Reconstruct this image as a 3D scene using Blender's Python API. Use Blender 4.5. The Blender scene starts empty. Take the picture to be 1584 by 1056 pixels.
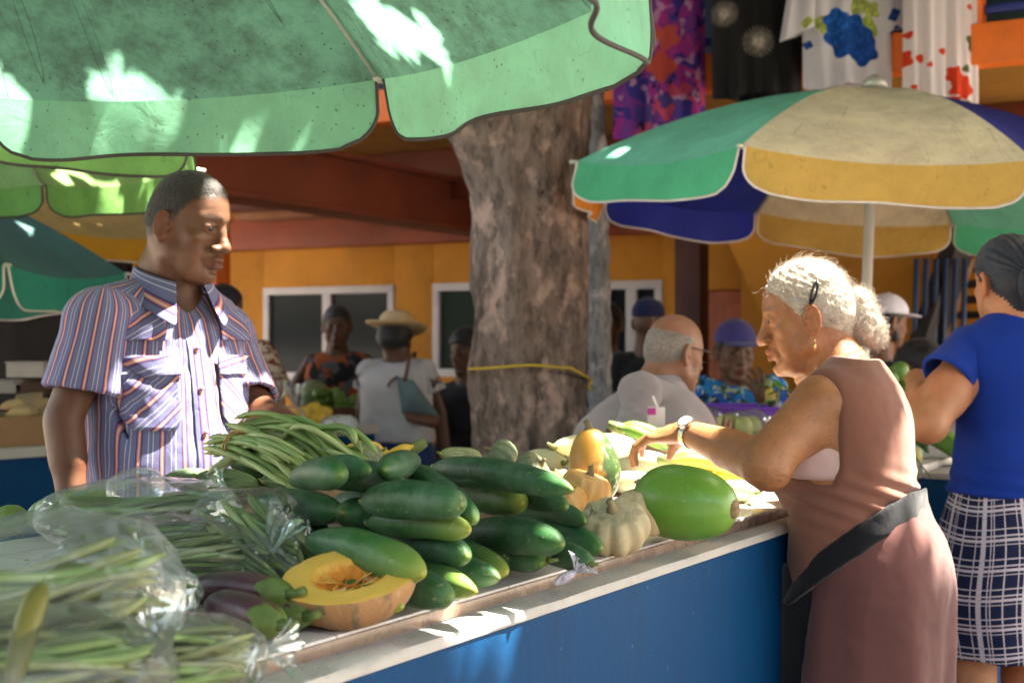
import bpy, bmesh, math, random
import numpy as np
from mathutils import Vector, Matrix
from mathutils.bvhtree import BVHTree

R = random.Random(7)
sc = bpy.context.scene
col = sc.collection
CAMZ, FPX, CX, HY = 1.38, 2200.0, 792.0, 520.0

def at(px, py, Y):
    """point at distance Y in front of the lens seen at a given place of the picture"""
    s = FPX / Y
    return np.array([(px - CX) / s, Y, CAMZ - (py - HY) / s])

def on(px, py, z):
    """point on the level z seen at a given place of the picture"""
    s = (py - HY) / (CAMZ - z)
    return np.array([(px - CX) / s, FPX / s, z])

# ------------------------------------------------------------ objects
def tag(o, label=None, cat=None, group=None, kind=None):
    if label: o['label'] = label
    if cat: o['category'] = cat
    if group: o['group'] = group
    if kind: o['kind'] = kind
    return o

def thing(name, label, cat, loc, group=None):
    o = bpy.data.objects.new(name, None)
    o.empty_display_size = .1
    col.objects.link(o)
    o.location = tuple(float(v) for v in loc)
    return tag(o, label, cat, group)

def np_mesh(name, V, F, smooth=True, attrs=None):
    """F: list of lists or an int array of equal-sized faces"""
    me = bpy.data.meshes.new(name)
    V = np.asarray(V, dtype=np.float32)
    me.vertices.add(len(V)); me.vertices.foreach_set('co', V.ravel())
    if isinstance(F, np.ndarray):
        n, m = F.shape
        loops = F.ravel(); starts = np.arange(n) * m; tot = np.full(n, m)
    else:
        tot = np.array([len(f) for f in F]); starts = np.concatenate([[0], np.cumsum(tot)[:-1]])
        loops = np.array([i for f in F for i in f]); n = len(F)
    me.loops.add(len(loops)); me.loops.foreach_set('vertex_index', loops.astype(np.int32))
    me.polygons.add(n)
    me.polygons.foreach_set('loop_start', starts.astype(np.int32))
    me.polygons.foreach_set('loop_total', tot.astype(np.int32))
    me.polygons.foreach_set('use_smooth', np.full(n, bool(smooth)))
    me.update(calc_edges=True)
    me.validate(verbose=False)
    for k, a in (attrs or {}).items():
        a = np.asarray(a, dtype=np.float32)
        if a.ndim == 1:
            at_ = me.attributes.new(k, 'FLOAT', 'POINT'); at_.data.foreach_set('value', a)
        else:
            at_ = me.attributes.new(k, 'FLOAT_VECTOR', 'POINT'); at_.data.foreach_set('vector', a.ravel())
    return me

def mesh_obj(name, V, F, mat, parent=None, base=None, smooth=True, attrs=None):
    """world-space vertices; a child is stored relative to its thing's base"""
    off = np.zeros(3)
    q = parent
    while q is not None:
        off = off + np.array(q.location); q = q.parent
    if parent is None and base is not None: off = np.array(base, dtype=float)
    me = np_mesh(name, np.asarray(V, dtype=float) - off, F, smooth, attrs)
    me.materials.append(mat)
    o = bpy.data.objects.new(name, me); col.objects.link(o)
    if parent is not None: o.parent = parent
    elif base is not None: o.location = tuple(float(v) for v in base)
    return o

def unit(v):
    v = np.asarray(v, dtype=float); return v / (np.linalg.norm(v) + 1e-12)

def basis(axis, up=(0, 0, 1)):
    """rows: side, up', axis"""
    w = unit(axis); u = np.cross(up, w)
    if np.linalg.norm(u) < 1e-4: u = np.cross((0, 1, 0), w)
    u = unit(u); v = np.cross(w, u)
    return np.array([u, v, w])

class MB:
    """collects shapes for one mesh"""
    def __init__(s): s.V = []; s.F = []; s.A = []; s.n = 0
    def add(s, V, F, A=None):
        V = np.asarray(V, dtype=float)
        s.V.append(V); s.F += [[i + s.n for i in f] for f in F]
        s.A.append(np.zeros((len(V), 3)) if A is None else np.asarray(A, dtype=float))
        s.n += len(V); return s
    def box(s, c, size, rot=None, bev=.004, seg=2):
        bm = bmesh.new(); bmesh.ops.create_cube(bm, size=1)
        for v in bm.verts: v.co = Vector((v.co.x * size[0], v.co.y * size[1], v.co.z * size[2]))
        if bev > 0:
            bmesh.ops.bevel(bm, geom=bm.edges[:], offset=min(bev, min(size) * .3), segments=seg, profile=.6, affect='EDGES')
        V = np.array([v.co[:] for v in bm.verts]); bm.verts.index_update()
        F = [[v.index for v in f.verts] for f in bm.faces]; bm.free()
        if rot is not None: V = V @ np.asarray(rot)       # rows are the axes
        return s.add(V + np.asarray(c), F)
    def beam(s, a, b, w, h, bev=.006, up=(0, 0, 1)):
        a = np.asarray(a, dtype=float); b = np.asarray(b, dtype=float)
        B = basis(b - a, up)
        return s.box((a + b) / 2, (w, h, np.linalg.norm(b - a)), B, bev)
    def tube(s, path, rad, n=8, cap=True, A=None, squash=1.0, up=(0, 0, 1)):
        path = np.asarray(path, dtype=float); m = len(path)
        rad = np.full(m, rad) if np.isscalar(rad) else np.asarray(rad, dtype=float)
        T = np.gradient(path, axis=0); V = []; AA = []
        u = None; L = 0
        for i in range(m):
            t = unit(T[i])
            if u is None: u = basis(t, up)[0]
            u = unit(u - t * np.dot(u, t)); v = np.cross(t, u)
            for k in range(n):
                a = 2 * math.pi * k / n
                V.append(path[i] + rad[i] * (math.cos(a) * u + squash * math.sin(a) * v)); AA.append((i / (m - 1), k / n, 0))
        F = []
        for i in range(m - 1):
            for k in range(n):
                k2 = (k + 1) % n
                F.append([i * n + k, i * n + k2, (i + 1) * n + k2, (i + 1) * n + k])
        if cap:
            F.append([k for k in range(n)][::-1]); F.append([(m - 1) * n + k for k in range(n)])
        return s.add(V, F, AA)
    def grid(s, P, A=None, wrap=False):
        """P: (m, n, 3) array of points"""
        P = np.asarray(P, dtype=float); m, n = P.shape[:2]; F = []
        for i in range(m - 1):
            for k in range(n if wrap else n - 1):
                k2 = (k + 1) % n
                F.append([i * n + k, i * n + k2, (i + 1) * n + k2, (i + 1) * n + k])
        return s.add(P.reshape(-1, 3), F, None if A is None else np.asarray(A).reshape(-1, 3))
    def prism(s, poly, d):
        """poly: ring of 3D points, swept by the vector d"""
        n = len(poly); P = np.asarray(poly, dtype=float); d = np.asarray(d)
        V = np.vstack([P, P + d]); F = [list(range(n))[::-1], list(range(n, 2 * n))]
        for i in range(n):
            j = (i + 1) % n; F.append([i, j, n + j, n + i])
        return s.add(V, F)
    def build(s, name, mat, parent=None, base=None, smooth=True, sharp=None, extra=None):
        V = np.vstack(s.V); attrs = {'uvw': np.vstack(s.A)}
        if extra: attrs.update(extra)
        o = mesh_obj(name, V, s.F, mat, parent, base, smooth, attrs)
        if sharp is not None:
            me = o.data; bm = bmesh.new(); bm.from_mesh(me)
            bmesh.ops.recalc_face_normals(bm, faces=bm.faces[:])
            for e in bm.edges:
                if len(e.link_faces) == 2 and e.calc_face_angle(0) > math.radians(sharp): e.smooth = False
            bm.to_mesh(me); bm.free()
        return o

# ------------------------------------------------------------ value noise
def vnoise(P, scale=1.0, seed=0):
    P = np.asarray(P, dtype=float) * scale + seed * 17.31
    I = np.floor(P).astype(np.int64); f = P - I; f = f * f * (3 - 2 * f)
    def h(i, j, k):
        n = (i * 374761393 + j * 668265263 + k * 2147483647 + seed * 974711) & 0xffffffff
        n = ((n ^ (n >> 13)) * 1274126177) & 0xffffffff
        return ((n ^ (n >> 16)) & 0xffff) / 32767.5 - 1
    r = 0
    for a in (0, 1):
        for b in (0, 1):
            for c in (0, 1):
                w = (f[..., 0] if a else 1 - f[..., 0]) * (f[..., 1] if b else 1 - f[..., 1]) * (f[..., 2] if c else 1 - f[..., 2])
                r = r + w * h(I[..., 0] + a, I[..., 1] + b, I[..., 2] + c)
    return r

# ------------------------------------------------------------ signed-distance modelling
def axis_pts(lo, hi, h, fine=()):
    out = [lo]; x = lo
    while x < hi:
        st = h
        for a, b, hf in fine:
            if a - hf <= x <= b: st = min(st, hf)
            elif x < a and x + st > a: st = min(st, max(a - x, hf))
        x += st; out.append(x)
    return np.array(out)

class Frame:
    def __init__(s, c, fwd, up=(0, 0, 1), S=1.0):
        s.c = np.asarray(c, dtype=float); f = unit(fwd)
        u = np.cross(f, up); s.u = unit(u); s.v = f; s.w = np.cross(s.u, s.v); s.S = S   # u: right of the face
    def pt(s, p): return s.c + s.S * (p[0] * s.u + p[1] * s.v + p[2] * s.w)
    def inv(s, V):
        d = np.asarray(V) - s.c
        return np.stack([d @ s.u, d @ s.v, d @ s.w], -1) / s.S

class Field:
    def __init__(s, lo, hi, h, fine=None):
        """fine: list of (centre, half size, spacing)"""
        fine = fine or []
        s.ax = [axis_pts(lo[i], hi[i], h, [(c[i] - e, c[i] + e, hf) for c, e, hf in fine]) for i in range(3)]
        s.F = np.full([len(a) for a in s.ax], .5, dtype=np.float32)
        s.fr = None
    def cut(s, lo, hi):
        sl = []
        for i in range(3):
            a = np.searchsorted(s.ax[i], lo[i]); b = np.searchsorted(s.ax[i], hi[i])
            if b - a < 1: return None
            sl.append(slice(a, b))
        return tuple(sl)
    def op(s, fn, lo, hi, k, sub):
        sl = s.cut(lo, hi)
        if sl is None: return
        x = s.ax[0][sl[0]][:, None, None]; y = s.ax[1][sl[1]][None, :, None]; z = s.ax[2][sl[2]][None, None, :]
        sc_ = 1.0
        if s.fr is not None:
            f = s.fr; dx, dy, dz = x - f.c[0], y - f.c[1], z - f.c[2]
            q = [(dx * a[0] + dy * a[1] + dz * a[2]) / f.S for a in (f.u, f.v, f.w)]
            x, y, z = q; sc_ = f.S
        d = fn(x, y, z) * sc_
        F = s.F[sl]; k = max(k * sc_, 1e-5)
        if sub:
            b = -d; h = np.maximum(k - np.abs(F - b), 0) / k; s.F[sl] = np.maximum(F, b) + h * h * k / 4
        else:
            h = np.maximum(k - np.abs(F - d), 0) / k; s.F[sl] = np.minimum(F, d) - h * h * k / 4
    def _bb(s, pts, r, k):
        pts = np.array([s.fr.pt(p) if s.fr is not None else p for p in pts]); S = s.fr.S if s.fr is not None else 1
        m = (r + k + .012) * S
        return pts.min(0) - m, pts.max(0) + m
    def ell(s, c, r, k=.01, sub=False, rot=None):
        c = np.asarray(c, dtype=float); r = np.asarray(r if not np.isscalar(r) else (r, r, r), dtype=float)
        def fn(x, y, z):
            x, y, z = x - c[0], y - c[1], z - c[2]
            if rot is not None:
                x, y, z = [x * a[0] + y * a[1] + z * a[2] for a in rot]
            k0 = np.sqrt((x / r[0]) ** 2 + (y / r[1]) ** 2 + (z / r[2]) ** 2)
            k1 = np.sqrt((x / r[0] ** 2) ** 2 + (y / r[1] ** 2) ** 2 + (z / r[2] ** 2) ** 2) + 1e-9
            return k0 * (k0 - 1) / k1
        lo, hi = s._bb([c], r.max(), k); s.op(fn, lo, hi, k, sub); return s
    def cap(s, a, b, ra, rb=None, k=.01, sub=False):
        a = np.asarray(a, dtype=float); b = np.asarray(b, dtype=float); rb = ra if rb is None else rb
        d = b - a; L = float(d @ d) + 1e-12
        def fn(x, y, z):
            px, py, pz = x - a[0], y - a[1], z - a[2]
            t = np.clip((px * d[0] + py * d[1] + pz * d[2]) / L, 0, 1)
            return np.sqrt((px - t * d[0]) ** 2 + (py - t * d[1]) ** 2 + (pz - t * d[2]) ** 2) - (ra + (rb - ra) * t)
        lo, hi = s._bb([a, b], max(ra, rb), k); s.op(fn, lo, hi, k, sub); return s
    def chain(s, pts, rad, k=.01, sub=False):
        for i in range(len(pts) - 1): s.cap(pts[i], pts[i + 1], rad[i], rad[i + 1], k, sub)
        return s
    def loft(s, sec, yaw, k=.02, p=2.0, sub=False):
        """sec rows: z, cx, cy, half width (side), half depth (front-back); yaw: heading (deg) or list"""
        sec = np.array(sorted(sec), dtype=float); z0 = sec[:, 0]
        zz = np.linspace(z0[0], z0[-1], 160)
        def cr(y):
            t = np.gradient(y, z0); o = np.zeros_like(zz)
            j = np.clip(np.searchsorted(z0, zz, side='right') - 1, 0, len(z0) - 2)
            h = z0[j + 1] - z0[j]; u = (zz - z0[j]) / h
            return ((2 * u**3 - 3 * u**2 + 1) * y[j] + (u**3 - 2 * u**2 + u) * h * t[j] + (-2 * u**3 + 3 * u**2) * y[j + 1] + (u**3 - u**2) * h * t[j + 1])
        C = [cr(sec[:, i]) for i in range(1, 5)]
        ya = np.full(len(z0), yaw) if np.isscalar(yaw) else np.array(yaw, dtype=float)
        Yw = np.radians(cr(ya))
        def fn(x, y, z):
            zf = np.clip(z, z0[0], z0[-1])
            cx, cy, rx, ry, yw = [np.interp(zf.ravel(), zz, q).reshape(z.shape) for q in C + [Yw]]
            fx, fy = np.sin(yw), np.cos(yw)                 # heading: 0 = +Y, 90 = +X
            dx, dy = x - cx, y - cy
            b = dx * fx + dy * fy; a = dx * fy - dy * fx
            q = (np.abs(a / rx) ** p + np.abs(b / ry) ** p) ** (1 / p)
            d = (q - 1) * np.minimum(rx, ry)
            return np.maximum(d, np.maximum(z0[0] - z, z - z0[-1]))
        m = max(C[2].max(), C[3].max()) + k + .03
        lo = np.array([C[0].min() - m, C[1].min() - m, z0[0] - k - .02]); hi = np.array([C[0].max() + m, C[1].max() + m, z0[-1] + k + .02])
        s.op(fn, lo, hi, k, sub); return s
    def plane(s, c, n, k=.004):
        """remove everything on the side the normal points to"""
        n = unit(n); c = np.asarray(c, dtype=float)
        x = s.ax[0][:, None, None]; y = s.ax[1][None, :, None]; z = s.ax[2][None, None, :]
        d = (x - c[0]) * n[0] + (y - c[1]) * n[1] + (z - c[2]) * n[2]
        h = np.maximum(k - np.abs(s.F - d), 0) / k
        s.F = (np.maximum(s.F, d) + h * h * k / 4).astype(np.float32); return s
    def nets(s):
        F = s.F; xs, ys, zs = s.ax
        S = F < 0
        c = np.zeros([n - 1 for n in F.shape], dtype=np.int8)
        for a in (0, 1):
            for b in (0, 1):
                for d in (0, 1):
                    c += S[a:F.shape[0] - 1 + a, b:F.shape[1] - 1 + b, d:F.shape[2] - 1 + d]
        act = (c > 0) & (c < 8); I, J, K = np.nonzero(act)
        idx = np.full(c.shape, -1, dtype=np.int64); idx[I, J, K] = np.arange(len(I))
        pos = np.zeros((len(I), 3)); cnt = np.zeros(len(I))
        cor = [(a, b, d) for a in (0, 1) for b in (0, 1) for d in (0, 1)]
        for p in cor:
            for ax in range(3):
                if p[ax]: continue
                q = list(p); q[ax] = 1
                fa = F[I + p[0], J + p[1], K + p[2]]; fb = F[I + q[0], J + q[1], K + q[2]]
                m = (fa < 0) != (fb < 0); t = np.where(m, fa / (fa - fb + 1e-20), 0)
                A = np.stack([xs[I + p[0]], ys[J + p[1]], zs[K + p[2]]], 1); B = np.stack([xs[I + q[0]], ys[J + q[1]], zs[K + q[2]]], 1)
                pos[m] += (A + (B - A) * t[:, None])[m]; cnt[m] += 1
        V = pos / np.maximum(cnt, 1)[:, None]
        quads = []
        for ax in range(3):
            n = F.shape
            sl0 = [slice(1, n[i] - 1) for i in range(3)]; sl1 = [slice(1, n[i] - 1) for i in range(3)]
            sl0[ax] = slice(0, n[ax] - 1); sl1[ax] = slice(1, n[ax])
            s0 = S[tuple(sl0)]; s1 = S[tuple(sl1)]
            i, j, k = np.nonzero(s0 != s1); flip = s1[i, j, k]
            o = [1, 1, 1]; o[ax] = 0
            i, j, k = i + o[0], j + o[1], k + o[2]
            u, v = [(1, 2), (2, 0), (0, 1)][ax]
            def g(du, dv):
                q = [i.copy(), j.copy(), k.copy()]; q[u] = q[u] - du; q[v] = q[v] - dv
                return idx[q[0], q[1], q[2]]
            Q = np.stack([g(1, 1), g(0, 1), g(0, 0), g(1, 0)], 1)
            Q[flip] = Q[flip][:, ::-1]
            quads.append(Q)
        Q = np.vstack(quads); Q = Q[(Q >= 0).all(1)]
        return V, Q
def vnormals(V, Q):
    n = np.cross(V[Q[:, 2]] - V[Q[:, 0]], V[Q[:, 3]] - V[Q[:, 1]]); N = np.zeros_like(V)
    for c in range(4): np.add.at(N, Q[:, c], n)
    return N / (np.linalg.norm(N, axis=1)[:, None] + 1e-12)
def relax(V, Q, it=1, lam=.5):
    for _ in range(it):
        A = np.zeros_like(V); c = np.zeros(len(V))
        for a, b in ((0, 1), (1, 2), (2, 3), (3, 0)):
            np.add.at(A, Q[:, a], V[Q[:, b]]); np.add.at(c, Q[:, a], 1)
            np.add.at(A, Q[:, b], V[Q[:, a]]); np.add.at(c, Q[:, b], 1)
        V = V + lam * (A / np.maximum(c, 1)[:, None] - V)
    return V

# ------------------------------------------------------------ materials
class NT:
    def __init__(s, name):
        s.m = bpy.data.materials.new(name); s.m.use_nodes = True
        s.t = s.m.node_tree; s.t.nodes.clear(); s.out = s.n('ShaderNodeOutputMaterial')
    def n(s, typ, **kw):
        o = s.t.nodes.new(typ)
        for k, v in kw.items():
            if hasattr(o, k): setattr(o, k, v)
        return o
    def put(s, sock, v):
        if v is None: return
        if hasattr(v, 'is_output') or isinstance(v, bpy.types.NodeSocket): s.t.links.new(v, sock)
        else:
            if isinstance(v, (tuple, list)):
                v = tuple(v)
                if sock.type == 'RGBA' and len(v) == 3: v = v + (1,)
            elif sock.type == 'RGBA': v = (v, v, v, 1)
            elif sock.type == 'VECTOR': v = (v, v, v)
            sock.default_value = v
    def obj(s): return s.n('ShaderNodeTexCoord').outputs['Object']
    def attr(s, name, out='Vector'): 
        a = s.n('ShaderNodeAttribute'); a.attribute_name = name; return a.outputs[out]
    def sep(s, v):
        o = s.n('ShaderNodeSeparateXYZ'); s.put(o.inputs[0], v); return o.outputs
    def comb(s, x=0, y=0, z=0):
        o = s.n('ShaderNodeCombineXYZ')
        for i, q in enumerate((x, y, z)): s.put(o.inputs[i], q)
        return o.outputs[0]
    def map(s, v, scale=(1, 1, 1), rot=(0, 0, 0), loc=(0, 0, 0)):
        o = s.n('ShaderNodeMapping'); s.put(o.inputs['Vector'], v); s.put(o.inputs['Scale'], scale); s.put(o.inputs['Rotation'], rot); s.put(o.inputs['Location'], loc)
        return o.outputs[0]
    def noise(s, v=None, scale=5, detail=3, rough=.55, dist=0, out='Fac'):
        o = s.n('ShaderNodeTexNoise'); s.put(o.inputs['Vector'], v); s.put(o.inputs['Scale'], scale); s.put(o.inputs['Detail'], detail); s.put(o.inputs['Roughness'], rough); s.put(o.inputs['Distortion'], dist)
        return o.outputs[out]
    def voro(s, v=None, scale=5, out='Distance', feature='F1', rnd=1):
        o = s.n('ShaderNodeTexVoronoi', feature=feature); s.put(o.inputs['Vector'], v); s.put(o.inputs['Scale'], scale); s.put(o.inputs['Randomness'], rnd)
        return o.outputs[out]
    def math(s, op, a, b=None, c=None, clamp=False):
        o = s.n('ShaderNodeMath', operation=op); o.use_clamp = clamp
        for i, q in enumerate((a, b, c)): s.put(o.inputs[i], q)
        return o.outputs[0]
    def ramp(s, f, stops, interp='LINEAR'):
        o = s.n('ShaderNodeValToRGB'); cr = o.color_ramp; cr.interpolation = interp
        while len(cr.elements) < len(stops): cr.elements.new(.5)
        for e, (p, c) in zip(cr.elements, stops):
            e.position = p
            if not isinstance(c, (tuple, list)): c = (c, c, c)
            e.color = tuple(c) + ((1,) if len(c) == 3 else ())
        s.put(o.inputs[0], f); return o.outputs[0]
    def mix(s, f, a, b, mode='MIX'):
        o = s.n('ShaderNodeMix', data_type='RGBA', blend_type=mode)
        s.put(o.inputs[0], f); s.put(o.inputs[6], a); s.put(o.inputs[7], b); return o.outputs[2]
    def bump(s, h, strength=.3, dist=.01, normal=None):
        o = s.n('ShaderNodeBump'); s.put(o.inputs['Strength'], strength); s.put(o.inputs['Distance'], dist); s.put(o.inputs['Height'], h); s.put(o.inputs['Normal'], normal)
        return o.outputs[0]
    def pri(s, col, rough=.6, normal=None, spec=.5, metal=0, sss=0, sssr=(1, .3, .15), sscale=.008, coat=0, trans=0, ior=1.45, alpha=None, sheen=0):
        o = s.n('ShaderNodeBsdfPrincipled'); I = o.inputs
        s.put(I['Base Color'], col); s.put(I['Roughness'], rough); s.put(I['Normal'], normal); s.put(I['Specular IOR Level'], spec); s.put(I['Metallic'], metal)
        if sss: s.put(I['Subsurface Weight'], sss); s.put(I['Subsurface Radius'], sssr); s.put(I['Subsurface Scale'], sscale)
        if coat: s.put(I['Coat Weight'], coat); s.put(I['Coat Roughness'], .15)
        if trans: s.put(I['Transmission Weight'], trans)
        if sheen: s.put(I['Sheen Weight'], sheen)
        s.put(I['IOR'], ior); s.put(I['Alpha'], alpha)
        return o.outputs[0]
    def sh(s, typ, **kw):
        o = s.n(typ)
        for k, v in kw.items(): s.put(o.inputs[k.replace('_', ' ')], v)
        return o.outputs[0]
    def mixsh(s, f, a, b):
        o = s.n('ShaderNodeMixShader'); s.put(o.inputs[0], f); s.put(o.inputs[1], a); s.put(o.inputs[2], b); return o.outputs[0]
    def done(s, sh, disp=None):
        s.t.links.new(sh, s.out.inputs['Surface']); return s.m

def sca(c, k): return tuple(min(1, max(0, x * k)) for x in c)

def plain(name, c, rough=.6, var=.2, vs=6, bump=.15, bs=80, bd=.003, spec=.4, metal=0, dirt=0, dirtc=(.05, .04, .03), sheen=0):
    """painted or solid surface with uneven tone, fine grain and optional dirt"""
    t = NT(name); p = t.obj()
    n = t.noise(p, vs, 5, .6)
    c1 = t.mix(t.ramp(n, [(.3, 0), (.7, 1)]), sca(c, 1 - var), sca(c, 1 + var))
    if dirt:
        d = t.noise(p, vs * 2.7, 6, .7)
        c1 = t.mix(t.math('MULTIPLY', t.ramp(d, [(.5, 0), (.72, 1)]), dirt), c1, dirtc)
    r = t.math('ADD', t.math('MULTIPLY', t.noise(p, vs * 3, 2), .25), rough - .12)
    return t.done(t.pri(c1, r, t.bump(t.noise(p, bs, 4), bump, bd), spec, metal, sheen=sheen))

def cloth(name, c, var=.12, weave=900, trans=.0, bump=.25, fold=14):
    t = NT(name); p = t.obj()
    n = t.noise(p, 5, 4)
    c1 = t.mix(t.ramp(n, [(.3, 0), (.7, 1)]), sca(c, 1 - var), sca(c, 1 + var))
    h = t.math('ADD', t.math('MULTIPLY', t.noise(p, weave, 1), .15), t.noise(p, fold, 3, .5, .6))
    sh = t.pri(c1, .85, t.bump(h, bump, .02), .2, sheen=.15)
    if trans: sh = t.mixsh(trans, sh, t.sh('ShaderNodeBsdfTranslucent', Color=c1))
    return t.done(sh)
# ------------------------------------------------------------ camera, light, sky
cam = bpy.data.cameras.new('camera'); cam_o = bpy.data.objects.new('camera', cam); col.objects.link(cam_o)
cam_o.location = (0, 0, CAMZ); cam_o.rotation_euler = (math.pi / 2, 0, 0)
cam.lens = 50; cam.sensor_width = 36; cam.shift_y = -8 / 1584; cam.clip_end = 500; cam.clip_start = .05
cam.dof.use_dof = True; cam.dof.focus_distance = 2.35; cam.dof.aperture_fstop = 5.6
sc.camera = cam_o
SUN = unit((.40, .08, .91))
lam = bpy.data.lights.new('sun', 'SUN'); lam.energy = 4.6; lam.angle = math.radians(.53); lam.color = (1, .93, .80)
lo = bpy.data.objects.new('sun', lam); col.objects.link(lo); lo.location = (5, 3, 9)
lo.rotation_euler = Vector(SUN).to_track_quat('Z', 'Y').to_euler()
w = bpy.data.worlds.new('World'); sc.world = w; w.use_nodes = True
wt_ = w.node_tree; bg = wt_.nodes['Background']; sky = wt_.nodes.new('ShaderNodeTexSky')
sky.sky_type = 'NISHITA'; sky.sun_disc = False; sky.sun_elevation = math.asin(SUN[2]); sky.sun_rotation = math.atan2(SUN[0], SUN[1])
sky.air_density = 1.0; sky.dust_density = 3.0; sky.ozone_density = .6
tn = wt_.nodes.new('ShaderNodeMix'); tn.data_type = 'RGBA'; tn.blend_type = 'MULTIPLY'; tn.inputs[0].default_value = 1; tn.inputs[7].default_value = (1, .86, .68, 1)
wt_.links.new(sky.outputs[0], tn.inputs[6]); wt_.links.new(tn.outputs[2], bg.inputs[0]); bg.inputs[1].default_value = .125
sc.view_settings.view_transform = 'Standard'; sc.view_settings.look = 'None'; sc.view_settings.gamma = 1
sc.view_settings.exposure = 3.62
try: sc.cycles.max_bounces = 10; sc.cycles.transparent_max_bounces = 24
except Exception: pass

# ------------------------------------------------------------ an added shop row, unseen behind the lens, that cuts the front sky light
sh_ = thing('light_blocker_row', 'added unseen dark shop row behind the lens, cutting the front sky light', 'building', (0, -9, 0))
m = MB(); m.box((0, -9, 1.75), (40, 1.2, 3.5), None, .02); m.build('wall', plain('blocker_ochre', (.16, .09, .05), .8, .3, 1.2, dirt=.5), sh_, sharp=35)
m = MB(); m.box((0, -8.6, 3.6), (41, 2.4, .16), None, .02); m.build('roof', plain('blocker_roof_red', (.14, .06, .04), .7), sh_, sharp=35)
for k in range(8): m = MB(); m.box((-15 + 4.3 * k, -8.39, 1.3), (1.6, .04, 2.4), None, .01); m.build('blocker_shutter', plain('blocker_shutter_blue', (.03, .07, .14), .5), sh_, sharp=35)
# ------------------------------------------------------------ ground
t = NT('paving_ground'); p = t.obj()
g = t.mix(t.noise(p, 1.5, 6), (.17, .15, .13), (.27, .25, .22))
g = t.mix(t.ramp(t.noise(p, 7, 6, .7), [(.5, 0), (.75, .6)]), g, (.09, .08, .07))
M_ground = t.done(t.pri(g, .9, t.bump(t.noise(p, 40, 5), .4, .01)))
o = MB().grid([[(-120, -120, 0), (-120, 160, 0)], [(120, -120, 0), (120, 160, 0)]]).build('ground', M_ground, smooth=False)
tag(o, 'grey concrete market ground under the stalls', 'ground', kind='structure')

# ------------------------------------------------------------ the long tiled counter
E0 = np.array([.571, 2.88, 0.]); ED = np.array([.518, .855, 0.]); ED /= np.linalg.norm(ED); EN = np.array([ED[1], -ED[0], 0])
def C(t, wd, z): return E0 + t * ED - wd * EN + np.array([0, 0, z])
TOP = 1.02
t = NT('blue_painted_concrete'); p = t.obj()
b = t.mix(t.noise(p, 3, 5, .6), (.0008, .032, .098), (.002, .048, .135))
b = t.mix(t.ramp(t.noise(t.map(p, (1, 1, .25)), 14, 5, .7), [(.56, 0), (.8, .5)]), b, (.012, .03, .07))
b = t.mix(t.ramp(t.noise(p, 90, 3), [(.73, 0), (.75, .5)]), b, (.20, .24, .28)); b = t.mix(t.ramp(t.noise(t.map(p, (1, 1, .12)), 22, 5, .7), [(.55, 0), (.75, .45)]), b, (.015, .02, .03))
M_blue = t.done(t.pri(b, .62, t.bump(t.noise(p, 60, 5), .25, .004), .12))
t = NT('worn_white_rim_paint'); p = t.obj()
b = t.mix(t.noise(p, 9, 5, .65), (.36, .32, .285), (.50, .455, .41))
b = t.mix(t.ramp(t.noise(p, 30, 6, .7), [(.58, 0), (.70, .5)]), b, (.24, .21, .19))
b = t.mix(t.ramp(t.noise(p, 75, 4, .7), [(.68, 0), (.71, .7)]), b, (.20, .22, .26))
M_rim = t.done(t.pri(b, .75, t.bump(t.noise(p, 70, 5), .5, .004), .3))
t = NT('glazed_white_tile'); p = t.obj()
q = t.map(p, (1, 1, 1), (0, 0, math.atan2(ED[1], ED[0])))
br = t.n('ShaderNodeTexBrick'); t.put(br.inputs['Vector'], t.map(p, (1, 1, 1), (0, 0, -math.atan2(ED[1], ED[0])))); br.offset = 0
for k, v in (('Scale', 1.0), ('Brick Width', .2), ('Row Height', .2), ('Mortar Size', .0022), ('Color1', (.50, .44, .41, 1)), ('Color2', (.54, .48, .445, 1)), ('Mortar', (.22, .18, .155, 1))): t.put(br.inputs[k], v)
b = t.mix(t.ramp(t.noise(p, 6, 6, .7), [(.48, 0), (.75, .45)]), br.outputs['Color'], (.30, .22, .16))
b = t.mix(t.ramp(t.noise(p, 45, 5, .7), [(.62, 0), (.7, .55)]), b, (.18, .14, .11))
M_tile = t.done(t.pri(b, t.math('ADD', .16, t.math('MULTIPLY', t.noise(p, 12, 4), .35)), t.bump(t.noise(p, 25, 3), .06, .004), .5))

T0, T1, CW = -2.3, .62, 1.06
cnt = thing('market_counter', 'long blue painted market counter with worn white rim and white tiled top heaped with vegetables', 'counter', C(0, CW / 2, 0))
def slab(name, t0, t1, w0, w1, z0, z1, mat, parent, bev=.006):
    m = MB(); m.box((C(t0, w0, 0) + C(t1, w1, 0)) / 2 + np.array([0, 0, (z0 + z1) / 2]), (abs(w1 - w0), abs(t1 - t0), z1 - z0), np.array([EN, ED, (0, 0, 1)]), bev)
    return m.build(name, mat, parent, sharp=40)
slab('counter_wall', T0, T1, .003, CW - .003, .002, .9855, M_blue, cnt)
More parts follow.
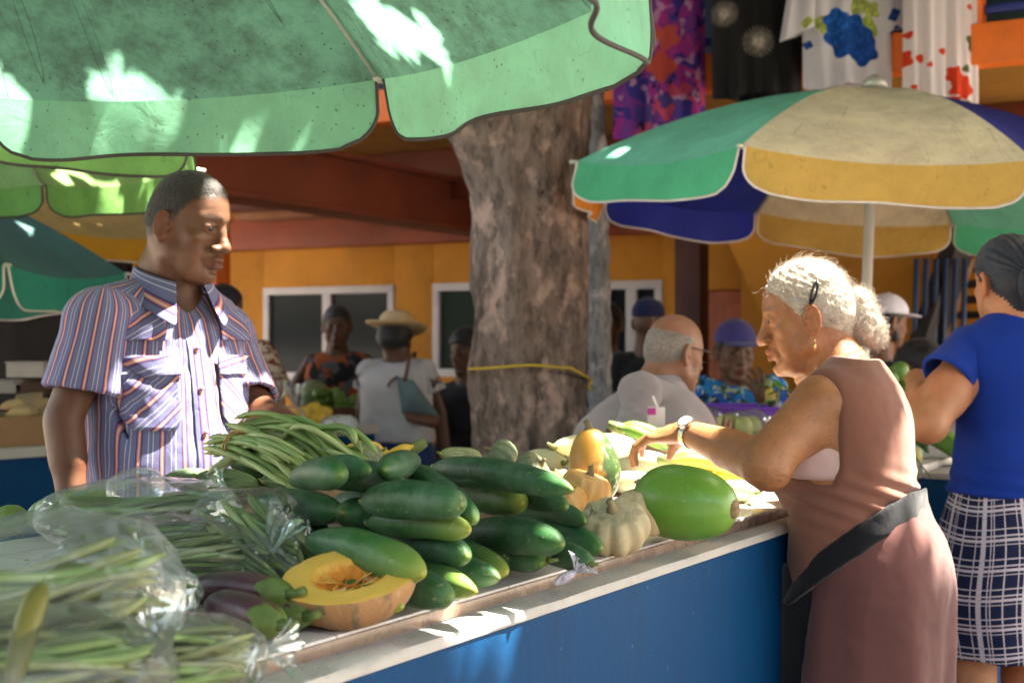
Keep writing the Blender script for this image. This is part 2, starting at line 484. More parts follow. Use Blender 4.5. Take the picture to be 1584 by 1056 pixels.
# the rim: a run of slightly uneven white cement
m = MB(); nseg = 90; rows = []
for i in range(nseg + 1):
    tt = T0 + (T1 - T0) * i / nseg; ch = .0022 * vnoise(np.array([[tt * 9, 0, 3.]]), 1, 2)[0]; c2 = .003 * vnoise(np.array([[tt * 23, 5, 3.]]), 1, 4)[0]
    ring = [(.001, .986), (.0 + c2 * .7, .990 + ch * 1.5), (.006 + ch, .9990 + ch), (.044, 1.0 + ch), (.0605, .9985), (.0605, .986)]
    rows.append([C(tt, a, z) for a, z in ring])
m.grid(rows); m.build('counter_rim', M_rim, cnt, sharp=50)
slab('counter_top', T0, T1, .066, CW, .986, TOP, M_tile, cnt, .005)
M_edge = plain('edge_shade_reflection', (.24, .165, .12), .28, .3, 9, .15, 40, dirt=.5, dirtc=(.10, .06, .04))  # brown shade and reflection on the slab's front edge, put into the colour
slab('edge_strip', T0 + .002, T1 - .002, .061, .0655, .9995, TOP - .004, M_edge, cnt, .001)

U0, U1 = 1.24, 5.2
cn3 = thing('market_counter', 'blue counter beyond the white haired woman, with banana bunches, where the blue shirted woman stands', 'counter', C((U0 + U1) / 2, CW / 2, 0))
slab('counter_wall', U0, U1, .003, CW - .003, .002, .9815, M_blue, cn3)
slab('counter_rim', U0, U1, 0, .075, .982, 1.0, M_rim, cn3, .008)
slab('counter_top', U0 + .004, U1, .0755, CW, .982, TOP, M_tile, cn3, .005)

# ------------------------------------------------------------ the second counter, behind the man
A2 = at(30, 697, 5.25)[:2]; B2 = at(588, 662, 6.6)[:2]
d2 = unit(np.array([B2[0] - A2[0], B2[1] - A2[1], 0])); n2 = np.array([d2[1], -d2[0], 0])
S0 = np.array([A2[0], A2[1], 0]) - d2 * .9; L2 = np.linalg.norm(B2 - A2) + .9
def D(t, wd, z): return S0 + t * d2 - wd * n2 + np.array([0, 0, z])
c2 = thing('market_counter', 'far blue counter behind the man with a cardboard box and bags of fruit', 'counter', D(L2 / 2, .5, 0))
m = MB(); m.box(D(L2 / 2, .5, .465), (.96, L2 - .02, .926), np.array([n2, d2, (0, 0, 1)]), .006); m.build('counter_wall', M_blue, c2, sharp=40)
m = MB(); m.box(D(L2 / 2, .5, .949), (1.0, L2, .04), np.array([n2, d2, (0, 0, 1)]), .008); m.build('counter_top', M_rim, c2, sharp=40)
TOP2 = .969

# ------------------------------------------------------------ the building
a_ = np.array([.855, -.518, 0]); b_ = np.array([.518, .855, 0]); F0 = np.array([-.69, 7.5, 0])
RB = np.array([a_, b_, (0, 0, 1)])
def W(t, b, z): return F0 + t * a_ + b * b_ + np.array([0, 0, z])
def wt(px, b):
    r = (px - CX) / FPX; q = F0 + b * b_
    return (r * q[1] - q[0]) / (.855 + .518 * r)
def wz(px, py, b):
    Y = W(wt(px, b), b, 0)[1]; return CAMZ - (py - HY) * Y / FPX
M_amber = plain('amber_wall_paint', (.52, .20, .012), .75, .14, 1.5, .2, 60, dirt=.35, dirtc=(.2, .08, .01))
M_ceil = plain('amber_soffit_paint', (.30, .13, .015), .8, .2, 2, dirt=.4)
M_brown = plain('oxide_red_beam', (.17, .035, .014), .6, .2, 2, dirt=.3)
M_orange = plain('orange_fascia_paint', (.78, .16, .018), .55, .1, 2, dirt=.25, dirtc=(.3, .08, .02))
M_dark = plain('dark_brown_board', (.03, .022, .02), .7, .3, 3)  # one dark brown for inner wall, stairs, stall table and stand legs
M_white = plain('white_frame_paint', (.55, .48, .47), .5, .08)
M_navy = plain('navy_painted_wall', (.012, .02, .07), .6, .2, 3)
M_rail = plain('blue_rail_paint', (.02, .035, .22), .45)
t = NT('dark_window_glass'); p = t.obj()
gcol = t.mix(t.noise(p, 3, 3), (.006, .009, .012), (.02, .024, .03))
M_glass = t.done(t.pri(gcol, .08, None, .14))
t = NT('shop_glass'); p = t.obj()
M_glass2 = t.done(t.pri((.03, .05, .04), .04, None, .6))

bld = thing('market_building', 'two storey market hall with amber wall, oxide red beams and an orange balcony edge', 'building', W(0, 2.2, 0))
def bpart(name, mat, parent=bld): 
    return lambda m: m.build(name, mat, parent, sharp=35)
def wbox(m, t0, t1, b0, b1, z0, z1, bev=.006):
    return m.box(W((t0 + t1) / 2, (b0 + b1) / 2, (z0 + z1) / 2), (abs(t1 - t0), abs(b1 - b0), abs(z1 - z0)), RB, bev)
WB = 2.2
# wall with true window openings
wins = [(408, 610, 443, 588, 'pair'), (670, 790, 437, 583, 'green'), (930, 1025, 434, 560, 'pair2'), (1078, 1146, 448, 690, 'door')]
cuts = []
for x0, x1, y0, y1, kind in wins:
    t0, t1 = wt(x0, WB), wt(x1, WB); z1 = wz((x0 + x1) / 2, y0, WB); z0 = wz((x0 + x1) / 2, y1, WB)
    if kind == 'door': z0 = .02
    cuts.append((t0, t1, z0, z1))
m = MB(); tl, tr = -7.5, 5.2; ZC = 2.5; th = .2
edges = [tl] + [v for c in cuts for v in c[:2]] + [tr]
for i in range(0, len(edges), 2): wbox(m, edges[i], edges[i + 1], WB, WB + th, .0, ZC, .002)
for t0, t1, z0, z1 in cuts:
    wbox(m, t0, t1, WB + .001, WB + th, z1, ZC, .002)
    if z0 > .1: wbox(m, t0, t1, WB + .001, WB + th, 0, z0, .002)
bpart('wall', M_amber)(m)
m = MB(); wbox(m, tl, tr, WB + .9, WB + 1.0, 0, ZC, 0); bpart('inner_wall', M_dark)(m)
for (x0, x1, y0, y1, kind), (t0, t1, z0, z1) in zip(wins, cuts):
    if kind == 'door':
        d = MB(); wbox(d, t0 + .004, t1 - .004, WB + .05, WB + .09, z0, z1 - .004, .004)
        for k in range(5):
            tt = t0 + (t1 - t0) * (.1 + .2 * k); wbox(d, tt - .035, tt + .035, WB + .04, WB + .055, z0 + .1, z1 - .1, .004)
        od = d.build('door', plain('red_brown_door', (.40, .085, .02), .45, .25, 4), bld, sharp=35)
        h = MB(); wbox(h, t0 + .03, t0 + .05, WB + .01, WB + .045, .95, 1.08, .004); h.build('door_handle', M_white, od, sharp=35)
        continue
    f = MB(); e = .055; n = 2 if kind != 'green' else 1
    wbox(f, t0, t1, WB - .012, WB + .06, z1 - e, z1, .004); wbox(f, t0, t1, WB - .012, WB + .06, z0, z0 + e, .004)
    wbox(f, t0, t0 + e, WB - .010, WB + .058, z0 + e, z1 - e, .004); wbox(f, t1 - e, t1, WB - .010, WB + .058, z0 + e, z1 - e, .004)
    if n == 2: wbox(f, (t0 + t1) / 2 - e * .7, (t0 + t1) / 2 + e * .7, WB - .010, WB + .058, z0 + e, z1 - e, .004)
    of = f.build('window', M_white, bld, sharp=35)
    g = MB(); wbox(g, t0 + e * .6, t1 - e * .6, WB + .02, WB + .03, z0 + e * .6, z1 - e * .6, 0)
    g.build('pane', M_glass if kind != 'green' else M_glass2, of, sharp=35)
# soffit, fascia, upper storey
fz0 = wz(590, 190, 0); fz1 = wz(590, 148, 0)
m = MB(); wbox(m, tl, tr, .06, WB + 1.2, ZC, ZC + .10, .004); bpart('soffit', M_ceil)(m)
m = MB(); wbox(m, tl, tr, -.06, .055, ZC - .004, fz1 + .02, .01); bpart('fascia', M_orange)(m)
m = MB(); wbox(m, tl, tr, 1.3, 1.45, ZC + .1, 4.6, .004); bpart('upper_wall', M_navy)(m)
m = MB(); wbox(m, tl, tr, -.6, 4.6, 4.6, 4.75, .02); bpart('roof', M_brown)(m)
for px in (330, 1505, 1640):
    m = MB(); tt = wt(px, -.0); wbox(m, tt - .045, tt + .045, -.04, .05, fz1 + .02, 4.6, .008); bpart('balcony_post', M_orange)(m)
for zz in (wz(1540, 14, 0), wz(1540, 14, 0) + .28):
    m = MB(); wbox(m, wt(330, 0) + .05, wt(1505, 0) - .05, -.01, .02, zz - .018, zz + .018, .006); wbox(m, wt(1505, 0) + .05, tr, -.01, .02, zz - .018, zz + .018, .006)
    bpart('balcony_rail', M_rail)(m)
# things dimly seen on the balcony
for i, (px, ww, hh, cc) in enumerate([(1425, .12, .22, (.6, .6, .55)), (1450, .10, .2, (.5, .1, .03)), (1475, .14, .16, (.55, .4, .2)), (1560, .2, .2, (.05, .12, .15))]):
    tt = wt(px, .3); m = MB(); wbox(m, tt - ww / 2, tt + ww / 2, .24, .36, fz1 + .0, fz1 + hh, .02)
    wbox(m, tt - ww * .3, tt + ww * .3, .27, .33, fz1 + hh, fz1 + hh + .05, .015)
    o = m.build('storage_tub', plain('tub_plastic', cc, .4), base=W(tt, .3, fz1), sharp=35)
    tag(o, ['white lidded tub on the balcony beside the red flowered dress', 'dark red lidded tub on the balcony between a white and a tan tub', 'tan lidded tub on the balcony left of the orange post', 'dark teal lidded tub on the balcony right of the orange post'][i], 'tub', 'tubs stored on the balcony')
# beams under the soffit
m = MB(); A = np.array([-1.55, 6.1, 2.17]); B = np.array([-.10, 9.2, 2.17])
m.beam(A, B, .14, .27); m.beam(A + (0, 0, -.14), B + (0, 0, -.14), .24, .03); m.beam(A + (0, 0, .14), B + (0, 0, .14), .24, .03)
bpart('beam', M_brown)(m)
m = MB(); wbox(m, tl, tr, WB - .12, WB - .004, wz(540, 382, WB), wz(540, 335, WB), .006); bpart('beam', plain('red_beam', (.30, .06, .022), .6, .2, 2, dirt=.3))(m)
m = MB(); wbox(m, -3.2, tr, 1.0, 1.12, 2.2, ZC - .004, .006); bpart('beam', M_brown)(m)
# little ledge with boards between the beams
m = MB(); wbox(m, wt(372, 1.9), wt(505, 1.9), 1.84, 2.06, wz(440, 338, 1.9), wz(440, 324, 1.9), .006)
o = m.build('stacked_board', plain('dusty_board', (.32, .14, .07), .8), base=W(wt(440, 1.9), 1.9, wz(440, 338, 1.9)), sharp=35); tag(o, 'pale dusty board lying on the red beam under the soffit', 'board')
# columns
for x0, x1, b0, mat in ((247, 274, .12, M_white), (276, 303, .2, M_orange), (303, 334, .26, M_orange), (1043, 1083, 1.55, plain('dark_red_column', (.07, .016, .01), .6))):
    m = MB(); t0, t1 = wt(x0, b0), wt(x1, b0); wbox(m, t0, t1, b0, b0 + (t1 - t0) * .8, 0, ZC - .005, .008)
    if x0 == 303:
        for k in range(9): m.tube([W((t0 + t1) / 2, b0 - .006, .6 + .2 * k), W((t0 + t1) / 2, b0 + .01, .6 + .2 * k)], .016, 8)
    bpart('column', mat)(m)
m = MB(); wbox(m, wt(150, .3), wt(246, .3), .32, .45, 0, ZC - .005); bpart('side_wall', plain('red_side_wall', (.26, .045, .015), .7, .2, 2))(m)

# slant-edged amber panel in front of the wall at the right, stairs beyond
st = thing('slant_wall', 'amber slant-edged wall panel behind the white haired woman', 'wall', at(1290, 700, 7.4) * (1, 1, 0))
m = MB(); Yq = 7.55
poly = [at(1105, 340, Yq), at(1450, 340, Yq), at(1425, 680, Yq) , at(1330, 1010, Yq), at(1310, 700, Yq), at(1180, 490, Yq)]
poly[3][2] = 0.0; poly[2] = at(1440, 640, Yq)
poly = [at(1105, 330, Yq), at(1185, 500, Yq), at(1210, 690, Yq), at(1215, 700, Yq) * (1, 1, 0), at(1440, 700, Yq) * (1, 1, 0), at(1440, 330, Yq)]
m.prism(poly[::-1], np.array([.06, .16, 0])); m.build('wall_panel', plain('amber_panel_paint', (.42, .17, .012), .75, .16, 1.5, dirt=.3, dirtc=(.15, .07, .01)), st, smooth=False)
stp = thing('staircase', 'dark metal staircase with blue balusters at the right edge behind the blue shirted woman', 'staircase', at(1490, 700, 7.0) * (1, 1, 0))
m = MB(); m.beam(at(1405, 610, 6.9), at(1500, 330, 7.3), .09, .16); m.beam(at(1520, 640, 6.9), at(1640, 330, 7.3), .05, .2); m.build('stringer', M_dark, stp, sharp=35)
for k in range(6):
    m = MB(); x = 1412 + 15 * k; m.tube([at(x, 620, 6.95), at(x + 6, 400 - 0 * k, 7.05)], .014, 6); m.build('baluster', plain('dark_blue_baluster', (.03, .05, .10), .5), stp)
for k in range(7):
    m = MB(); y = 392 + 24 * k; m.beam(at(1478, y, 7.5), at(1584, y - 4, 7.35), .25, .035); m.build('tread', M_dark, stp, sharp=35)
m = MB(); m.beam(at(1445, 560, 7.3), at(1500, 400, 7.3), .05, .05); m.build('handrail', plain('tan_handrail', (.4, .17, .06), .5), stp, sharp=35)
o = MB().box(at(1520, 560, 8.3) * (1, 1, 0) + (0, 0, 1.25), (1.3, .1, 2.48), None, .01).build('orange_wall', plain('orange_back_wall', (.5, .13, .02), .7), base=at(1520, 560, 8.3) * (1, 1, 0)); tag(o, 'orange wall glimpsed between the dark stair treads', 'wall')

# ------------------------------------------------------------ the big tree
def bark(name, c1, c2, sc_=1.0):
    t = NT(name); p = t.obj()
    q = t.map(p, (9 * sc_, 9 * sc_, 2.2 * sc_)); n1 = t.noise(q, 1.7, 9, .72, .6); n2 = t.noise(t.map(p, (26 * sc_, 26 * sc_, 8 * sc_)), 1, 6, .7, .4); v = t.voro(t.map(p, (11 * sc_, 11 * sc_, 3.2 * sc_)), 1.0, 'Distance', 'F1')
    b = t.mix(t.ramp(n1, [(.32, 0), (.66, 1)]), c1, c2)
    b = t.mix(t.ramp(n2, [(.36, .8), (.52, 0)]), b, sca(c1, .45))
    b = t.mix(t.ramp(t.noise(t.map(p, (1, 1, .7)), 9, 6, .65), [(.53, 0), (.62, .85)]), b, tuple(min(1, x * k) for x, k in zip(c2, (1.55, 1.42, 1.38))))
    b = t.mix(t.ramp(t.noise(t.map(p, (1, 1, .5)), 4, 7, .72), [(.50, 0), (.60, .7)]), b, sca(c1, .5))
    h = t.math('ADD', t.math('MULTIPLY', n1, 1.0), t.math('MULTIPLY', n2, .6)); h = t.math('ADD', h, t.math('ADD', t.math('MULTIPLY', t.noise(p, 70, 5), .25), t.math('MULTIPLY', v, .35)))
    return t.done(t.pri(b, .92, t.bump(h, 1.0, .03), .2))
M_bark = bark('flaking_tree_bark', (.165, .115, .092), (.36, .265, .22))
TY = 5.7
tree = thing('shade_tree', 'thick old shade tree with flaking brown bark and a yellow string tied round it', 'tree', at(815, 700, TY) * (1, 1, 0))
prof = [(1060, 726, 914), (900, 727, 910), (700, 733, 900), (640, 731, 905), (560, 729, 908), (470, 729, 912), (400, 731, 914), (340, 732, 917), (300, 726, 915), (260, 712, 914), (220, 694, 915), (180, 672, 918), (130, 640, 922), (70, 590, 930), (-20, 500, 950)]
ys = np.linspace(-20, 1060, 150); pp = np.array(prof)[::-1]
l = np.interp(ys, pp[:, 0], pp[:, 1]); r = np.interp(ys, pp[:, 0], pp[:, 2])
nk = 96; rows = []
for y, a, b in zip(ys[::-1], l[::-1], r[::-1]):
    s = FPX / TY; z = CAMZ - (y - HY) / s; cx = ((a + b) / 2 - CX) / s; rad = (b - a) / 2 / s
    ring = []
    for k in range(nk):
        th = 2 * math.pi * k / nk
        ring.append((cx + rad * math.cos(th), TY + rad * .8 * math.sin(th), z))
    rows.append(ring)
P = np.array(rows); cen = P.mean(1, keepdims=True); dirn = P - cen; dirn[..., 2] = 0
dl = np.linalg.norm(dirn, axis=2, keepdims=True); dirn = dirn / dl
flat = P.reshape(-1, 3)
th = np.arctan2(dirn[..., 1], dirn[..., 0]).reshape(-1)
dsp = .022 * vnoise(np.stack([np.cos(th) * 2.2, np.sin(th) * 2.2, flat[:, 2] * 1.1], 1), 1, 3) + .016 * vnoise(flat * (1, 1, .5), 9, 5) + .010 * vnoise(flat * (1, 1, .4), 24, 6) + .005 * vnoise(flat, 55, 8)
dsp -= .03 * np.exp(-((th + 1.45) / .10) ** 2) * np.clip((1.55 - flat[:, 2]) / .3, 0, 1)       # the cleft low on the front
for (kx, ky, kr) in ((850, 150, .07), (722, 215, .05), (840, 300, .03), (765, 330, .035), (800, 500, .04), (905, 395, .05)):
    kp = at(kx, ky, TY - .2); dd = np.linalg.norm((flat - kp) * (1, .35, 1), axis=1)
    dsp += .022 * np.exp(-(dd / kr) ** 2) - .03 * np.exp(-(dd / (kr * .42)) ** 2)
flat = flat + dirn.reshape(-1, 3) * dsp[:, None]
m = MB(); m.grid(flat.reshape(P.shape), wrap=True); trunk = m.build('trunk', M_bark, tree)
# limbs that leave the picture and carry the crown
m = MB(); ctop = flat.reshape(P.shape)[-1].mean(0)
def limb(a, b, r0, r1, bend=.3, n=12):
    a = np.asarray(a, dtype=float); b = np.asarray(b, dtype=float); pth = []
    q = np.array([R.uniform(-1, 1), R.uniform(-1, 1), .6]) * bend
    for i in range(n + 1):
        u = i / n; pth.append(a + (b - a) * u + q * math.sin(math.pi * u) * .5)
    m.tube(pth, np.linspace(r0, r1, n + 1), 14); return b
l1 = limb(ctop + (-.25, 0, -.12), ctop + (-1.1, -.8, .95), .34, .2); l2 = limb(ctop + (.18, 0, -.12), ctop + (.9, -.4, 1.0), .36, .2)
ends = []
for base in (l1, l2):
    for k in range(5):
        e = base + np.array([R.uniform(-1.8, 2.4), R.uniform(-3.2, .4), R.uniform(.5, 1.4)]); limb(base, e, .14, .04); ends.append(e)
for e in list(ends):
    for k in range(3): limb(e, e + np.array([R.uniform(-1, 1), R.uniform(-1, 1), R.uniform(0, .7)]), .04, .012, .15, 8)
m.build('limbs', M_bark, tree)

# a pale slimmer trunk just behind it
pt = thing('slim_tree', 'slim pale grey tree trunk just behind the thick brown trunk', 'tree', at(918, 700, 6.3) * (1, 1, 0))
rows = []
for z in np.linspace(0, 3.3, 60):
    rows.append([(at(917, 0, 6.5)[0] + .03 * math.sin(z * 1.3) + (.055 + .006 * math.sin(z * 40)) * math.cos(a), 6.5 + .065 * math.sin(a), z) for a in np.linspace(0, 2 * math.pi, 24, endpoint=False)])
m = MB().grid(rows, wrap=True); m.build('trunk', bark('pale_ringed_bark', (.28, .27, .27), (.45, .44, .44), 2), pt)
m = MB(); ct = np.array(rows[-1]).mean(0)
for k in range(16):
    aa = R.uniform(0, 6.28); 
    pth = [ct + np.array([math.cos(aa) * 1.1 * u, math.sin(aa) * 1.1 * u, .75 * u - .9 * u * u + .0]) for u in np.linspace(0, 1, 14)]
    sd = np.array([-math.sin(aa), math.cos(aa), 0]); rr = []
    for i, q in enumerate(pth): wv = .13 * math.sin(math.pi * (.08 + .92 * i / 13)); rr.append([q - sd * wv + (0, 0, -.03), q, q + sd * wv + (0, 0, -.03)])
    m.grid(rr)
# (its fronds are above the picture)
t = NT('leaf_green'); p = t.obj()
lc = t.mix(t.noise(p, 2.5, 3), (.03, .085, .015), (.075, .16, .03))
M_leaf = t.done(t.mixsh(.3, t.pri(lc, .45, None, .4), t.sh('ShaderNodeBsdfTranslucent', Color=lc)))
m.build('crown', M_leaf, pt)

# string round the trunk
ring = []
for th in np.linspace(math.pi * .92, 2.12 * math.pi, 60):
    px = 818 + 92 * math.cos(th); yy = 570 + 8 * (1 - abs(math.cos(th))) * -1 + (12 if px > 880 else 0) * (px - 880) / 25
    s = FPX / TY
    ring.append((((px - CX) / s), TY + .262 * math.sin(th) * .95 - .02, CAMZ - (yy - HY) / s))
m = MB(); m.tube(ring, .006, 6); kn = np.array(ring[-6]); m.tube([kn, kn + (.012, -.012, -.015), kn + (-.004, -.016, -.03), kn + (.01, -.01, -.05)], .008, 6)
o = m.build('string', plain('yellow_string', (.55, .36, .03), .8), base=ring[30]); tag(o, 'thin yellow string tied round the thick tree trunk', 'string')
# ------------------------------------------------------------ umbrellas
def canvas(name, c, trans=.4, dirt=.5, spots=.5, fade=None, crease=.5, dirtc=(.05, .06, .05)):
    t = NT(name); p = t.obj()
    n = t.noise(p, 3, 5, .6); b = t.mix(t.ramp(n, [(.3, 0), (.7, 1)]), sca(c, .82), sca(c, 1.12))
    if fade: b = t.mix(t.ramp(t.noise(p, 1.8, 4), [(.4, 0), (.65, .6)]), b, fade)
    n2 = t.noise(p, 9, 8, .75); b = t.mix(t.math('MULTIPLY', t.ramp(n2, [(.42, 0), (.68, 1)]), dirt), b, dirtc)
    sp = t.voro(p, 55, 'Distance'); msk = t.noise(p, 5, 3)
    k = t.math('MULTIPLY', t.ramp(sp, [(.10, 1), (.17, 0)]), t.ramp(msk, [(.48, 0), (.56, 1)]))
    b = t.mix(t.math('MULTIPLY', k, spots), b, sca(dirtc, .6))
    # creases: thin dark folds
    d = t.noise(t.map(t.attr('uvw'), (5.0, .55, 3.7)), 1.6, 2, .4, .15); ln = t.math('ABSOLUTE', t.math('SUBTRACT', t.math('FRACT', t.math('MULTIPLY', d, 4)), .5))
    b = t.mix(t.math('MULTIPLY', t.ramp(ln, [(.0, 1), (.02, 0)]), crease), b, (.02, .022, .02))
    h = t.math('ADD', t.noise(p, 10, 3, .5, .8), t.math('MULTIPLY', t.noise(p, 500, 1), .1))
    nn = t.bump(h, .3, .02)
    sh = t.mixsh(trans, t.pri(b, .75, nn, .3), t.sh('ShaderNodeBsdfTranslucent', Color=t.mix(.0, b, b), Normal=nn))
    return t.done(sh)
M_trimd = plain('dark_hem_tape', (.06, .05, .045), .8); M_triml = plain('pale_hem_tape', (.6, .52, .48), .8)
M_steel = plain('pale_umbrella_pole', (.6, .56, .52), .4, .1, spec=.5); M_rib = plain('rib_wire', (.5, .48, .42), .4, metal=.4)

def umbrella(label, c, rim, Rr, rise, val, panels, phase, trim, pw=1.8, tilt=(0, 0), sag=.05, ribs=True, pole_tilt=(0, 0), res=22, foot=0.0, only=None):
    """panels: eight (panel material, valance material); phase: heading in degrees of the first panel's middle, counted from +X"""
    root = thing('market_umbrella', label, 'umbrella', (c[0], c[1], foot), 'market umbrellas')
    cx = np.array([c[0], c[1], rim]); th0 = math.radians(phase - 22.5)
    Tm = np.array(Matrix.Rotation(math.radians(tilt[0]), 3, 'X') @ Matrix.Rotation(math.radians(tilt[1]), 3, 'Y'))
    def seam(th, q): return np.array([q * Rr * math.cos(th), q * Rr * math.sin(th), rise * (1 - q ** pw)])
    def wp(P): return P @ Tm.T + cx
    for i in range(8):
        a0 = th0 + i * math.pi / 4; a1 = a0 + math.pi / 4; am = (a0 + a1) / 2; outw = np.array([math.cos(am), math.sin(am), 0])
        G = []; A = []
        for q in np.linspace(0.02, 1, res):
            row = []; ra = []
            for u in np.linspace(0, 1, res):
                P = seam(a0, q) * (1 - u) + seam(a1, q) * u
                P = P - np.array([0, 0, 1]) * sag * 4 * u * (1 - u) * (q ** 1.5) * (1 - .35 * q) - outw * sag * .35 * 4 * u * (1 - u) * q
                row.append(P); ra.append((u, q, i))
            G.append(row); A.append(ra)
        G = np.array(G); G[1:-1, 1:-1, 2] += .006 * vnoise(G[1:-1, 1:-1] + i, 7, i + 1)
        m = MB(); m.grid(wp(G.reshape(-1, 3)).reshape(G.shape), A); pan = m.build('canopy_panel', panels[i][0], root)
        edge = G[-1]; rc, rv = .10, .5
        V = []; A = []
        for v in np.linspace(0, 1, 14):
            e = .012 + (rc * (1 - math.sqrt(max(0, 1 - ((v - (1 - rv)) / rv) ** 2))) if v > 1 - rv else 0)
            row = []; ra = []
            for u in np.linspace(0, 1, 40):
                uu = e + u * (1 - 2 * e); k = uu * (res - 1); j = min(int(k), res - 2); f = k - j
                P = edge[j] * (1 - f) + edge[j + 1] * f
                wave = .012 * math.sin(uu * 17 + i * 2.1) + .010 * math.sin(uu * 7.3 + i)
                P = P + np.array([0, 0, -1]) * val * v * (1 + .06 * math.sin(uu * 9 + i)) + outw * v * (.012 + wave)
                row.append(P); ra.append((u, v, i))
            V.append(row); A.append(ra)
        V = np.array(V); m = MB(); m.grid(wp(V.reshape(-1, 3)).reshape(V.shape), A); vo = m.build('valance', panels[i][1], root)
        m = MB(); path = list(V[:, 0]) + list(V[-1, 1:-1]) + list(V[::-1, -1]); m.tube(wp(np.array(path)), .0038, 6); m.build('hem', trim, vo)
        if ribs:
            m = MB(); m.tube(wp(np.array([seam(a0, q) - np.array([0, 0, .012]) for q in np.linspace(.03, .995, 14)])), .0045, 6)
            e = seam(a0, 1.0); m.tube(wp(np.array([e - np.array([math.cos(a0), math.sin(a0), 0]) * .02, e + np.array([math.cos(a0), math.sin(a0), -.2]) * .022])), .007, 8); m.build('rib', M_rib, root)
    m = MB(); topP = wp(np.array([[0, 0, rise + .03]]))[0]; bot = np.array([c[0] + pole_tilt[0], c[1] + pole_tilt[1], foot])
    m.tube([bot, (bot + topP) / 2, topP], .019, 14); mid = bot + (topP - bot) * .62; m.tube([mid, mid + (topP - bot) * .03], .023, 14); m.build('pole', M_steel, root)
    m = MB(); m.tube([topP - (0, 0, .02), topP + (0, 0, .012), topP + (0, 0, .03)], [.05, .04, .012], 12); m.build('finial', M_rib, root)
    return root
g1 = canvas('green_canvas_panel', (.20, .45, .32), .40, .85, .7, dirtc=(.07, .11, .085), crease=.6); g1v = canvas('green_canvas_valance', (.24, .56, .36), .42, .30, .7, dirtc=(.14, .17, .11), crease=.15)
umbrella('big weathered green umbrella with dark mildew creases overhanging the top left of the counter', (-.94, 1.87), 1.885, 1.15, .52, .115, [(g1, g1v)] * 8, 76, M_trimd, pw=1.9, sag=.04)
G2 = (canvas('mint_canvas', (.20, .60, .42), .3, .25, .4, crease=.2), canvas('mint_valance', (.08, .42, .22), .4, .15, .2, crease=.2))
Y2_ = (canvas('cream_yellow_canvas', (.80, .67, .44), .2, .35, .8, dirtc=(.30, .19, .10), crease=.25), canvas('yellow_valance', (.68, .42, .10), .35, .2, .3, dirtc=(.25, .15, .05), crease=.3))
O2 = (canvas('orange_canvas', (.65, .22, .02), .35, .2, .2), canvas('orange_valance', (.65, .2, .02), .35, .2, .2))
B2_ = (canvas('royal_blue_canvas', (.012, .022, .22), .18, .25, .2, crease=.2), canvas('royal_blue_valance', (.010, .018, .24), .2, .1, .1, crease=.1))
umbrella('green, yellow and blue striped umbrella with its pole behind the white haired woman', (1.30, 5.22), 1.91, 1.10, .37, .125,
         [Y2_, B2_, G2, O2, Y2_, B2_, G2, O2][0:0] or [Y2_, B2_, G2, Y2_, B2_, O2, O2, G2][0:0] or [Y2_, B2_, O2, G2, Y2_, B2_, O2, G2], -101, M_triml, pw=1.75, tilt=(0, 4.5), pole_tilt=(-.06, 0))
Gt = (canvas('teal_canvas', (.05, .13, .13), .2, .4, .2, dirtc=(.09, .1, .1)), canvas('teal_valance', (.03, .22, .16), .3, .15, .1))
umbrella('faded dark teal umbrella with dusty top at the left edge', (-2.42, 5.35), 1.62, .95, .42, .13, [Gt] * 8, -62, M_triml, pw=1.5)
Lg = (canvas('lime_canvas', (.27, .45, .17), .45, .4, .4, dirtc=(.04, .10, .03)), canvas('lime_valance', (.20, .42, .12), .5, .3, .3, dirtc=(.04, .10, .03)))
umbrella('lime green umbrella patched with sunlight, behind the big green one', (-1.80, 3.9), 1.90, .98, .40, .095, [Lg] * 8, 33 + 22.5, M_trimd, pw=1.7)
Pk = (canvas('dusty_pink_canvas', (.55, .25, .22), .3, .3, .2), canvas('coral_valance', (.68, .16, .08), .4, .15, .1)); Yw = (canvas('buff_canvas', (.45, .30, .10), .3, .3, .2), canvas('mustard_valance', (.60, .30, .02), .4, .15, .1)); Bw = (canvas('slate_canvas', (.08, .12, .2), .3), canvas('slate_valance', (.04, .08, .2), .3))
umbrella('pink and mustard striped umbrella behind the man\'s back', (-2.55, 6.9), 1.844, 1.10, .36, .105, [Yw, Pk, Yw, Pk, Yw, Bw, Yw, Pk], -38.5, M_triml, pw=1.5)

# ------------------------------------------------------------ dresses hanging from the balcony
def print_mat(name, base, blobs, extra=None, trans=.3):
    """blobs: list of (scale, low, high, colour, seed)"""
    t = NT(name); p = t.obj(); c = base
    for s_, lo_, hi_, cc, sd in blobs:
        q = t.map(p, (1, 1, 1), (0, 0, 0), (sd * 3.7, sd * 1.3, sd * 2.1)); n = t.noise(q, s_, 2, .45, .6)
        c = t.mix(t.ramp(n, [(lo_, 0), (hi_, 1)]), c, cc)
    if extra: c = extra(t, p, c)
    sh = t.mixsh(trans, t.pri(c, .75, None, .25), t.sh('ShaderNodeBsdfTranslucent', Color=c)); return t.done(sh)
def petals(t, u, v, cx, cy, r, n, rot=0, inner=.35, wob=.22):
    """a flower-shaped mask (1 inside) around a place of the cloth"""
    dx = t.math('SUBTRACT', u, cx); dy = t.math('SUBTRACT', v, cy)
    d = t.math('SQRT', t.math('ADD', t.math('MULTIPLY', dx, dx), t.math('MULTIPLY', dy, dy)))
    a = t.math('ADD', t.math('ARCTAN2', dy, dx), rot)
    rr = t.math('MULTIPLY', r, t.math('ADD', 1 - wob, t.math('MULTIPLY', wob, t.math('COSINE', t.math('MULTIPLY', a, n)))))
    return t.math('LESS_THAN', d, rr), d, a
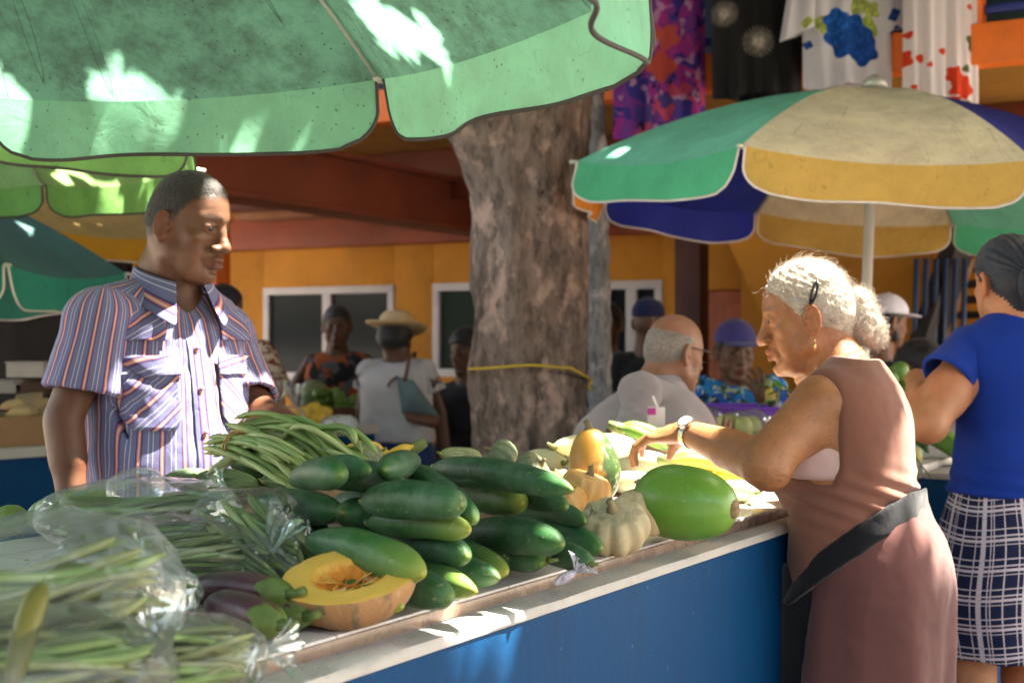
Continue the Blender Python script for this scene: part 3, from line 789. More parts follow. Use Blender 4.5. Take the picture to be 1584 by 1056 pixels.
def m_purple():
    t = NT('purple_print'); u = t.sep(t.attr('uvw')); c = (.28, .06, .42)
    q = t.attr('uvw')
    for s_, lo_, hi_, cc, sd in ((7, .5, .56, (.55, .05, .40), 1), (9, .54, .58, (.07, .05, .40), 2), (7, .57, .62, (.75, .10, .22), 3), (11, .6, .63, (.65, .35, .62), 4), (16, .63, .66, (.02, .02, .14), 5)):
        n = t.noise(t.map(q, (1, 1, 1), (0, 0, 0), (sd * 3.7, sd * 1.3, sd)), s_, 2, .45, .6); c = t.mix(t.ramp(n, [(lo_, 0), (hi_, 1)]), c, cc)
    for cx, cy, r, cc in ((.0, .31, .075, (.80, .12, .05)), (.03, .44, .06, (.80, .14, .08)), (.10, .12, .055, (.06, .06, .42)), (-.08, .10, .05, (.09, .07, .40)), (.02, .16, .04, (.05, .06, .35))):
        k, d, a = petals(t, u[0], u[1], cx, cy, r, 4, cx * 9, wob=.15); c = t.mix(t.math('MULTIPLY', k, .9), c, cc)
    return t.done(t.mixsh(.3, t.pri(c, .7, None, .3), t.sh('ShaderNodeBsdfTranslucent', Color=c)))
def m_black():
    t = NT('black_cloth'); u = t.sep(t.attr('uvw')); c = (.012, .012, .013)
    for cx, cy, r in ((-.005, .235, .070), (-.15, .36, .06), (.21, .34, .055), (-.02, .58, .07)):
        k, d, a = petals(t, u[0], u[1], cx, cy, r, 26, 0, wob=.28); k2 = t.math('GREATER_THAN', t.math('SINE', t.math('MULTIPLY', a, 26)), -.35)
        k2 = t.math('MAXIMUM', k2, t.math('LESS_THAN', d, r * .35)); ring = t.math('MULTIPLY', k, k2)
        c = t.mix(t.math('MULTIPLY', ring, t.ramp(t.noise(t.attr('uvw'), 60, 2), [(.3, .35), (.6, .95)])), c, (.50, .44, .38))
    return t.done(t.pri(c, .75, None, .3))
def m_bluef():
    t = NT('white_blue_flower'); q = t.attr('uvw'); u = t.sep(q); c = (.80, .78, .82)
    n = t.noise(q, 6, 2); c = t.mix(t.ramp(n, [(.3, 0), (.7, .5)]), c, (.52, .52, .62))
    for cx, cy, r, cc, nn in ((.07, .24, .05, (.30, .38, .06), 3), (-.10, .26, .05, (.32, .38, .08), 3), (.04, .34, .045, (.30, .36, .1), 3), (.09, .32, .04, (.35, .40, .1), 4), (-.01, .21, .105, (.012, .07, .30), 6), (.055, .15, .07, (.012, .06, .27), 5), (-.06, .27, .06, (.015, .09, .35), 5), (.17, .42, .05, (.012, .05, .26), 4), (.19, .30, .03, (.02, .06, .3), 4), (.2, .23, .025, (.015, .05, .26), 4), (-.17, .45, .04, (.012, .06, .28), 5), (-.18, .27, .025, (.3, .36, .08), 4), (-.17, .18, .02, (.02, .06, .3), 4), (-.03, .55, .09, (.012, .07, .3), 6)):
        k, d, a = petals(t, u[0], u[1], cx, cy, r, nn, cx * 7, wob=.12)
        st = t.mix(t.ramp(t.noise(q, 38, 3), [(.45, 0), (.62, .75)]), cc, sca(cc, 2.1)); c = t.mix(k, c, st)
    return t.done(t.mixsh(.35, t.pri(c, .8, None, .2), t.sh('ShaderNodeBsdfTranslucent', Color=c)))
def m_redf():
    t = NT('white_red_flower'); q = t.attr('uvw'); u = t.sep(q); c = (.82, .76, .78)
    RR = random.Random(5)
    for i in range(26):
        cx, cy = RR.uniform(-.17, .17), RR.uniform(0, .8); big = i % 2 == 0; r = RR.uniform(.04, .058) if big else RR.uniform(.012, .02)
        k, d, a = petals(t, u[0], t.math('MULTIPLY', u[1], 1.0), cx, cy, r, 5 if big else 3, RR.uniform(0, 6), wob=.13)
        cc = (.66, .055, .02) if i % 5 else (.10, .14, .05); c = t.mix(k, c, t.mix(t.ramp(t.noise(q, 50, 2), [(.4, 0), (.65, .5)]), cc, sca(cc, 1.7)))
    return t.done(t.mixsh(.35, t.pri(c, .8, None, .2), t.sh('ShaderNodeBsdfTranslucent', Color=c)))
def dress(px0, px1, pyb, Y, w_top, mat, label, height=1.25, fold=9, amp=.018, sleeves=0, hem=0):
    s = FPX / Y; wb = (px1 - px0) / s; b = at((px0 + px1) / 2, pyb, Y); H = height
    root = thing('hanging_dress', label, 'dress', b, 'dresses hung from the balcony')
    nz, nk = 40, 72; rows = []; A = []
    for v in np.linspace(0, 1, nz):
        ww = wb * (1 - v) + w_top * v if v < .8 else (wb * .2 + w_top * .8) * (1 - ((v - .8) / .2) ** 2 * .45)
        row = []; ra = []
        for k in range(nk):
            th = 2 * math.pi * k / nk; f = 1 + amp / .1 * (1 - .7 * v) * math.sin(fold * th + v * 2 + Y)
            x = ww / 2 * math.cos(th); y = (.05 + .02 * (1 - v)) * math.sin(th) * f + amp * .8 * (1 - .6 * v) * math.sin(fold * 2 * math.cos(th) + 1.3 * v + Y)
            z = v * H + (.012 * math.sin(3 * th + Y) + hem * math.cos(th) if v < .02 else 0)
            row.append(b + np.array([x, y, z])); ra.append((x, v * H, y * 2))
        rows.append(row); A.append(ra)
    m = MB(); m.grid(rows, A, wrap=True); m.build('gown', mat, root)
    if sleeves:
        for sg in (-1, 1):
            m = MB(); rows = []; A = []
            for v in np.linspace(0, 1, 16):
                row = []; ra = []
                for k in range(24):
                    th = 2 * math.pi * k / 24; z0 = H * .78 - v * sleeves
                    x = sg * (w_top * .34 + .05 * v + (.05 + .05 * v) * math.cos(th)); y = .04 * math.sin(th) + .012 * math.sin(5 * th + v)
                    row.append(b + np.array([x, y, z0 + .04 * math.cos(th) * sg])); ra.append((x, z0, 0))
                rows.append(row); A.append(ra)
            m.grid(rows, A, wrap=True); m.build('sleeve', mat, root)
    m = MB(); hz = H * .97; m.tube([b + np.array([-w_top * .36, 0, hz - .05]), b + np.array([0, 0, hz]), b + np.array([w_top * .36, 0, hz - .05])], .008, 6)
    m.tube([b + np.array([0, 0, hz]), b + np.array([0, 0, hz + .10]), b + np.array([.02, 0, hz + .13])], .004, 6); m.build('hanger', M_steel, root)
dress(948, 1092, 213, 6.45, .40, m_purple(), 'purple, pink and orange printed dress hanging above the tree side of the striped umbrella', 1.3, 7, .016)
dress(1102, 1240, 152, 6.25, .42, m_black(), 'black dress with white dandelion burst prints hanging between the purple and white dresses', 1.15, 8, .014)
dress(1243, 1378, 137, 6.05, .40, m_bluef(), 'white dress with one large blue flower and loose sleeves', 1.1, 6, .02, sleeves=.62)
dress(1397, 1512, 158, 5.9, .30, m_redf(), 'white dress scattered with red flowers and green sprigs', 1.15, 9, .014)
o = MB().tube([at(930, 0, 6.5) * (1, 1, 0) + (0, 0, 3.62), at(1240, 0, 6.25) * (1, 1, 0) + (0, 0, 3.62), at(1560, 0, 5.9) * (1, 1, 0) + (0, 0, 3.62)], .014, 8).build('clothes_rail', M_rail, base=at(1240, 0, 6.25) * (1, 1, 0) + (0, 0, 3.62)); tag(o, 'rail the dresses hang from, fixed above the balcony edge', 'rail')

# ------------------------------------------------------------ the crown: unseen leaves placed to shade the stalls, gaps shaped to pass sun
LIT = []
def lit(p, r): LIT.append((np.asarray(p, dtype=float), r))
# sunlit patches, with the radius of each opening
for px, py, z, r in ((1140, 775, 1.02, .13), (1085, 752, 1.02, .13), (1000, 735, 1.09, .11), (935, 715, 1.11, .10), (860, 705, 1.12, .08), (1195, 735, 1.02, .10), (1185, 790, 1.01, .05), (1040, 700, 1.12, .12), (965, 700, 1.14, .09), (1100, 715, 1.08, .13), (1180, 705, 1.05, .12), (1130, 745, 1.05, .13), (1210, 770, 1.02, .08), (960, 740, 1.02, .08)):
    lit(on(px, py, z), r)
for px, py in ((690, 975), (735, 958), (780, 942)): lit(on(px, py, 1.0), .03)
for px, py, Y, r in ((325, 470, 2.95, .07), (338, 520, 2.93, .08), (345, 575, 2.92, .085), (345, 630, 2.9, .08), (350, 680, 2.9, .07), (360, 560, 3.0, .06), (300, 600, 2.88, .03), (385, 610, 3.05, .05), (350, 385, 2.98, .035), (346, 330, 2.98, .03), (330, 290, 3.0, .03), (345, 410, 2.98, .03),
                     (1020, 665, 2.95, .10), (980, 680, 2.95, .08), (1075, 680, 2.9, .08), (1120, 690, 2.85, .05), (1270, 420, 2.9, .03), (1215, 430, 2.9, .03), (1345, 490, 2.93, .06), (1350, 520, 2.93, .05), (1390, 700, 2.85, .06), (1400, 740, 2.8, .045), (1370, 600, 2.9, .025), (1330, 620, 2.85, .018), (1400, 815, 2.78, .075), (1430, 860, 2.8, .06), (1355, 830, 2.72, .045), (1300, 572, 2.85, .04), (1310, 560, 2.85, .02)):
    lit(at(px, py, Y), r)
for px, py, Y, r in ((185, 85, 2.9, .035), (290, 80, 2.9, .035), (25, 110, 3.0, .05), (70, 150, 3.05, .045), (610, 5, 2.6, .08), (690, 20, 2.5, .05), (130, 270, 3.95, .10), (165, 290, 3.9, .06), (50, 190, 3.6, .04), (450, 70, 2.9, .03), (490, 110, 2.9, .03)):
    lit(at(px, py, Y), r)
rng = np.random.default_rng(11)
N = 30000
ctr = np.stack([rng.uniform(-3.0, 6.0, N), rng.uniform(-1.0, 8.6, N), np.zeros(N)], 1)
zmin = np.maximum(3.35, CAMZ + .30 * np.maximum(ctr[:, 1], 0) + .1)
ctr[:, 2] = zmin + rng.uniform(0, 1.5, N) ** 1.2
# extra leaves added along the sun rays to shade chosen parts of the stalls
ex = []
def shade(px, py, Y, r, k=5):
    P = at(px, py, Y)
    for _ in range(k):
        z = max(3.35, CAMZ + .30 * max(P[1] + .3, 0) + .1) + rng.uniform(0, 1.2); ex.append(P + SUN * (z - P[2]) / SUN[2] + rng.normal(size=3) * (r, r, .05) * .6)
for q in range(260): shade(rng.uniform(0, 1000), rng.uniform(-60, 230), rng.uniform(2.3, 3.4), .12)
for q in range(200): shade(rng.uniform(870, 1600), rng.uniform(130, 300), rng.uniform(4.2, 5.9), .14)
for q in range(70): shade(rng.uniform(890, 1060), rng.uniform(540, 690), 4.0, .1)
for q in range(60): shade(rng.uniform(70, 255), rng.uniform(400, 640), 2.92, .08)
for q in range(40): shade(rng.uniform(230, 330), rng.uniform(265, 440), 3.02, .06)
for q in range(220): P = on(rng.uniform(400, 900), rng.uniform(700, 930), 1.08); ex += [P + SUN * ((3.5 + rng.uniform(0, 1.2) - P[2]) / SUN[2]) + rng.normal(size=3) * .06 for _ in range(5)]
for q in range(300): P = on(rng.uniform(-150, 450), rng.uniform(740, 1050), 1.08); ex += [P + SUN * ((3.5 + rng.uniform(0, 1.2) - P[2]) / SUN[2]) + rng.normal(size=3) * .06 for _ in range(5)]
for q in range(170): P = C(rng.uniform(-1.6, .62), rng.uniform(-.02, .10), rng.choice([1.0, .8, .6])); ex += [P + SUN * ((3.5 + rng.uniform(0, 1.2) - P[2]) / SUN[2]) + rng.normal(size=3) * .06 for _ in range(5)]
for q in range(70): shade(rng.uniform(1190, 1300), rng.uniform(560, 720), 2.78, .07)
for q in range(70): shade(rng.uniform(1240, 1440), rng.uniform(880, 1056), 2.7, .1)
for q in range(70): shade(rng.uniform(1400, 1584), rng.uniform(400, 760), 3.55, .1)
ex = np.array(ex); ctr = np.vstack([ctr, ex]); N = len(ctr)
# clumped: keep more where a slow noise is high
nz_ = vnoise(ctr, .9, 4); keep = (nz_ > -.62) | (np.arange(N) >= N - len(ex))
rad = rng.uniform(.08, .13, N)
for p, r in LIT:
    d = ctr - p; s = d @ SUN; per = np.linalg.norm(d - s[:, None] * SUN, axis=1)
    keep &= ~((per < r + rad * .62) & (s > 0))
ctr = ctr[keep]; rad = rad[keep]; n = len(ctr)
ax1 = rng.normal(size=(n, 3)); ax1[:, 2] *= .35; ax1 /= np.linalg.norm(ax1, axis=1)[:, None]
up = rng.normal(size=(n, 3)) * .45 + (0, 0, 1); ax2 = np.cross(up, ax1); ax2 /= np.linalg.norm(ax2, axis=1)[:, None]; nn_ = np.cross(ax1, ax2)
tpl = [(-1, 0, 0), (-.35, -.52, .08), (.45, -.42, .06), (1, 0, -.12), (.45, .42, .06), (-.35, .52, .08)]
V = np.stack([ctr + rad[:, None] * (a * ax1 + b * ax2 + c * nn_) for a, b, c in tpl], 1).reshape(-1, 3)
i = np.arange(n)[:, None] * 6; Fq = np.concatenate([i + np.array([[0, 1, 4, 5]]), i + np.array([[1, 2, 3, 4]])], 0)
Fq = np.concatenate([i + np.array([[0, 1, 2, 5]]), i + np.array([[2, 3, 4, 5]])], 0)
cr = mesh_obj('crown', V, Fq, M_leaf, tree, smooth=False)
# ------------------------------------------------------------ people
def skin_mat(name, c, red=(1.25, .75, .65), rough=.48):
    t = NT(name); p = t.obj(); a = t.attr('tint')
    n = t.noise(p, 22, 5, .6); b = t.mix(t.ramp(n, [(.3, 0), (.7, 1)]), sca(c, .86), sca(c, 1.14))
    b = t.mix(t.ramp(t.noise(p, 9, 4), [(.45, 0), (.7, .35)]), b, tuple(c[i] * red[i] for i in range(3)))
    b = t.mix(t.ramp(t.noise(p, 160, 3), [(.62, 0), (.7, .3)]), b, sca(c, .55))
    b = t.mix(1.0, b, a, 'MULTIPLY')
    h = t.math('ADD', t.noise(p, 420, 2), t.math('MULTIPLY', t.noise(t.map(p, (1, 1, 2.2)), 70, 4, .65), 1.2))
    return t.done(t.pri(b, t.math('ADD', rough - .08, t.math('MULTIPLY', n, .18)), t.bump(h, .3, .002), .45, sss=.12, sscale=.006))
def wrinkle_skin(name, c):
    t = NT(name); p = t.obj(); a = t.attr('tint')
    n = t.noise(p, 24, 5, .6); b = t.mix(t.ramp(n, [(.3, 0), (.7, 1)]), sca(c, .82), sca(c, 1.16))
    b = t.mix(t.ramp(t.noise(p, 120, 3), [(.6, 0), (.68, .45)]), b, sca(c, .5)); b = t.mix(1.0, b, a, 'MULTIPLY')
    w1 = t.noise(t.map(p, (60, 60, 150)), 1, 5, .7, .8); w2 = t.noise(p, 300, 3)
    h = t.math('ADD', t.math('MULTIPLY', w1, 1.6), w2)
    return t.done(t.pri(b, .46, t.bump(h, .28, .0025), .45, sss=.15, sscale=.007))
def eye_mat():
    t = NT('eyeball'); d = t.sep(t.attr('uvw')); ang = d[0]
    c = t.ramp(ang, [(0, (.005, .004, .004)), (.30, (.005, .004, .004)), (.34, (.022, .011, .007)), (.54, (.012, .006, .004)), (.58, (.42, .34, .29)), (1, (.34, .24, .19))])
    return t.done(t.pri(c, .08, None, .5))
M_eye = eye_mat()

def head(f, fr, nw=1.0, nose=1.0, lip=1.0, brow=1.0, fat=0.0, age=0.0, detail=True, chin=0.0, ears=True):
    f.fr = fr
    f.ell((0, -.004, .036), (.0720, .090, .083), .01)
    f.ell((0, .024, -.004), (.0600, .055, .080), .014)
    f.ell((0, .030, -.050), (.0440 + .006 * fat, .043, .048), .016)
    f.ell((0, -.04, .0), (.060, .053, .058), .016)
    for s in (-1, 1):
        f.chain([(s * .053, -.004, -.028), (s * .048, .004, -.056), (s * .030, .044, -.083), (s * .010, .068, -.091 + chin)], [.013, .014 + .005 * fat, .014 + .006 * fat, .013], .018)
        f.ell((s * .042, .050, -.014), (.021, .019, .015), .018)
        f.cap((s * .010, .0765, .032), (s * .046, .058, .030), .0082 * brow, .007, .014)
        f.ell((s * .041, .042, -.048), (.018, .025, .025), .018)
    f.ell((0, .0715, -.090 + chin), (.018, .014, .0145), .014)
    f.ell((0, .042, -.096 + chin), (.028, .034, .012 + .006 * fat), .02)
    f.ell((0, .0670, -.056), (.028, .022, .025), .016)
    for s in (-1, 1): f.ell((s * .0325, .0880, .0115), (.0185, .016, .0105), .014, sub=True)
    f.chain([(0, .0730, .026), (0, .083, .004), (0, .094 * nose, -.018), (0, .1005 * nose, -.026)], [.0085, .0090, .0102, .0105 * nw ** .5], .012)
    f.ell((0, .0990 * nose, -.0275), (.0125 * nw, .0115, .0105), .006)
    for s in (-1, 1):
        f.ell((s * .0145 * nw, .0895 * nose, -.0305), (.0088 * nw, .011, .0086), .006)
        if detail: f.ell((s * .0075 * nw, .096 * nose, -.0408), (.0042, .006, .0034), .003, sub=True)
    if detail:
        for s in (-1, 1):
            f.ell((s * .0315, .0655, .0115), (.0168, .0150, .0138), .005)
            f.ell((s * .0315, .0830, .0098), (.0136, .011, .0046 - .0006 * age), .002, sub=True)
            f.cap((s * .019, .0800, .0195), (s * .044, .0695, .0170), .0024, .002, .004)
            f.cap((s * .020, .0785, .0030), (s * .042, .0690, .0030), .0018, .0018, .005)
            f.chain([(s * .024, .086, -.032), (s * .031, .078, -.046), (s * .034, .069, -.062)], [.0016 + .0016 * age] * 3, .008, sub=True)
            if age:
                f.chain([(s * .018, .080, -.004), (s * .032, .076, -.009), (s * .046, .064, -.003)], [.0018] * 3, .006, sub=True)
                f.chain([(s * .032, .069, -.066), (s * .034, .062, -.084)], [.0022] * 2, .007, sub=True)
                f.chain([(s * .050, .052, -.028), (s * .048, .047, -.058)], [.002] * 2, .008, sub=True)
        f.cap((0, .0930, -.040), (0, .0915, -.047), .0016, .0022, .005, sub=True)
    L = lip
    f.chain([(-.025, 0.0765, -.0595), (-.012, 0.0880, -.0545), (-.004, 0.0915, -.0535), (.004, 0.0915, -.0535), (.012, 0.0880, -.0545), (.025, 0.0765, -.0595)], [.0025, .0056 * L, .0060 * L, .0060 * L, .0056 * L, .0025], .004)
    f.chain([(-.023, 0.0765, -.0640), (-.010, 0.0885, -.0680), (.010, 0.0885, -.0680), (.023, 0.0765, -.0640)], [.0025, .0068 * L, .0068 * L, .0025], .004)
    if detail: f.chain([(-.026, 0.0835, -.0608), (-.012, 0.0965, -.0608), (.012, 0.0965, -.0608), (.026, 0.0835, -.0608)], [.0013] * 4, .003, sub=True)
    f.ell((0, .0835, -.0795), (.016, .006, .005), .010, sub=True)
    if not ears: f.fr = None; return
    for s in (-1, 1):
        rt = np.array([[.90, .42 * s, 0], [-.42 * s, .90, .0], [0, 0, 1]])
        ce = np.array([s * .0740, -.014, -.002])
        f.ell(ce, (.0060, .0175, .030), .006, rot=rt)
        if detail:
            f.ell(ce + (s * .0075, .004, -.003), (.006, .009, .015), .004, sub=True)
            th = np.linspace(-.7, 3.3, 9); f.chain([ce + np.array([s * (.0045 + .007 * max(0, math.sin(a))), -.0150 * math.sin(a) + .001, .0285 * math.cos(a)]) for a in th], [.0034] * 9, .003)
            f.ell(ce + (s * .003, .003, -.030), (.0045, .0065, .0075), .006)
            f.ell(ce + (s * .001, .0155, -.004), (.004, .0045, .008), .005)
    f.fr = None

def head_tint(V, fr, T, lipc=(.95, .55, .5), browc=.25, stubble=0, hairline=None, lid=.8, grey=1.0):
    q = fr.inv(V); u, v, w_ = q[:, 0], q[:, 1], q[:, 2]
    near = (np.abs(u) < .11) & (np.abs(v) < .14) & (np.abs(w_) < .16)
    n = vnoise(V, 330, 3); n2 = vnoise(V, 60, 9)
    def blend(mask, c):
        m = np.clip(mask, 0, 1)[:, None] * near[:, None]; T[:] = T * (1 - m) + T * np.array(c) * m
    lipm = np.exp(-((w_ + .0605) / .0115) ** 4) * np.exp(-(u / .025) ** 4) * (v > .072)
    blend(lipm, lipc)
    au = np.abs(u); bm = np.exp(-((w_ - (.032 + .006 * np.sin(np.clip((au - .012) / .04, 0, 1) * 3))) / .0048) ** 2) * (au > .010) * (au < .054) * (v > .045)
    blend(bm * (.75 + .35 * n), (browc,) * 3 if np.isscalar(browc) else browc)
    blend(np.exp(-((w_ - .012) / .011) ** 2) * np.exp(-((au - .0315) / .018) ** 2) * (v > .06) * .6, (lid, lid * .93, lid * .9))
    if stubble:
        bd = ((w_ < -.046) & (v > -.0)).astype(float) * np.clip((-.043 - w_) / .01, 0, 1) * (1 - lipm)
        bd *= np.clip(1.25 - np.abs(w_ + .062) / .06, 0, 1)
        mus = np.exp(-((w_ + .0465) / .0055) ** 2) * (au < .03) * (v > .07)
        blend(np.maximum(bd * .8, mus) * stubble * (.7 + .4 * n), grey if not np.isscalar(grey) else (.45 * grey,) * 3)
    blend(np.exp(-((u * u + (v - .1) ** 2 * .3 + (w_ + .027) ** 2) / .016 ** 2)) * .5, (1.12, .92, .88))
    ear = (au > .066) & (np.abs(v + .014) < .022) & (np.abs(w_) < .04); blend(ear * .5, (1.15, .85, .8))
    return T

def eyes(fr, parent, gaze=(0, 1, -.1)):
    g = unit(gaze)
    for s in (-1, 1):
        V = []; A = []; n1, n2 = 14, 20
        B = basis(g)
        for i in range(n1 + 1):
            a = math.pi * i / n1
            for k in range(n2):
                b = 2 * math.pi * k / n2; d = math.cos(a) * g + math.sin(a) * (math.cos(b) * B[0] + math.sin(b) * B[1])
                V.append(fr.pt(np.array([s * .0315, .0672, .0105]) + .0121 * d)); A.append((a / math.pi * 2.2, 0, 0))
        F = [[i * n2 + k, i * n2 + (k + 1) % n2, (i + 1) * n2 + (k + 1) % n2, (i + 1) * n2 + k] for i in range(n1) for k in range(n2)]
        MB().add(V, F, A).build('eye', M_eye, parent)

def hand(f, wrist, dirv, back, S=1.0, side=1, curl=(20, 25, 20), spread=.12, thumb=(.055, .045, -.018), k=.0035, wr=.026):
    """side: +1 puts the thumb on cross(back, dir)"""
    x = unit(dirv); z = unit(np.asarray(back) - x * np.dot(back, x)); y = np.cross(z, x) * side; wrist = np.asarray(wrist)
    def P(a, b, c): return wrist + S * (a * x + b * y + c * z)
    rot = np.array([x, y, z])
    f.ell(P(.048, .0, 0), np.array((.052, .040, .0145)) * S, .012, rot=rot); f.ell(P(.02, .0, 0), np.array((.04, .029, .019)) * S, .015, rot=rot)
    f.ell(P(.03, .026, -.008), np.array((.03, .017, .014)) * S, .01, rot=rot)
    ks = [(.090, .028), (.094, .0095), (.090, -.009), (.082, -.026)]; Ls = [(.040, .025, .020), (.044, .028, .021), (.041, .026, .020), (.032, .020, .018)]
    for i, ((kx, ky), L) in enumerate(zip(ks, Ls)):
        f.ell(P(kx - .004, ky, .004), np.array((.011, .009, .009)) * S, .006, rot=rot)
        p = P(kx - .012, ky, 0); a = math.radians(curl[0] * (.8 + .12 * i) - 6); sp = (1.2 - i) * spread
        d = (math.cos(a) * x - math.sin(a) * z); d = unit(d + y * sp); pts = [p, P(kx, ky, 0)]; rad = [.009, .0092]
        for j in range(3):
            pts.append(pts[-1] + S * L[j] * d); rad.append([.0082, .0074, .0058][j])
            a += math.radians(curl[min(j + 1, 2)] * (.9 + .1 * i)); d = unit(math.cos(a) * x - math.sin(a) * z + y * sp * .6)
        f.chain(pts, [r * S for r in rad], k)
    t1 = P(.022, .024, -.006); t2 = P(thumb[0], thumb[1], thumb[2]); t3 = t2 + unit(P(thumb[0] + .03, thumb[1] * .95, thumb[2] * 1.9) - t2) * .03 * S
    f.chain([t1, t2, t3], [.0125 * S, .0098 * S, .0072 * S], .005)

def finish_body(f, fr, mat, root, name='body', tintfn=None, relax_n=1):
    V, Q = f.nets(); V = relax(V, Q, relax_n, .4); T = np.ones_like(V)
    if fr is not None and tintfn: T = tintfn(V, T)
    return mesh_obj(name, V, Q, mat, root, attrs={'tint': T})

def garment(f, mat, root, name, uv=None, disp=None, attrs=None, relax_n=1):
    V, Q = f.nets(); V = relax(V, Q, relax_n, .5)
    if disp is not None:
        N_ = vnormals(V, Q); V2 = V + N_ * disp(V)[:, None]
    else: V2 = V
    a = {'uvw': uv(V) if uv else V}
    if attrs: a.update(attrs(V))
    return mesh_obj(name, V2, Q, mat, root, attrs=a)

def strand_mesh(paths, r0, r1):
    """thin three-sided hairs; paths (n, m, 3)"""
    P = np.asarray(paths); n, m = P.shape[:2]; T = np.gradient(P, axis=1); T /= np.linalg.norm(T, axis=2, keepdims=True) + 1e-9
    up = np.array([.31, .52, .79]); U = np.cross(T, up); U /= np.linalg.norm(U, axis=2, keepdims=True) + 1e-9; W_ = np.cross(T, U)
    rad = np.linspace(r0, r1, m)[None, :, None]
    V = np.stack([P + rad * (math.cos(a) * U + math.sin(a) * W_) for a in (0, 2.094, 4.189)], 2)       # n, m, 3, 3
    base = (np.arange(n) * m * 3)[:, None, None]; i = np.arange(m - 1)[None, :, None] * 3; k = np.arange(3)[None, None, :]; k2 = (k + 1) % 3
    Q = np.stack([base + i + k, base + i + k2, base + i + 3 + k2, base + i + 3 + k], -1).reshape(-1, 4)
    return V.reshape(-1, 3), Q

def hair_mat(name, c, c2, rough=.45, scale=260):
    t = NT(name); p = t.obj(); n = t.noise(p, scale, 3, .6); n2 = t.noise(p, 18, 4)
    b = t.mix(t.ramp(n, [(.35, 0), (.65, 1)]), c, c2); b = t.mix(t.ramp(n2, [(.4, 0), (.7, .4)]), b, sca(c, .6))
    return t.done(t.pri(b, rough, t.bump(n, .6, .003), .4, sheen=.1))

# ============================================================ the stall keeper in the striped shirt
def stripes():
    t = NT('striped_shirting'); u = t.sep(t.attr('uvw')); p = t.obj()
    x = t.math('FRACT', t.math('DIVIDE', u[0], .043))
    base = t.mix(t.noise(p, 6, 3), (.135, .135, .27), (.19, .185, .34))
    dk, co, cr, wh = (.075, .05, .17), (.52, .17, .19), (.74, .47, .34), (.52, .48, .60)
    c = t.ramp(x, [(0, 0), (.355, (.0, 0, 0)), (.36, dk), (.42, co), (.47, cr), (.53, co), (.58, dk), (.64, (0, 0, 0))], 'CONSTANT')
    inb = t.math('MULTIPLY', t.math('GREATER_THAN', x, .36), t.math('LESS_THAN', x, .64)); b = t.mix(inb, base, c)
    for c0 in (.10, .90):
        l = t.math('LESS_THAN', t.math('ABSOLUTE', t.math('SUBTRACT', x, c0)), .019); b = t.mix(l, b, wh)
    weave = t.math('MULTIPLY', t.noise(p, 1200, 1), .12)
    h = t.math('ADD', weave, t.math('ADD', t.noise(t.map(p, (1, 1, .5)), 26, 3, .5, 1.0), t.math('MULTIPLY', t.noise(p, 9, 2, .5, .5), 1.2)))
    sh = t.pri(b, .8, t.bump(h, .45, .012), .2, sheen=.1)
    return t.done(t.mixsh(.08, sh, t.sh('ShaderNodeBsdfTranslucent', Color=b)))
M_stripe = stripes()
M_skin1 = skin_mat('dark_brown_skin', (.125, .054, .027))
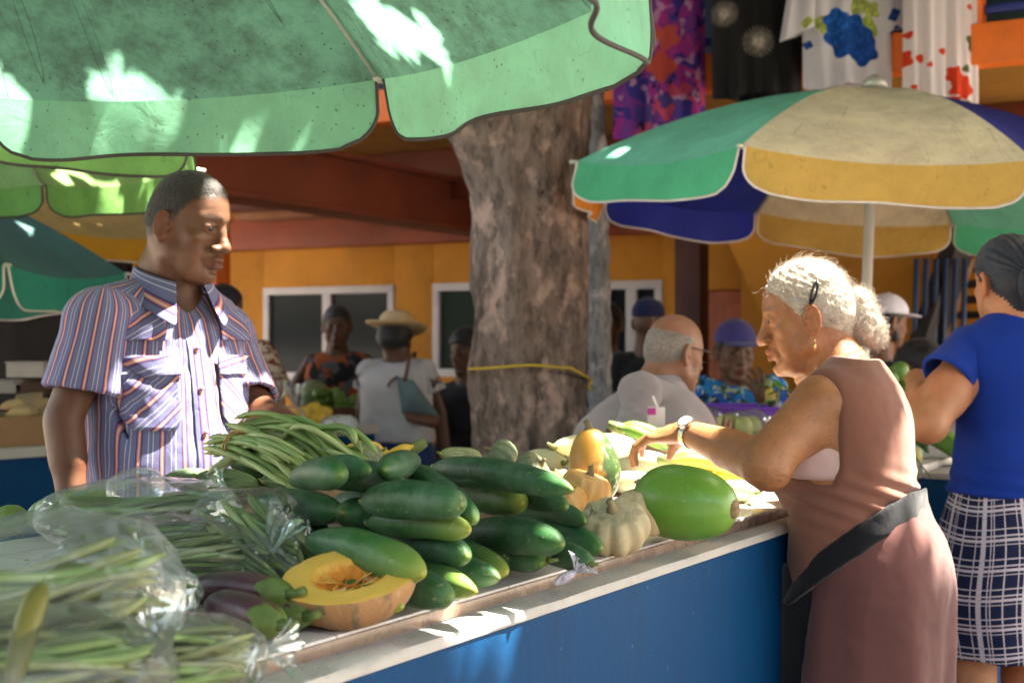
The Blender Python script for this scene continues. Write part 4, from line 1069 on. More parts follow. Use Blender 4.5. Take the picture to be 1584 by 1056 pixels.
def make_keeper():
    fwd = unit((.62, -.785, 0)); rt = np.array([fwd[1], -fwd[0], 0]); head_dir = math.degrees(math.atan2(fwd[0], fwd[1]))
    nb = at(262, 452, 3.10)
    root = thing('person', 'bald man in a blue striped short sleeved shirt standing behind the vegetables, looking down', 'person', (nb[0], nb[1], 0))
    fr = Frame(at(292, 351, 3.05), (.93, -.36, -.24), S=.99)
    RS, LS = at(152, 494, 2.97), at(346, 518, 3.22)
    RE, RW, RH = at(98, 645, 2.92), at(112, 775, 2.90), at(118, 800, 2.90)
    LE, LW = at(400, 636, 3.12), at(482, 682, 2.93)
    f = Field((-1.25, 2.65, -.01), (-.3, 3.5, 1.78), .009, [(tuple(fr.c), .135, .0030)])
    head(f, fr, nw=1.35, nose=1.0, lip=1.25, brow=1.2, fat=1.0)
    f.cap(fr.pt((0, -.022, -.03)), nb + (0, .01, .04), .056, .062, .03); f.cap(nb + (0, .01, .04), nb + (0, .0, -.06), .062, .085, .04)
    f.chain([fr.pt((-.045, -.03, -.03)), nb + fwd * .05 + rt * -.01], [.012, .012], .03); f.chain([fr.pt((.045, -.03, -.03)), nb + fwd * .05 + rt * .01], [.012, .012], .03)
    c0 = nb[:2]
    f.loft([(.80, c0[0] - .0, c0[1], .15, .125), (1.0, c0[0], c0[1], .15, .13), (1.2, c0[0], c0[1], .155, .125), (1.35, c0[0], c0[1], .165, .112), (1.42, c0[0], c0[1], .14, .092), (1.47, c0[0], c0[1], .08, .070)], head_dir, .03)
    f.chain([RS + (0.01, 0, -.015), RE, RW], [.050, .039, .031], .006); f.cap(RE + (0, 0, -.02), RE * .5 + RW * .5, .038, .038, .012)
    hand(f, RW, RH - RW + (0, 0, -.3), (-.8, -.5, 0), 1.02, 1)
    f.chain([LS + (-.01,0,-.015), LE, LW], [.050, .039, .030], .006); hand(f, LW, (.6, -.5, -.25), (0, 0, 1), 1.0, -1)
    hp = np.array([c0[0], c0[1], .86])
    for s in (-1, 1): f.chain([hp + rt * s * .09, np.array([c0[0], c0[1], .46]) + rt * s * .1 + fwd * .02, np.array([c0[0], c0[1], .09]) + rt * s * .1], [.088, .06, .045], .03); f.cap(np.array([c0[0], c0[1], .045]) + rt * s * .1 - fwd * .05, np.array([c0[0], c0[1], .035]) + rt * s * .11 + fwd * .14, .042, .035, .03)
    f.ell(hp, (.16, .14, .12), .04)
    def hairline(q):
        v = q[:, 1]; base = np.interp(v, [-.09, -.045, -.022, -.005, .012, .028, .042, .06, .09], [-.035, -.030, -.005, .012, .022, .050, .068, .074, .084])
        return base + .0022 * vnoise(q, 150, 4) + .0015 * vnoise(q, 320, 9)
    def tint(V, T):
        T = head_tint(V, fr, T, (.95, .62, .58), .2, .8, grey=(1.5, 1.7, 2.1))
        q = fr.inv(V); e = q[:, 2] - hairline(q) + .003 * vnoise(V, 200, 7)              # stubble thins out below the hairline
        k = np.clip((e + .012) / .014, 0, 1) * (np.abs(q[:, 2]) < .15) * (np.abs(q[:, 0]) < .0745) * (q[:, 2] > -.06)
        T = T * (1 - .72 * k[:, None])
        return T
    finish_body(f, fr, M_skin1, root, tintfn=tint)
    eyes(fr, root, (.1, 1, -.32))
    # cropped hair: a thin cap that fades out at the hairline, with grey flecks
    h = Field(fr.c - .14, fr.c + .15, .0032); h.fr = fr
    h.ell((0, -.004, .036), (.0735, .092, .0852), .001); h.ell((0, -.04, .0), (.0635, .057, .058), .02); h.fr = None
    V, Q = h.nets(); q = fr.inv(V)
    line = hairline(q)
    dd = q[:, 2] - line; N_ = vnormals(V, Q)
    V = V + N_ * (np.clip(dd / .022, -1, 1) * .0034 - .0026 + .0010 * vnoise(V, 420, 2) + .0008 * vnoise(V, 180, 5))[:, None]
    kf = (dd[Q] > -.008).any(1); Q = Q[kf]; used = np.unique(Q); mp = np.zeros(len(V), int); mp[used] = np.arange(len(used))
    mesh_obj('hair', V[used], mp[Q], hair_mat('cropped_grey_hair', (.010, .008, .007), (.060, .050, .044), .75, 420), root)
    # shirt
    s = Field((-1.25, 2.68, .78), (-.36, 3.5, 1.55), .0062)
    cx, cy = c0
    hemR = at(130, 606, 2.95); hemL = at(382, 622, 3.12)
    s.loft([(.80, cx - .005, cy, .178, .150), (.95, cx + .01, cy - .012, .180, .163), (1.08, cx + .008, cy - .012, .180, .165), (1.2, cx + .0, cy - .005, .182, .155), (1.32, cx, cy, .186, .135), (1.40, cx - .0, cy, .170, .112), (1.450, cx, cy, .13, .090), (1.485, cx, cy, .085, .076)], head_dir, .02, 2.15)
    for sh_, s_ in ((RS, 1), (LS, -1)):
        nk = np.array([cx, cy, 1.455]); s.chain([nk + rt * s_ * .07 + (0, 0, -.01), sh_ + (0, 0, .004)], [.058, .060], .03)
    s.cap(nb + (0, 0, .0) + fwd * .03, nb + (0, 0, .12) + fwd * .01, .060, .085, .006, sub=True)
    s.ell(nb + fwd * .115 + (0, 0, .025), (.050, .055, .085), .012, sub=True)
    def disp(V):
        q = V * (1, 1, .42)
        return .0065 * vnoise(q, 11, 2) + .0038 * vnoise(V * (1, 1, .6) + vnoise(V, 6, 1)[:, None] * .05, 24, 3) + .0018 * vnoise(V, 50, 4)
    for sh_, hm, rr, s_ in ((RS, hemR, .088, 1), (LS, hemL, .073, -1)):
        d = unit(hm - sh_); B = basis(d, rt * s_); L = np.linalg.norm(hm - sh_)
        g = Field(np.minimum(sh_, hm) - .13, np.maximum(sh_, hm) + .13, .0055)
        g.chain([sh_ - rt * s_ * .045 + (0, 0, .004), sh_ + (0, 0, -.002), hm + d * .03], [.060, .0685, rr], .02)
        g.cap(sh_ + d * L * .55, hm + d * .06, rr - .022, rr - .012, .004, sub=True)
        g.plane(hm, d, .003)
        garment(g, M_stripe, root, 'sleeve', lambda V, sh_=sh_, d=d, B=B: np.stack([np.arctan2((V - sh_) @ B[0], (V - sh_) @ B[1]) * .084 + .01, (V - sh_) @ d, np.ones(len(V))], 1), lambda V: disp(V) * .8)
    # pulled folds
    arm = (RS + (rt * -.02) + fwd * .05 + (0, 0, -.09))
    for a, b, r in ((arm, arm + fwd * .08 + rt * -.1 + (0, 0, -.07), .007), (arm + (0, 0, -.05), arm + fwd * .09 + rt * -.06 + (0, 0, -.14), .007), (arm + (0, 0, -.09), arm + fwd * .05 + rt * -.04 + (0, 0, -.24), .008), (at(150, 560, 2.87), at(105, 560, 2.88), .006), (at(190, 520, 2.86), at(150, 470, 2.9), .006)):
        s.cap(a, b, r, r * .5, .014, sub=True)
    def region(V):
        d = V - np.array([cx, cy, 0]); phi = np.arctan2(d @ rt, d @ fwd)
        return np.stack([phi * .168 + .0215, V[:, 2], np.zeros(len(V))], 1)
    so = garment(s, M_stripe, root, 'shirt', region, disp)
    bvh = BVHTree.FromPolygons([tuple(v.co) for v in so.data.vertices], [tuple(p_.vertices) for p_ in so.data.polygons])
    base = np.array(root.location)
    def drape(name, poly, mat, du, off=.003, n=18, parent=root, thick=.0022, gx=None):
        """lay a cloth patch on the shirt front: poly gives (left, right) edges per row in (side, z)"""
        rows = []; A = []
        for v in np.linspace(0, 1, n):
            row = []; ra = []
            a, b, z = poly(v)
            for u in np.linspace(0, 1, n):
                lat = a + (b - a) * u; o = np.array([cx, cy, z]) + rt * lat + fwd * .4 - base
                hit = bvh.ray_cast(Vector(o), Vector(-fwd))
                P = np.array(hit[0]) + np.array(hit[1]) * (off + .0015 * math.sin(u * 3.1)) if hit[0] is not None else o - fwd * .25
                row.append(P + base); ra.append(du(lat, z))
            rows.append(row); A.append(ra)
        m = MB(); m.grid(rows, A); ob = m.build(name, mat, parent)
        md = ob.modifiers.new('cloth thickness', 'SOLIDIFY'); md.thickness = thick; md.offset = 1
        return ob
    for s_, ls in ((1, .045), (-1, -.150)):
        zt, zb = 1.325, 1.185
        drape('pocket', lambda v: (ls + .0, ls + .105, zt + (zb - zt) * v) if v < .8 else (ls + .0 + (v - .8) * .09, ls + .105 - (v - .8) * .09, zt + (zb - zt) * v), M_stripe, lambda l, z: (.72 * l + .72 * z * s_, z, 0))
        drape('pocket_flap', lambda v: (ls - .003, ls + .108, zt + .012 - .040 * v - .0), M_stripe, lambda l, z: (z * .8 + .010 + .2 * l, z, 0), .0075)
    for s_ in (1, -1):
        drape('yoke', lambda v: ((.062, .165, 1.432 - .062 * v) if s_ > 0 else (-.165, -.062, 1.432 - .062 * v)), M_stripe, lambda l, z: ((z - 1.4) * .85 + abs(l) * .5, z, 0), .0045)
    drape('placket', lambda v: (-.019, .019, 1.375 - .56 * v), M_stripe, lambda l, z: (.0215 + l * .6, z, 0), .0012, 24, thick=.0015)
    bt = MB()
    for z in (1.355, 1.27, 1.18, 1.09, 1.0):
        hit = bvh.ray_cast(Vector(np.array([cx, cy, z]) + fwd * .4 - base), Vector(-fwd))
        if hit[0] is not None:
            P = np.array(hit[0]) + base + np.array(hit[1]) * .007; bt.tube([P, P + np.array(hit[1]) * .002], .0055, 12)
    bt.build('buttons', plain('grey_shirt_button', (.3, .3, .4), .3), root)
    # collar: stand and fall
    rows = []; A = []; nc = nb + (0, .0, .030)
    for i, ph in enumerate(np.linspace(-157, 157, 61)):
        a = math.radians(ph + 180); d = math.cos(a) * fwd + math.sin(a) * rt; fr_ = max(0, (abs(ph) - 70) / 80)
        r0 = .066 + .004 * fr_; drop = .036 + .055 * fr_ ** 1.3; out = .020 + .040 * fr_
        lift = .022 * (1 - fr_) + .004; z0 = -.014 * fr_
        b0 = nc + d * r0 * (1.0) + fwd * .016 * fr_ * 1.6
        rows.append([b0 + d * .012 + (0, 0, z0 - .02), b0 + (0, 0, z0 + lift * .5), b0 + d * .004 + (0, 0, z0 + lift), b0 + d * .010 + (0, 0, z0 + lift - .003), b0 + d * (out * .55) + (0, 0, z0 + lift - drop * .5), b0 + d * out + fwd * .004 * fr_ + (0, 0, z0 + lift - drop)])
        A.append([(j * .012 + .004, ph, 0) for j in (0, 1, 2, 3, 4.6, 6.3)])
    m = MB(); m.grid(rows, A); ob = m.build('collar', M_stripe, root); md = ob.modifiers.new('cloth thickness', 'SOLIDIFY'); md.thickness = .0025
    md = ob.modifiers.new('smooth', 'SUBSURF'); md.levels = 1; md.render_levels = 2
    # trousers
    tr = Field((-1.1, 2.8, .02), (-.4, 3.4, .92), .012)
    tr.loft([(.72, cx, cy, .165, .145), (.85, cx, cy, .165, .145), (.91, cx, cy, .16, .14)], head_dir, .02)
    for s_ in (-1, 1): tr.chain([np.array([cx, cy, .78]) + rt * s_ * .085, np.array([cx, cy, .46]) + rt * s_ * .1 + fwd * .02, np.array([cx, cy, .08]) + rt * s_ * .1], [.098, .085, .075], .03)
    garment(tr, cloth('navy_trouser_cloth', (.02, .022, .035)), root, 'trousers')
    return root
make_keeper()
# ============================================================ the people further back
M_skin4 = skin_mat('deep_brown_skin', (.10, .044, .022)); M_skin5 = skin_mat('weathered_brown_skin', (.24, .115, .065))
def figure(label, hc, hfwd, neck, SL, EL, WL, SR, ER, WR, fwd, shirt, skin=M_skin4, top_z=None, hem_z=.88, w=.155, d=.105, belly=0, sleeve=.55, hair=None, legs=None, S=1.0, sw=.058, res=.009, sleeved=True, sit=None, headkw={}, hairbun=False, legmat=None, shirt_name='shirt'):
    """a clothed figure from its joints; every joint is a place in the scene"""
    fwd = unit(np.array([fwd[0], fwd[1], 0])); rt = np.array([fwd[1], -fwd[0], 0]); hd = math.degrees(math.atan2(fwd[0], fwd[1]))
    hip = np.array([(SL[0] + SR[0]) / 2, (SL[1] + SR[1]) / 2, 0]) if sit is None else np.array(sit)
    root = thing('person', label, 'person', (hip[0], hip[1], 0))
    fr = Frame(hc, hfwd, S=S)
    pts = np.array([hc, SL, EL, WL, SR, ER, WR]); lo_ = np.minimum(pts.min(0) - .2, [hip[0] - .26, hip[1] - .26, -.01]); hi_ = np.maximum(pts.max(0) + .2, [hip[0] + .26, hip[1] + .26, 0]); lo_[2] = -.01
    f = Field(lo_, hi_, .013, [(tuple(hc), .13, .0055), (tuple(WL), .07, .006), (tuple(WR), .07, .006)])
    head(f, fr, **headkw); f.cap(fr.pt((0, -.022, -.03)), neck, .052, .056, .02); f.cap(neck, neck + (0, 0, -.05), .058, .08, .03)
    hz = .92 if sit is None else sit[2] if len(sit) > 2 else .92
    zs = neck[2]
    def sec(u, rx, ry): p = hip * (1 - u) + np.array([neck[0], neck[1], 0]) * u; return (hz + (zs - hz) * u, p[0], p[1], rx, ry)
    f.loft([sec(-.15, w * .95, d), sec(.3, w * .92, d), sec(.7, w, d * .95), sec(.86, w * .9, d * .8), sec(.97, w * .5, d * .5)], hd, .02)
    for S_, E_, W_, sg in ((SL, EL, WL, -1), (SR, ER, WR, 1)):
        f.chain([S_, E_, W_], [.047, .037, .027], .008); hand(f, W_, unit(W_ - E_) + (0, 0, -.15), np.cross(unit(W_ - E_), rt * 1.0) * 1.0 if abs(unit(W_ - E_) @ rt) < .9 else (0, 0, 1), .98, sg, curl=(25, 35, 30))
    for s_ in (-1, 1):
        b = np.array([hip[0], hip[1], 0]) + rt * s_ * .09; f.chain([b + (0, 0, hz - .05), b + (0, 0, .47), b + (0, 0, .09)], [.085, .058, .042], .02); f.cap(b + (0, 0, .045) - fwd * .06, b + (0, 0, .04) + fwd * .13, .038, .033, .02)
    finish_body(f, fr, skin, root, tintfn=lambda V, T: head_tint(V, fr, T, browc=.3))
    eyes(fr, root, (0, 1, -.2))
    g = Field(np.minimum(np.minimum(SL, SR), hip) - .25, np.maximum(np.maximum(SL, SR), np.array([hip[0], hip[1], zs])) + .25, res)
    g.loft([(hem_z, hip[0] + fwd[0] * belly * .5, hip[1] + fwd[1] * belly * .5, w + .025, d + .025)] + [(a, b + fwd[0] * k * belly, c + fwd[1] * k * belly, r1, r2) for (a, b, c, r1, r2), k in ((sec(.35, w + .02, d + .025), 1), (sec(.7, w + .022, d + .022), .5), (sec(.86, w * .93 + .01, d * .85 + .014), 0), (sec(.97, w * .55, d * .6), 0))], hd, .02, 2.2)
    for S_, E_, sg in ((SL, EL, -1), (SR, ER, 1)): g.chain([neck + rt * sg * .055 + (0, 0, -.035), S_ + (0, 0, .002)], [.043, .050 if sleeved else .045], .03)
    g.cap(neck + (0, 0, .02) + fwd * .02, neck + (0, 0, .1) + fwd * .03, .054, .075, .006, sub=True)
    g.plane((0, 0, hem_z), (0, 0, -1), .004)
    if not sleeved:
        for S_, E_, sg in ((SL, EL, -1), (SR, ER, 1)): g.cap(S_ + rt * sg * .05 + (0, 0, .03), S_ + rt * sg * .04 + (0, 0, -.14), .055, .06, .01, sub=True)
    dsp = lambda V: .006 * vnoise(V * (1, 1, 1.6), 9, 3) + .003 * vnoise(V * (1, 1, .7), 24, 5)
    garment(g, shirt, root, shirt_name, disp=dsp)
    if sleeved:
        for S_, E_, sg in ((SL, EL, -1), (SR, ER, 1)):
            hm = S_ + (E_ - S_) * sleeve; dd = unit(E_ - S_); q = Field(np.minimum(S_, hm) - .14, np.maximum(S_, hm) + .14, res * .85)
            q.chain([S_ - rt * sg * .03, S_, hm + dd * .03], [.046, .053, sw + .010], .02); q.cap(hm - dd * .04, hm + dd * .06, sw - .008, sw - .004, .004, sub=True); q.plane(hm, dd, .003); garment(q, shirt, root, 'sleeve', disp=lambda V: dsp(V) * 1.1 + .0035 * vnoise(V * (1, 1, 2.2), 32, 8))
    if legs:
        q = Field((hip[0] - .3, hip[1] - .3, .03), (hip[0] + .3, hip[1] + .3, hz + .1), .012)
        q.loft([(hz - .25, hip[0], hip[1], w + .02, d + .025), (hz - .05, hip[0], hip[1], w + .018, d + .022), (hz + .06, hip[0], hip[1], w + .01, d + .015)], hd, .02)
        for s_ in (-1, 1): b = np.array([hip[0], hip[1], 0]) + rt * s_ * .088; q.chain([b + (0, 0, hz - .15), b + (0, 0, .46), b + (0, 0, .07)], [.10, .085, .075], .03)
        garment(q, legs, root, 'trousers', disp=dsp)
    if hair:
        kind, hm_ = hair
        h = Field(fr.c - .16, fr.c + .16, .0055); h.fr = fr; k = .004 if kind == 'short' else .012
        h.ell((0, -.006, .038), (.0735 + k, .092 + k, .085 + k), .01); h.ell((0, -.045, .0), (.062 + k, .055 + k, .06), .02)
        h.ell((0, .085, -.025), (.11, .085, .080), .015, sub=True)
        for s_ in (-1, 1): h.ell((s_ * .085, -.008, -.012), (.024, .024, .036), .006, sub=True)
        if hairbun: h.ell((0, -.11, .01), (.045, .04, .045), .01)
        h.fr = None; V, Q = h.nets(); N_ = vnormals(V, Q); mesh_obj('hair', V + N_ * (.002 * vnoise(V, 120, 3))[:, None], Q, hm_, root)
    return root, fr
def cap_on(fr, root, mat, label, brim=1):
    """a peaked cap worn on a head: a thing of its own"""
    q = Field(fr.c - .2, fr.c + .2, .005); q.fr = fr
    q.ell((0, -.004, .048), (.083, .102, .088), .005); q.ell((0, -.004, .030), (.079, .098, .092), .004, sub=True); q.fr = None
    q.plane(fr.pt((0, 0, .040)), -fr.w * 1.0 + fr.v * .06, .003)
    o = thing('peaked_cap', label, 'cap', fr.pt((0, 0, .12)))
    garment(q, mat, o, 'crown')
    b = Field(fr.c - .22, fr.c + .22, .005); b.fr = fr
    b.ell((0, .085, .046), (.072, .088, .010), .004); b.ell((0, .080, .038), (.075, .095, .010), .004, sub=True); b.fr = None
    b.plane(fr.pt((0, .070, 0)), -fr.v, .003); garment(b, mat, o, 'brim')
    m = MB(); m.tube([fr.pt((0, -.004, .134)), fr.pt((0, -.004, .140))], [.009, .005], 10); m.build('button', mat, o); return o
M_hairb = hair_mat('black_hair', (.006, .005, .005), (.025, .02, .018), .5, 160)
M_jean = cloth('blue_denim', (.02, .04, .13)); M_darkt = cloth('dark_trouser_cloth', (.015, .014, .016))

# seated grey man leaning in profile
Y = 4.15
M_lil = cloth('lilac_grey_shirt', (.30, .255, .26), .1, 900, .05)
r1, f1 = figure('old balding man with glasses in a lilac grey shirt leaning forward', at(1043, 548, Y), (.80, .52, -.16), at(1016, 596, Y - .02), at(1040, 622, 4.33), at(1075, 735, 4.42), at(1100, 720, 4.46), at(994, 606, 4.02), at(972, 738, 3.93), at(1060, 690, 4.05),
    (.72, .68), M_lil, M_skin5, hem_z=.55, w=.205, d=.150, belly=.02, sleeve=.66, sit=(at(918, 700, 4.05)[0], 4.05, .62), sw=.062, headkw=dict(age=1, fat=.6), S=.98, res=.0075)
# his fringe of cropped grey hair and glasses
h = Field(f1.c - .13, f1.c + .13, .005); h.fr = f1; h.ell((0, -.006, .036), (.0735, .0915, .084), .01); h.ell((0, -.042, .0), (.0625, .0565, .06), .02); h.ell((0, .065, .0), (.11, .075, .14), .01, sub=True); h.ell((0, .0, .09), (.075, .09, .055), .02, sub=True); h.fr = None
V, Q = h.nets(); mesh_obj('hair', V, Q, hair_mat('grey_stubble', (.12, .09, .075), (.32, .27, .24), .7, 300), r1)
m = MB(); m.tube([f1.pt((.076, -.01, .022)), f1.pt((.074, .06, .020)), f1.pt((.064, .092, .018))], .0018, 6); m.tube([f1.pt((-.076, -.01, .022)), f1.pt((-.074, .06, .020)), f1.pt((-.064, .092, .018))], .0018, 6)
for s in (-1, 1): m.tube([f1.pt((s * .034 + .027 * math.cos(a), .094, .010 + .019 * math.sin(a))) for a in np.linspace(0, 6.28, 20)], .0018, 6)
m.tube([f1.pt((-.008, .096, .014)), f1.pt((.008, .096, .014))], .0018, 6); m.build('glasses', plain('dark_spectacle_frame', (.05, .04, .035), .3), r1)
# collar
m = MB(); rows = []; nb = at(1018, 592, Y - .02); fw = unit((.72, .68, 0)); rg_ = np.array([fw[1], -fw[0], 0])
for ph in np.linspace(-150, 150, 40):
    a = math.radians(ph + 180); d = math.cos(a) * fw + math.sin(a) * rg_; e = max(0, (abs(ph) - 80) / 70); rows.append([nb + d * .066 + (0, 0, -.02), nb + d * .064 + (0, 0, .022 - .02 * e), nb + d * .072 + (0, 0, .024 - .02 * e), nb + d * (.085 + .02 * e) + (0, 0, -.015 - .03 * e)])
m.grid(rows); m.build('collar', M_lil, r1)

# woman in a purple cap holding a banana
Y = 5.6
def floral_blue():
    t = NT('blue_floral_print'); p = t.obj(); c = (.02, .16, .42)
    for s_, a, b, cc, sd in ((14, .50, .54, (.01, .02, .06), 1), (20, .54, .58, (.30, .42, .50), 2), (26, .56, .6, (.05, .09, .03), 3), (17, .58, .62, (.015, .07, .32), 4), (34, .60, .63, (.45, .40, .22), 5)):
        n = t.noise(t.map(p, (1, 1, 1), (0, 0, 0), (sd * 3.1, sd, sd * 2)), s_, 2, .5, .5); c = t.mix(t.ramp(n, [(a, 0), (b, 1)]), c, cc)
    return t.done(t.pri(c, .8, None, .2))
r2, f2 = figure('woman in a purple cap and blue floral blouse eating a banana', at(1137, 545, Y), (.12, -.97, -.12), at(1139, 592, Y + .02), at(1196, 602, Y), at(1220, 705, 5.45), at(1190, 630, 5.42), at(1090, 602, Y), at(1082, 700, 5.5), at(1110, 760, 5.45),
    (.15, -.98), floral_blue(), M_skin4, hem_z=.8, w=.15, d=.115, sleeve=.6, hair=('short', M_hairb), legs=M_darkt, S=.98)
cap_on(f2, r2, cloth('purple_cap_cloth', (.045, .034, .14)), 'purple peaked cap worn by the woman eating a banana')
M_ban = None
# man in a white cap beyond the old woman's hair
Y = 6.4
r3, f3 = figure('bearded man in a white cap and dark sleeveless vest with bare shoulders', at(1372, 500, Y), (.90, .35, -.1), at(1362, 558, Y), at(1330, 580, Y + .15), at(1320, 680, 6.4), at(1370, 720, 6.2), at(1395, 583, Y - .12), at(1408, 690, 6.15), at(1440, 720, 6.1),
    (.85, .5), cloth('black_vest_cloth', (.012, .012, .014)), skin_mat('mid_brown_skin', (.17, .075, .035)), hem_z=.85, sleeved=False, hair=('short', M_hairb), legs=M_darkt, shirt_name='vest')
b = Field(f3.c - .13, f3.c + .13, .005); b.fr = f3; b.chain([(-.058, .0, -.02), (-.05, .01, -.06), (0, .07, -.094), (.05, .01, -.06), (.058, .0, -.02)], [.012, .018, .02, .018, .012], .02); b.ell((0, .075, -.088), (.024, .016, .02), .01); b.fr = None; V, Q = b.nets(); mesh_obj('beard', V, Q, M_hairb, r3)
cap_on(f3, r3, cloth('white_cap_cloth', (.62, .60, .66)), 'white peaked cap worn by the bearded man')
# someone small and dark beside him
Y = 5.9
figure('person with dark hair bending low beside the man in the white cap', at(1420, 572, Y), (.6, -.5, -.5), at(1412, 622, Y), at(1440, 640, Y), at(1450, 700, Y - .1), at(1440, 720, Y - .25), at(1375, 640, Y), at(1370, 700, Y - .1), at(1390, 720, Y - .3), (.4, -.9), cloth('dark_red_blouse', (.06, .012, .015)), M_skin4, hair=('full', M_hairb), legs=M_darkt, res=.012)
# two dim people behind the slim trunk
Y = 7.2
rA, fA = figure('person in a dark blue knitted cap and black clothes far back by the window', at(1003, 500, Y), (.5, .8, -.1), at(1000, 546, Y), at(960, 560, Y), at(950, 640, Y), at(955, 700, Y - .1), at(1042, 560, Y), at(1050, 640, Y), at(1050, 700, Y - .1), (.4, .9), cloth('black_jacket_cloth', (.010, .010, .012)), M_skin4, legs=M_darkt, res=.013, S=.97)
q = Field(fA.c - .14, fA.c + .16, .007); q.fr = fA; q.ell((0, -.006, .052), (.084, .101, .085), .01); q.fr = None; q.plane(fA.pt((0, 0, .035)), -fA.w + fA.v * .15, .003); o = thing('knitted_cap', 'dark blue knitted cap worn by the person far back by the window', 'cap', fA.pt((0, 0, .13))); garment(q, cloth('navy_knit', (.012, .015, .06)), o, 'crown', disp=lambda V: .002 * np.sin(V[:, 2] * 300))
figure('person in dark navy standing just behind the slim pale trunk', at(938, 505, 7.4), (-.3, -.9, -.1), at(940, 552, 7.4), at(962, 568, 7.4), at(968, 640, 7.4), at(960, 700, 7.3), at(912, 568, 7.4), at(905, 640, 7.4), at(912, 700, 7.3), (-.2, -.95), cloth('navy_work_cloth', (.010, .014, .035)), M_skin4, hair=('full', M_hairb), legs=M_darkt, res=.013)
# woman in a straw hat with a shoulder bag
Y = 7.0
r4, f4 = figure('woman in a straw hat and white T-shirt at the far counter, seen from behind', at(612, 526, Y), (.35, .92, -.14), at(614, 556, Y), at(572, 572, Y), at(562, 632, Y + .03), at(556, 690, Y + .1), at(656, 572, Y - .05), at(680, 640, Y - .02), at(690, 705, Y - .02),
    (.3, .95), cloth('white_tshirt_cotton', (.50, .46, .45), .08, 900, .05), M_skin4, hem_z=at(0, 682, Y)[2], w=.165, d=.115, sleeve=.5, hair=('full', M_hairb), legs=M_jean, sw=.072)
M_straw = NT('woven_straw'); t = M_straw; p = t.obj(); bb = t.mix(t.noise(p, 160, 3), (.42, .28, .13), (.66, .48, .27)); M_straw = t.done(t.pri(bb, .75, t.bump(t.noise(p, 300, 2), .5, .004)))
hat = thing('straw_hat', 'straw hat with a black band worn by the woman in the white T-shirt', 'hat', f4.pt((0, 0, .1)))
q = Field(f4.c - .26, f4.c + .26, .006); q.fr = f4; q.ell((0, -.0, .075), (.088, .106, .082), .01); q.ell((0, 0, .165), (.03, .07, .03), .02, sub=True); q.fr = None; q.plane(f4.pt((0, 0, .052)), -f4.w, .003); garment(q, M_straw, hat, 'crown')
m = MB(); rows = []; A = []
for r_, dz in ((.082, .0), (.11, -.006), (.135, -.006), (.155, .004), (.156, .008), (.135, -.001), (.11, .0), (.082, .006)):
    rows.append([f4.pt((r_ * math.cos(a) * .95, r_ * 1.12 * math.sin(a), .055 + dz + .018 * (abs(math.cos(a)) ** 2) * (r_ > .1) - .012 * math.sin(a) * (r_ > .1))) for a in np.linspace(0, 2 * math.pi, 48, endpoint=False)])
m.grid(rows, wrap=True); m.build('brim', M_straw, hat)
m = MB(); m.grid([[f4.pt(((.0885 - dz * .1) * math.cos(a), (.1065 - dz * .1) * math.sin(a), .058 + dz)) for a in np.linspace(0, 2 * math.pi, 40, endpoint=False)] for dz in (0, .012, .024)], wrap=True); m.build('hat_band', plain('black_ribbon', (.012, .01, .01), .6), hat)
bag = thing('shoulder_bag', 'grey green shoulder bag with a tan base hanging on the white T-shirt', 'bag', at(650, 660, 6.82))
M_bagg = plain('grey_green_bag_cloth', (.11, .15, .155), .7, .2, 12); M_bagt = plain('brown_leather', (.13, .05, .028), .5, .2, 10)
def pillow(m, q4, th, nrm, n=10):
    q4 = [np.array(v) for v in q4]; nrm = unit(nrm)
    for sgn in (1, -1):
        rows = []
        for i in range(n + 1):
            u = i / n; row = []
            for j in range(n + 1):
                v = j / n; P = (q4[0] * (1 - u) + q4[1] * u) * (1 - v) + (q4[3] * (1 - u) + q4[2] * u) * v; bul = max(0, math.sin(math.pi * u) * math.sin(math.pi * v)) ** .5
                row.append(P + nrm * sgn * th * bul)
            rows.append(row if sgn > 0 else row[::-1])
        m.grid(rows)
    return m
pillow(MB(), [at(613, 582, 6.84), at(640, 588, 6.80), at(682, 646, 6.78), at(622, 640, 6.82)], .045, (0, 1, .1)).build('bag_body', M_bagg, bag)
pillow(MB(), [at(622, 636, 6.815), at(682, 644, 6.775), at(676, 664, 6.78), at(630, 652, 6.82)], .05, (0, 1, .1)).build('bag_base', M_bagt, bag)
m = MB(); m.tube([at(626, 590, 6.80), at(634, 550, 6.86), at(642, 545, 6.93), at(640, 560, 7.05)], .010, 6, squash=.4); m.tube([at(614, 582, 6.83), at(604, 590, 6.84), at(600, 597, 6.85)], .006, 6); m.build('strap', M_bagt, bag)
# woman with hands on hips
Y = 7.9
def floral_or():
    t = NT('orange_floral_print'); p = t.obj(); c = (.30, .075, .02)
    for s_, a, b, cc, sd in ((9, .48, .52, (.02, .02, .025), 1), (13, .55, .6, (.42, .10, .03), 2), (15, .57, .62, (.10, .10, .11), 3)):
        n = t.noise(t.map(p, (1, 1, 1), (0, 0, 0), (sd * 3.1, sd, sd * 2)), s_, 2, .5, .5); c = t.mix(t.ramp(n, [(a, 0), (b, 1)]), c, cc)
    return t.done(t.pri(c, .8, None, .2))
figure('woman in an orange and black patterned top by the window, hands on hips', at(521, 506, Y), (.1, -.97, -.05), at(521, 545, Y), at(565, 560, Y), at(588, 610, Y), at(562, 645, Y - .1), at(482, 560, Y), at(452, 606, Y), at(478, 645, Y - .1),
    (.05, -1), floral_or(), M_skin4, hem_z=.85, w=.165, d=.115, sleeved=False, hair=('short', M_hairb), legs=M_darkt, res=.011, shirt_name='top')
